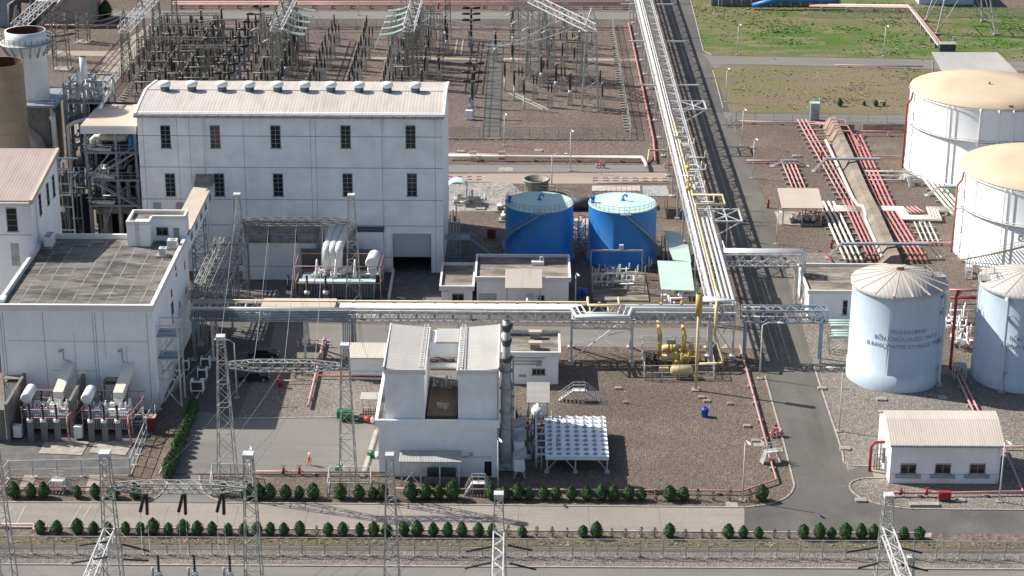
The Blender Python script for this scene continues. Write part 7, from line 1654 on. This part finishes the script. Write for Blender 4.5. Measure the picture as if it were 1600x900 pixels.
# ================================================================== around the blue tanks
def slab_roof(name, label, q, z, zb, mat, cat='shelter', posts=True, th=.12):
    """a tilted sheet roof on posts; q = pixel corners near left, near right, far right, far left"""
    P = [G(*q[0], z), G(*q[1], z), G(*q[2], zb), G(*q[3], zb)]; t = thing(name, label, cat, vec(P[0].x, P[0].y, 0))
    MB().hexa([p - vec(0, 0, th) for p in P], P).build('roof', mat, t)
    if posts:
        for p, k in zip(P, (1, 1, -1, -1)): MB().cbox((p.x + (.3 if p is P[0] or p is P[3] else -.3), p.y + .3 * k, 0), .16, .16, p.z - th - .05).build('post', 'steel', t)
    return t, P
for args in (('mint_shelter', 'large mint green sheet roof beside the long pipe bridge', [(1033, 452), (1085, 454), (1079, 409), (1027, 407)], 4.4, 4.9, 'mint'), ('mint_shelter', 'shaded mint roof behind the large mint sheet roof', [(1052, 406), (1080, 409), (1075, 382), (1042, 380)], 4.2, 4.6, 'mint'), ('mint_shelter', 'small sunlit mint roof farthest back beside the pipe bridge', [(1044, 380), (1070, 382), (1063, 363), (1038, 360)], 4.2, 4.8, 'mint')):
    t, P = slab_roof(*args); clutter(MB(), P[0].x + .6, P[1].x - 1.2, P[0].y + .6, P[3].y - .6, .2, 2.8, 22, .22, int(P[0].x * 10)).build('equipment', 'pipe_w', t)
t, P = slab_roof('flat_canopy', 'long cream canopy directly behind the right blue tank', [(925, 298), (1000, 298), (1000, 290), (925, 290)], 3.4, 3.5, 'roof_c')
t, P = slab_roof('flat_canopy', 'short cream canopy in the gap between the blue tanks', [(892, 350), (924, 350), (924, 341), (892, 341)], 3.0, 3.2, 'roof_c')
t, P = slab_roof('grey_canopy', 'grey flat canopy right of the cream canopy behind the blue tanks', [(1006, 306), (1046, 306), (1042, 290), (1004, 290)], 4.0, 4.0, 'steel')
c = G(715, 318); t = thing('arched_shelter', 'small pale aqua arched shelter beside the right wall of the turbine hall', 'shelter', c); z = 3.2
m = MB(); R = 1.9; o = len(m.v)
for y in (-1.2, 1.8):
    for k in range(9): a = math.pi * k / 8; m.v.append((c.x + R * math.cos(a), c.y + y, z + R * .75 * math.sin(a)))
for k in range(8): m.f.append((k, k + 1, k + 10, k + 9)); m.sm.append(True)
m.f.append(tuple(range(9, 18))); m.sm.append(False); m.build('arched_roof', 'aqua', t)
for s in (-1.7, 1.7):
    for y in (-1, 1.6): MB().cbox((c.x + s, c.y + y, 0), .12, .12, z + .1).build('post', 'steel_b', t)
clutter(MB(), c.x - 1, c.x + 1, c.y - 1, c.y + 1, .2, 2.4, 10, .2, 71).build('equipment', 'steel', t)
for i, (px, py, l) in enumerate(((786, 330, 'skid mounted pumps left of the left blue tank, back one'), (792, 345, 'skid mounted pumps left of the left blue tank, front one'), (740, 318, 'small pump set on gravel beside the arched shelter'))):
    c = G(px, py); t = thing('pump_set', l, 'pump', c); MB().cbox((c.x, c.y, 0), 3.0, 2.0, .3).build('base', 'padc', t); MB().tube([(c.x - 1.1, c.y, .9), (c.x + 1.1, c.y, .9)], .5, 12).build('motor', 'steel', t); clutter(MB(), c.x - 1.2, c.x + .6, c.y - .6, c.y + .6, .3, 1.8, 8, .14, 80 + i).build('piping', 'pipe_w', t)
for px, py in ((752, 311), (751, 327)): c = G(px, py); MB().cbox((c.x, c.y, 0), 1.7, 1.1, .25).build('concrete_pad', 'padc', None, 'small pale concrete pad %s on the gravel beside the hall' % ('nearer the arched shelter' if py < 320 else 'in the hall shadow edge'), 'pad')
c = G(768, 372); MB().cbox((c.x, c.y, .1), 1.5, .6, 1.6).cbox((c.x, c.y + .0, 1.7), 1.7, .8, .1).build('hydrant_box', 'red', None, 'dark red cabinet in the shade left of the left blue tank', 'cabinet')
c = G(838, 302); t = thing('open_tank', 'small dark open topped basin behind the left blue tank', 'tank', c); MB().lathe(c.x, c.y, [(2.3, 0), (2.3, 2.6), (2.6, 2.7), (2.6, 2.95), (2.2, 2.95), (2.1, 1.8), (0, 1.8)], 28).build('basin', 'steel_old', t); MB().lathe(c.x, c.y, [(2.1, 1.82), (0, 1.84)], 24).build('water', 'glass', t)
a, b = G(892, 327), G(925, 327); MB().tube([(a.x - 1, a.y, 1.2), (b.x + 1, b.y, 1.2)], 1.15, 16).build('horizontal_drum', 'dsteel', None, 'black horizontal drum in the gap between the blue tanks', 'drum')
c = G(908, 385); t = thing('pipe_stand', 'pipework frame standing in the gap between the blue tanks', 'pipework', c); clutter(MB(), c.x - 1.6, c.x + .5, c.y - 2, c.y + 6, .3, 4.2, 34, .16, 91).build('piping', 'pipe_w', t); MB().tower(c.x, c.y - 3, 0, 6.5, 1.2, 1.2, 4, .12, .08).build('frame', 'steel_b', t)
t = thing('metering_skid', 'steel pipe frame with valves on a pale slab in front of the right blue tank', 'pipework', G(965, 455)); a, b, d = G(930, 457), G(1007, 457), G(1000, 430)
MB().box(a.x - .5, b.x + .5, a.y - 4.2, d.y, 0, .25).build('slab', 'slab2', t)
m = MB()
for x in (a.x - .5, b.x):
    for y in (a.y - .2, d.y - .5): m.bar((x, y, 0), (x, y, 4.6), .2)
for y, z in ((a.y - .2, 3.4), (d.y - .5, 4.6), (a.y - .2, 2.0)): m.bar((a.x - .5, y, z), (b.x, y, z), .24)
m.build('frame', 'steel', t); clutter(MB(), a.x, b.x - 3, a.y, d.y - 1, .3, 3.0, 60, .13, 95).build('piping', 'steel', t)
clutter(MB(), a.x + 1, b.x - 3.5, a.y + .5, d.y - 2, .3, 2.4, 26, .18, 96).build('valves', 'pipe_w', t); MB().cbox(((a.x + b.x) / 2 + .5, d.y - .5, 4.7), .7, .6, .9).build('junction_box', 'tgrey', t)
for i, (px, py) in enumerate(((905, 462), (914, 463))): c = G(px, py); t = thing('drum', 'blue drum beside the metering skid slab, %s' % ('left one' if i == 0 else 'right one'), 'drum', c); MB().lathe(c.x, c.y, [(.45, 0), (.47, .05), (.45, .1), (.45, .6), (.47, .65), (.45, .7), (.45, 1.3), (.42, 1.33), (0, 1.31)], 14).build('body', 'bluep', t); MB().cyl(c.x + .2, c.y, 1.31, 1.36, .06, n=6).build('bung', 'dsteel', t)
clutter(MB(), G(1005, 425).x, G(1012, 425).x + 1, G(1005, 425).y, G(1005, 380).y, .3, 3, 30, .16, 99).build('wayside_piping', 'steel', None, 'tangle of grey piping right of the right blue tank', 'pipework')
# ================================================================== beside the control block
c = G(266, 632); x0, x1 = G(250, 634).x, G(285, 632).x; zt = GY(262, 507, c.y).z
t = thing('stair_tower', 'pale steel stair tower with blue landings beside the white block', 'tower', (x0, c.y, 0))
m = MB()
for x in (x0, x1):
    for y in (c.y - .6, c.y + 2.6): m.bar((x, y, 0), (x, y, zt), .22)
for z in (4.2, 7.2, 10.6, zt):
    for y in (c.y - .6, c.y + 2.6): m.bar((x0, y, z), (x1, y, z), .16)
    for x in (x0, x1): m.bar((x, c.y - .6, z), (x, c.y + 2.6, z), .16)
for za, zb in ((0, 4.2), (4.2, 7.2)): m.bar((x0, c.y - .6, za), (x1, c.y - .6, zb), .1); m.bar((x1, c.y - .6, za), (x0, c.y - .6, zb), .1)
m.build('frame', 'steel_w', t)
for z in (7.2, 10.6): MB().box(x0 + .1, x1 - .1, c.y - .5, c.y + 2.5, z + .09, z + .15).build('landing', 'steel_b', t); MB().rail([(x0, c.y - .6, z + .15), (x1, c.y - .6, z + .15), (x1, c.y + 2.6, z + .15)], 1.1, .06).build('railing', 'steel_w', t)
for za, zb in ((.1, 4.2), (4.3, 7.2), (7.3, 10.6)): MB().stair((x0 + .4, c.y + 1, za), (x1 - .4, c.y + 1, zb), .8, 12).build('stair', 'steel_w', t)
for i, (px, py, w) in enumerate(((309, 613, 1.9), (317, 594, 1.4), (322, 577, 1.4), (291, 580, 1.0))):
    c = G(px, py); t = thing('condenser', '%s on the shaded drive beside the white block' % ('front large framed condenser', 'middle white condenser', 'rear white condenser', 'small pale condenser nearest the stair tower')[i], 'air conditioner', c)
    MB().cbox((c.x, c.y, .4), w, 1.2, 1.6).build('casing', 'whitep', t); MB().lathe(c.x, c.y, [(.5, 2.0), (.5, 2.1), (.42, 2.1), (0, 2.05)], 14).build('fan', 'dsteel', t); MB().cbox((c.x, c.y - .61, .6), w * .8, .03, 1.2).build('coil', 'dsteel', t)
    m = MB(); [m.cbox((c.x + sx * w * .4, c.y + s * .5, 0), .1, .1, .42) for sx in (-1, 1) for s in (-1, 1)]; m.build('feet', 'steel_w', t)
# ================================================================== people, vehicles and small things
def car(px, py, label, rz=0):
    c = G(px, py); t = thing('parked_car', label, 'car', c); ca, sa = math.cos(rz), math.sin(rz)
    def T(x, y, z): return (c.x + x * ca - y * sa, c.y + x * sa + y * ca, z)
    pr = [(-2.2, .4), (-2.2, .85), (-1.5, .95), (-1.0, 1.45), (.6, 1.48), (1.2, 1.0), (2.1, .88), (2.25, .6), (2.2, .35)]
    MB().hexa([T(x, -.85, z) for x, z in pr], [T(x, .85, z) for x, z in pr]).build('body', 'car', t)
    for s in (-1, 1): MB().hexa([T(x, s * .84, z) for x, z in ((-1.3, 1.0), (-.95, 1.38), (.55, 1.40), (1.0, 1.02))], [T(x, s * .87, z) for x, z in ((-1.3, 1.0), (-.95, 1.38), (.55, 1.40), (1.0, 1.02))]).build('side_window', 'glass', t)
    for x in (-1.4, 1.4):
        for s in (-1, 1): a, b = T(x, s * .62, .33), T(x, s * .9, .33); w = MB().tube([a, b], .34, 14).build('wheel', 'tyre', t); MB().tube([T(x, s * .89, .33), T(x, s * .92, .33)], .19, 10).build('rim', 'steel', w)
    for s in (-1, 1): MB().hexa([T(2.2, s * .6 - .2, .62), T(2.27, s * .6 - .2, .62), T(2.27, s * .6 + .2, .62), T(2.2, s * .6 + .2, .62)], [T(2.14, s * .6 - .2, .8), T(2.2, s * .6 - .2, .8), T(2.2, s * .6 + .2, .8), T(2.14, s * .6 + .2, .8)]).build('headlight', 'whitep', t)
car(412, 558, 'dark car parked in the shade nearest the pipe bridge'); car(397, 594, 'dark car parked in the shade beside the left yard gantry column', .1)
c = G(483, 727); t = thing('person', 'person in orange overalls and a white helmet walking across the paved yard', 'person', c)
J = {'pel': (0, 0, .95), 'sp': (0.02, 0, 1.2), 'ch': (.04, 0, 1.4), 'nk': (.06, 0, 1.52), 'hd': (.08, 0, 1.64), 'ht': (.08, 0, 1.74), 'sl': (.04, .2, 1.42), 'el': (-.08, .26, 1.16), 'wl': (.02, .27, .93), 'sr': (.04, -.2, 1.42), 'er': (.14, -.26, 1.18), 'wr': (.34, -.24, 1.02), 'hl': (0, .1, .9), 'kl': (.16, .11, .5), 'al': (.10, .11, .10), 'tl': (.28, .11, .05), 'hr': (0, -.1, .9), 'kr': (-.06, -.11, .5), 'ar': (-.30, -.11, .14), 'tr': (-.14, -.11, .05)}
E = ('pel sp', 'sp ch', 'ch nk', 'nk hd', 'hd ht', 'ch sl', 'sl el', 'el wl', 'ch sr', 'sr er', 'er wr', 'pel hl', 'hl kl', 'kl al', 'al tl', 'pel hr', 'hr kr', 'kr ar', 'ar tr')
RR = dict(pel=.17, sp=.16, ch=.17, nk=.06, hd=.105, ht=.08, sl=.085, el=.06, wl=.045, sr=.085, er=.06, wr=.045, hl=.105, kl=.08, al=.06, tl=.045, hr=.105, kr=.08, ar=.06, tr=.045)
K = list(J); me = bpy.data.meshes.new('body'); me.from_pydata([J[k] for k in K], [tuple(K.index(q) for q in e.split()) for e in E], [])
ob = bpy.data.objects.new('body', me); COL.objects.link(ob); ob.modifiers.new('s', 'SKIN'); ob.modifiers.new('u', 'SUBSURF').levels = 1
for i, k in enumerate(K): me.skin_vertices[0].data[i].radius = (RR[k], RR[k])
me.skin_vertices[0].data[0].use_root = True
nm = bpy.data.meshes.new_from_object(ob.evaluated_get(bpy.context.evaluated_depsgraph_get())); bpy.data.objects.remove(ob)
nm.materials.clear(); nm.materials.append(M['orange']); nm.materials.append(M['skin']); nm.materials.append(M['dsteel'])
for p in nm.polygons:
    z = p.center.z; p.use_smooth = True; p.material_index = 1 if z > 1.52 or (abs(p.center.y) > .2 and z < .96 and z > .8) else 2 if z < .14 else 0
bo = bpy.data.objects.new('body', nm); COL.objects.link(bo); bo.parent = t; OFF[bo.name] = OFF[t.name]; bo.scale = (1.03, 1.03, 1.03)
MB().lathe(c.x + .085, c.y, [(.19, 1.72), (.14, 1.73), (.135, 1.80), (.09, 1.87), (0, 1.89)], 14).build('helmet', 'whitep', t)
MB().box(c.x - .12, c.x + .20, c.y - .19, c.y + .19, 1.22, 1.27).build('reflective_band', 'whitep', t)
m = MB()
for s, (x, z) in ((.27, (.02, .93)), (-.24, (.35, 1.03))):
    for k in range(4): m.tube([(c.x + x + k * .018 - .03, c.y + s, z - .08), (c.x + x + k * .018 - .02, c.y + s, z - .17 + abs(k - 1) * .012), (c.x + x + k * .018, c.y + s * .95, z - .2 + abs(k - 1) * .012)], .009, 5)
    m.tube([(c.x + x - .03, c.y + s * .92, z - .05), (c.x + x - .05, c.y + s * .85, z - .12)], .011, 5); m.cbox((c.x + x, c.y + s, z - .1), .08, .03, .1)
m.build('hands', 'skin', t)
c = G(547, 657); t = thing('engine_cart', 'green engine cart behind the right column of the yard gantry', 'cart', c)
MB().cbox((c.x - .8, c.y, .5), 2.0, 1.2, 1.1).build('cowling', 'green', t); MB().cbox((c.x + .6, c.y, .45), 3.4, .8, .2).build('chassis', 'dsteel', t)
for s in (-1, 1):
    for k in (-1, 1): w = MB().tube([(c.x + s * 1.3 + .3, c.y + k * .5, .4), (c.x + s * 1.3 + .3, c.y + k * .7, .4)], .4, 12).build('wheel', 'tyre', t); MB().tube([(c.x + s * 1.3 + .3, c.y + k * .49, .4), (c.x + s * 1.3 + .3, c.y + k * .72, .4)], .18, 8).build('hub', 'green', w)
for px, py, l in ((583, 714, 'green and white drum lying near the foot of the generator house'), (533, 737, 'green drum inside the right gantry cage'), (577, 660, 'white and red ball shaped tank beside the gas bottle shelter')):
    c = G(px, py); t = thing('drum', l, 'drum', c); MB().tube([(c.x - .6, c.y + .2, .5), (c.x + .35, c.y - .2, .5)], .5, 14).build('body', 'green' if 'green' in l else 'red', t); MB().tube([(c.x + .36, c.y - .2, .5), (c.x + .5, c.y - .25, .5)], .48, 14).build('end_cap', 'whitep', t)
c = G(1101, 651); t = thing('bin', 'small bright blue bin on the open gravel plot', 'bin', c); MB().lathe(c.x, c.y, [(.42, 0), (.55, 1.0), (.6, 1.02), (.45, 1.3), (.1, 1.4), (0, 1.4)], 12).build('body', 'bluep', t); MB().cbox((c.x, c.y, 1.38), .3, .1, .2).build('handle', 'bluep', t)
for i, (px, py) in enumerate(((966, 608), (1096, 622), (1104, 628), (1140, 632), (1167, 667), (977, 630), (1345, 783), (1500, 783), (1377, 625), (1473, 622), (1284, 608), (1320, 702), (1175, 232), (1244, 245), (1248, 245), (1378, 160), (720, 238), (1180, 690))):
    c = G(px, py); w = (.9, .9, .9, .8, 1.0, .6, 1.4, 1.2, 1.4, 1.2, 1.2, 1.4, 1.2, 1.6, 1.0, 1.2, 1.6, 1.0)[i]
    MB().cbox((c.x, c.y, 0), w, w * .7, .3).cbox((c.x, c.y, .302), w * .6, w * .35, .04).build('concrete_block', 'padc', None, 'pale concrete block %s' % ('just front of the gas skid fence', 'left of a pair near the vent mast', 'right of a pair near the vent mast', 'under a small sign near the road', 'alone near the pink main by the road', 'with a thin sign on the open gravel', 'on gravel at the left of the pump house kerb', 'on gravel before the pump house', 'in front of the near water tank', 'in front of the gap between the water tanks', 'flush at the road edge by the near water tank', 'flush at the pump house road corner', 'beside the road opposite the switchyard corner', 'among red pipes near the road', 'beside another among red pipes near the road', 'lying in the dry grass', 'in the red gravel before the switchyard', 'left of the pink main near the crossover stair')[i], 'block')
for i, (px, py, l) in enumerate(((977, 631, 'small white sign on a footing in the open gravel'), (1140, 632, 'thin white sign on a footing near the road'))):
    c = G(px, py); t = thing('sign_post', l, 'sign', c); MB().cyl(c.x, c.y, .3, 1.8, .04, n=6).build('post', 'steel_w', t); MB().cbox((c.x, c.y, 1.6), .5, .04, .35).build('plate', 'whitep', t)
c = G(1475, 782); t = thing('hose_cabinet', 'dark red cabinet on the pink main in front of the pump house', 'cabinet', c); MB().cbox((c.x, c.y, .3), 1.6, .7, 1.0).build('cabinet', 'red', t); MB().cbox((c.x, c.y - .36, .35), .7, .02, .9).build('door', 'red', t); MB().cbox((c.x, c.y, 0), 1.4, .6, .29).build('plinth', 'dsteel', t)
a = G(1452, 790); MB().cbox((a.x, a.y, 0), 2.4, .9, .35).cbox((a.x - 1.9, a.y, 0), 1.3, .9, .3).build('valve_pit', 'padc', None, 'low concrete valve pit beside the red cabinet at the kerb', 'pit')
for i, (px, py, l) in enumerate(((1211, 680, 'red hydrant at the road edge above the pale crossover stair'), (1200, 325, 'red hydrant beside the road near the pump shelter'), (1299, 388, 'red hydrant beside the white pipes behind the low building'), (1283, 250, 'red hydrant beside the upper pink bundle'), (685, 14, 'red cabinet before the far pink pipes')) ):
    c = G(px, py); t = thing('hydrant', l, 'hydrant', c); MB().cyl(c.x, c.y, 0, 1.5, .22, .2, 12).build('body', 'red', t); MB().cyl(c.x, c.y, 1.5, 1.75, .26, .1, 12).build('cap', 'red', t); MB().tube([(c.x - .45, c.y, 1.0), (c.x + .45, c.y, 1.0)], .1, 8).build('outlet', 'red', t)
for i, (px, py) in enumerate(((1213, 682), (938, 262), (1044, 262))):
    c = G(px, py); m = MB().tube([(c.x - 1, c.y, .5), (c.x + 1, c.y, .5)], .16, 8); [m.tube([(c.x + q, c.y - .6, .2), (c.x + q, c.y, .5), (c.x + q, c.y, 1.1 + q * .2)], .12, 8) for q in (-.7, 0, .7)]; m.cbox((c.x, c.y, 1.1), .5, .5, .25); m.build('valve_group', 'pipe_r', None, ('red valve group beside the hydrant at the road edge', 'low red valve group on the middle road', 'red valve group under the long pipe bridge')[i], 'valves')
# ================================================================== far things
c = G(1272, 188); t = thing('tall_cabinet', 'tall blue grey cabinet at the top of the red pipe bundles', 'cabinet', c); h = hz(1272, 188, 161); MB().cbox((c.x, c.y, 0), 1.9, 1.6, h).build('cabinet', 'steel_b', t); MB().cbox((c.x, c.y, h), 2.1, 1.8, .15).build('lid', 'mint', t); MB().rail([(c.x - 1, c.y - .8, h + .15), (c.x + 1, c.y - .8, h + .15), (c.x + 1, c.y + .8, h + .15)], .9, .06, 1).build('railing', 'mint', t)
a, b = G(1312, 213), G(1334, 213); MB().box(a.x, b.x, a.y, a.y + 1, 0, 2.6).build('headwall', 'slab', None, 'dark headwall where the brown ridge meets the perimeter path', 'wall'); a, b = G(1340, 206), G(1415, 206); MB().box(a.x + 1, b.x, a.y, a.y + .4, 0, 1.7).build('low_wall', 'slab2', None, 'low brown wall between the red pipes and the farther white tank', 'low wall')
a, b = G(1470, 82), G(1485, 82); t = thing('pipe_box', 'dark box where the three lawn pipes end', 'box', a); MB().box(a.x - .5, b.x + 1, a.y - 1, a.y + 1.5, 0, 2.2).build('box', 'dsteel', t); MB().box(a.x - .7, b.x + 1.2, a.y - 1.2, a.y + 1.7, 2.2, 2.35).build('lid', 'padc', t)
c = G(1490, 78); MB().cyl(c.x, c.y, 0, 2.4, .08, n=6).cbox((c.x, c.y, 2.4), .8, .3, 1.0).build('sign_box', 'mint', None, 'small green box on a post beside the lawn pipe box', 'box')
c = G(1500, 44); t = thing('pylon', 'pale lattice pylon base at the top right behind the white tanks', 'pylon', c); m = MB(); hw = 7.5
for sx in (-1, 1):
    for s in (-1, 1):
        m.bar((c.x + sx * hw, c.y + s * hw, 0), (c.x + sx * 3, c.y + s * 3, 22), .3)
        for q in (-1, 1): m.bar((c.x + sx * hw, c.y + s * hw, 0), (c.x + sx * 5 + (q if 0 else 0), c.y - s * 0 + s * 2, 9), .14); m.bar((c.x + sx * hw, c.y + s * hw, 0), (c.x + sx * 2, c.y + s * 5.6, 9), .14)
for z, w in ((9, 5.7), (15, 4.4)):
    for s in (-1, 1): m.bar((c.x - w, c.y + s * w, z), (c.x + w, c.y + s * w, z), .18); m.bar((c.x + s * w, c.y - w, z), (c.x + s * w, c.y + w, z), .18); m.bar((c.x - w, c.y + s * w, z), (c.x + w * .8, c.y + s * w * .8, z + 5), .14); m.bar((c.x + w, c.y + s * w, z), (c.x - w * .8, c.y + s * w * .8, z + 5), .14)
m.build('lattice', 'steel_w', t)
for sx in (-1, 1):
    for s in (-1, 1): MB().cbox((c.x + sx * hw, c.y + s * hw, 0), 1.2, 1.2, .5).build('footing', 'padc', t)
a, b = G(1112, 9), G(1310, 7); t = thing('far_wall', 'grey panel wall at the top edge beyond the lawn', 'wall', a); MB().box(a.x, b.x, a.y, a.y + .5, 0, 4.5).build('panels', 'wallgrey', t); m = MB()
for k in range(14): x = a.x + (b.x - a.x) * k / 13; m.box(x - .2, x + .2, a.y - .15, a.y, 0, 4.7)
m.build('posts', 'steel', t)
a, b = G(1197, 11), G(1300, 10); MB().tube([(a.x - 4, a.y - 3, 1.0), (a.x + 2, a.y - 3, 2.6), (b.x, b.y - 3, 2.6)], .7, 12).build('blue_main', 'blue', None, 'thick blue pipe in front of the far grey wall', 'pipe')
a, b = G(1440, 12), G(1525, 12); t = thing('far_house', 'pale blue far building behind the lattice pylon', 'building', a); MB().box(a.x, b.x, a.y + 4, a.y + 16, 0, 7).build('wall', 'paleblue', t); MB().box(a.x - .5, b.x + .5, a.y + 3.5, a.y + 16.5, 7, 7.5).build('roof', 'steel', t)
a, b = G(1530, 22), G(1660, 22); MB().box(a.x, b.x, a.y + 8, a.y + 60, .02, .03).build('far_yard', 'red_gravel' if 'red_gravel' in M else 'gravel_red', None, kind='structure', loc=(0, 0, 0))
# sloped far building, top left
for i, (xa, xb, y, hgt, l) in enumerate(((104, 143, 41, 7.5, 'beige building with a sloped side at the top left'), (60, 100, 40, 6, 'lower beige building left of the sloped beige building'))):
    a, b = G(xa, y), G(xb, y); t = thing('far_building', l, 'building', a); w = b.x - a.x
    m = MB(); m.hexa([(a.x - 7, a.y, 0), (b.x, a.y, 0), (b.x, a.y + 14, 0), (a.x - 7, a.y + 14, 0)], [(a.x, a.y + .5, hgt), (b.x, a.y + .5, hgt), (b.x, a.y + 13, hgt), (a.x, a.y + 13, hgt)]); m.build('wall', plain('far_wall_beige', (.36, .31, .25), .9, .12, .2) if i == 0 else 'slab2', t)
    MB().box(a.x - .3, b.x + .3, a.y + .2, a.y + 13.3, hgt + .01, hgt + .3).build('roof', 'trim', t)
    MB().hexa([(a.x - 7.6, a.y - .3, 0), (a.x - 6.8, a.y - .3, 0), (a.x + .4, a.y + .2, hgt), (a.x - .4, a.y + .2, hgt)], [(a.x - 7.6, a.y + .4, .3), (a.x - 6.8, a.y + .4, .3), (a.x + .4, a.y + .9, hgt + .3), (a.x - .4, a.y + .9, hgt + .3)]).build('sloped_edge', 'roof_c', t)
a, b = G(-20, 42), G(14, 42); t = thing('far_building', 'dark blue grey building cut by the top left corner', 'building', a); MB().box(a.x, b.x, a.y, a.y + 12, 0, 9).build('wall', 'steel_b', t); MB().box(a.x - .4, b.x + .4, a.y - .4, a.y + 12.4, 9, 9.5).build('roof', 'dsteel', t)
a, b = G(15, 12), G(330, 12); t = thing('far_hall', 'long dark far structure along the top left edge', 'building', a); MB().box(a.x, b.x, a.y + 16, a.y + 30, 0, 6).build('wall', 'dsteel', t); m = MB()
for k in range(26): x = a.x + (b.x - a.x) * k / 25; m.box(x - .2, x + .2, a.y + 15.5, a.y + 15.9, 0, 7.5)
m.bar((a.x, a.y + 15.7, 7.5), (b.x, a.y + 15.7, 7.5), .4); m.build('frame', 'steel_b', t)
for i, (px, py) in enumerate(((18, 62), (30, 52), (52, 40))): c = G(px, py); MB().tube([(c.x, c.y, 0), (c.x + .4, c.y, 8.5), (c.x + 2.0, c.y + 2, 9.6), (c.x + 4, c.y + 4, 9.0)], .7, 10).build('duct_pipe', 'dsteel', None, '%s dark bent duct behind the white stack' % ('front', 'middle', 'back')[i], 'pipe')
for i, (xa, xb, y) in enumerate(((1010, 1025, -2), (870, 945, 2), (700, 790, 0))):
    a, b = G(xa, y), G(xb, y); t = thing('far_shed', 'low far shed beyond the pink pipes at the top edge, %s' % ('by the long bridge', 'in the middle', 'behind the breakers')[i], 'shed', a); MB().box(a.x, b.x, a.y + 6, a.y + 14, 0, 3).build('wall', 'slab2', t); MB().box(a.x - .5, b.x + .5, a.y + 5.5, a.y + 14.5, 3, 3.3).build('roof', 'roof_c', t)
fence([(270, 4), (990, 5)], 2.4, 'far mesh fence beyond the long pink pipes at the top', mat='steel', sp=5)
m = MB()

# between the pale blue tanks
c = G(1487, 585); MB().tube([(c.x + .6, c.y + 1.5, 12.5), (c.x, c.y, 13.2), (c.x - .3, c.y, 12.4), (c.x - .3, c.y, 1.0), (c.x + .6, c.y - .5, .5)], .22, 8).build('red_riser', 'red', None, 'tall dark red riser pipe on the near water tank facing its twin', 'pipe')
c = G(1498, 592); t = thing('pipe_hutch', 'small grey steel platform over two red pipes between the water tanks', 'platform', c); MB().cbox((c.x, c.y, 2.2), 1.9, 1.6, .12).build('top', 'steel_b', t)
for sx in (-.85, .85):
    for q in (-.7, .7): MB().cbox((c.x + sx, c.y + q, 0), .12, .12, 2.2).build('leg', 'steel_w', t)
MB().rail([(c.x - .9, c.y - .7, 2.3), (c.x - .9, c.y + .7, 2.3)], 1, .05).build('railing', 'steel_w', t)
c = G(1500, 530); t = thing('tank_pipework', 'jumble of valves and pipes seen in the gap between the water tanks', 'pipework', c); clutter(MB(), c.x - 1.8, c.x + .2, c.y - 6, c.y + 8, .2, 3.2, 40, .16, 201).build('piping', 'pipe_w', t); clutter(MB(), c.x - 1.8, c.x + .2, c.y - 4, c.y + 12, .2, 2.2, 20, .16, 202).build('red_piping', 'pipe_r', t)
for k, yy in enumerate((462, 474, 494, 505)): prun([(1483, yy), (1530, yy + .6)], .3, ('pipe_p', 'red', 'steel_w', 'steel_w')[k], '%s of the cross pipes seen between the two water tanks' % ('farthest pink one', 'second red one', 'third grey one', 'nearest grey one')[k], z=1.0, sup=0)
for k in range(3):
    y0 = 205 + k * 9; prun([(1256 + k * 4, y0 + 3), (1290 + k * 5, y0 + 3), (1298 + k * 5, y0), (1318 + k * 5, y0 + 1), (1330 + k * 6, y0 + 10), (1340 + k * 5, y0 + 14)], .2, 'pipe_r', '%s red pipe stepping over the top of the brown ridge' % ('rear', 'middle', 'front')[k], z=.7, sup=0, dz=[0, 0, 1.9, 1.9, .1, .1])
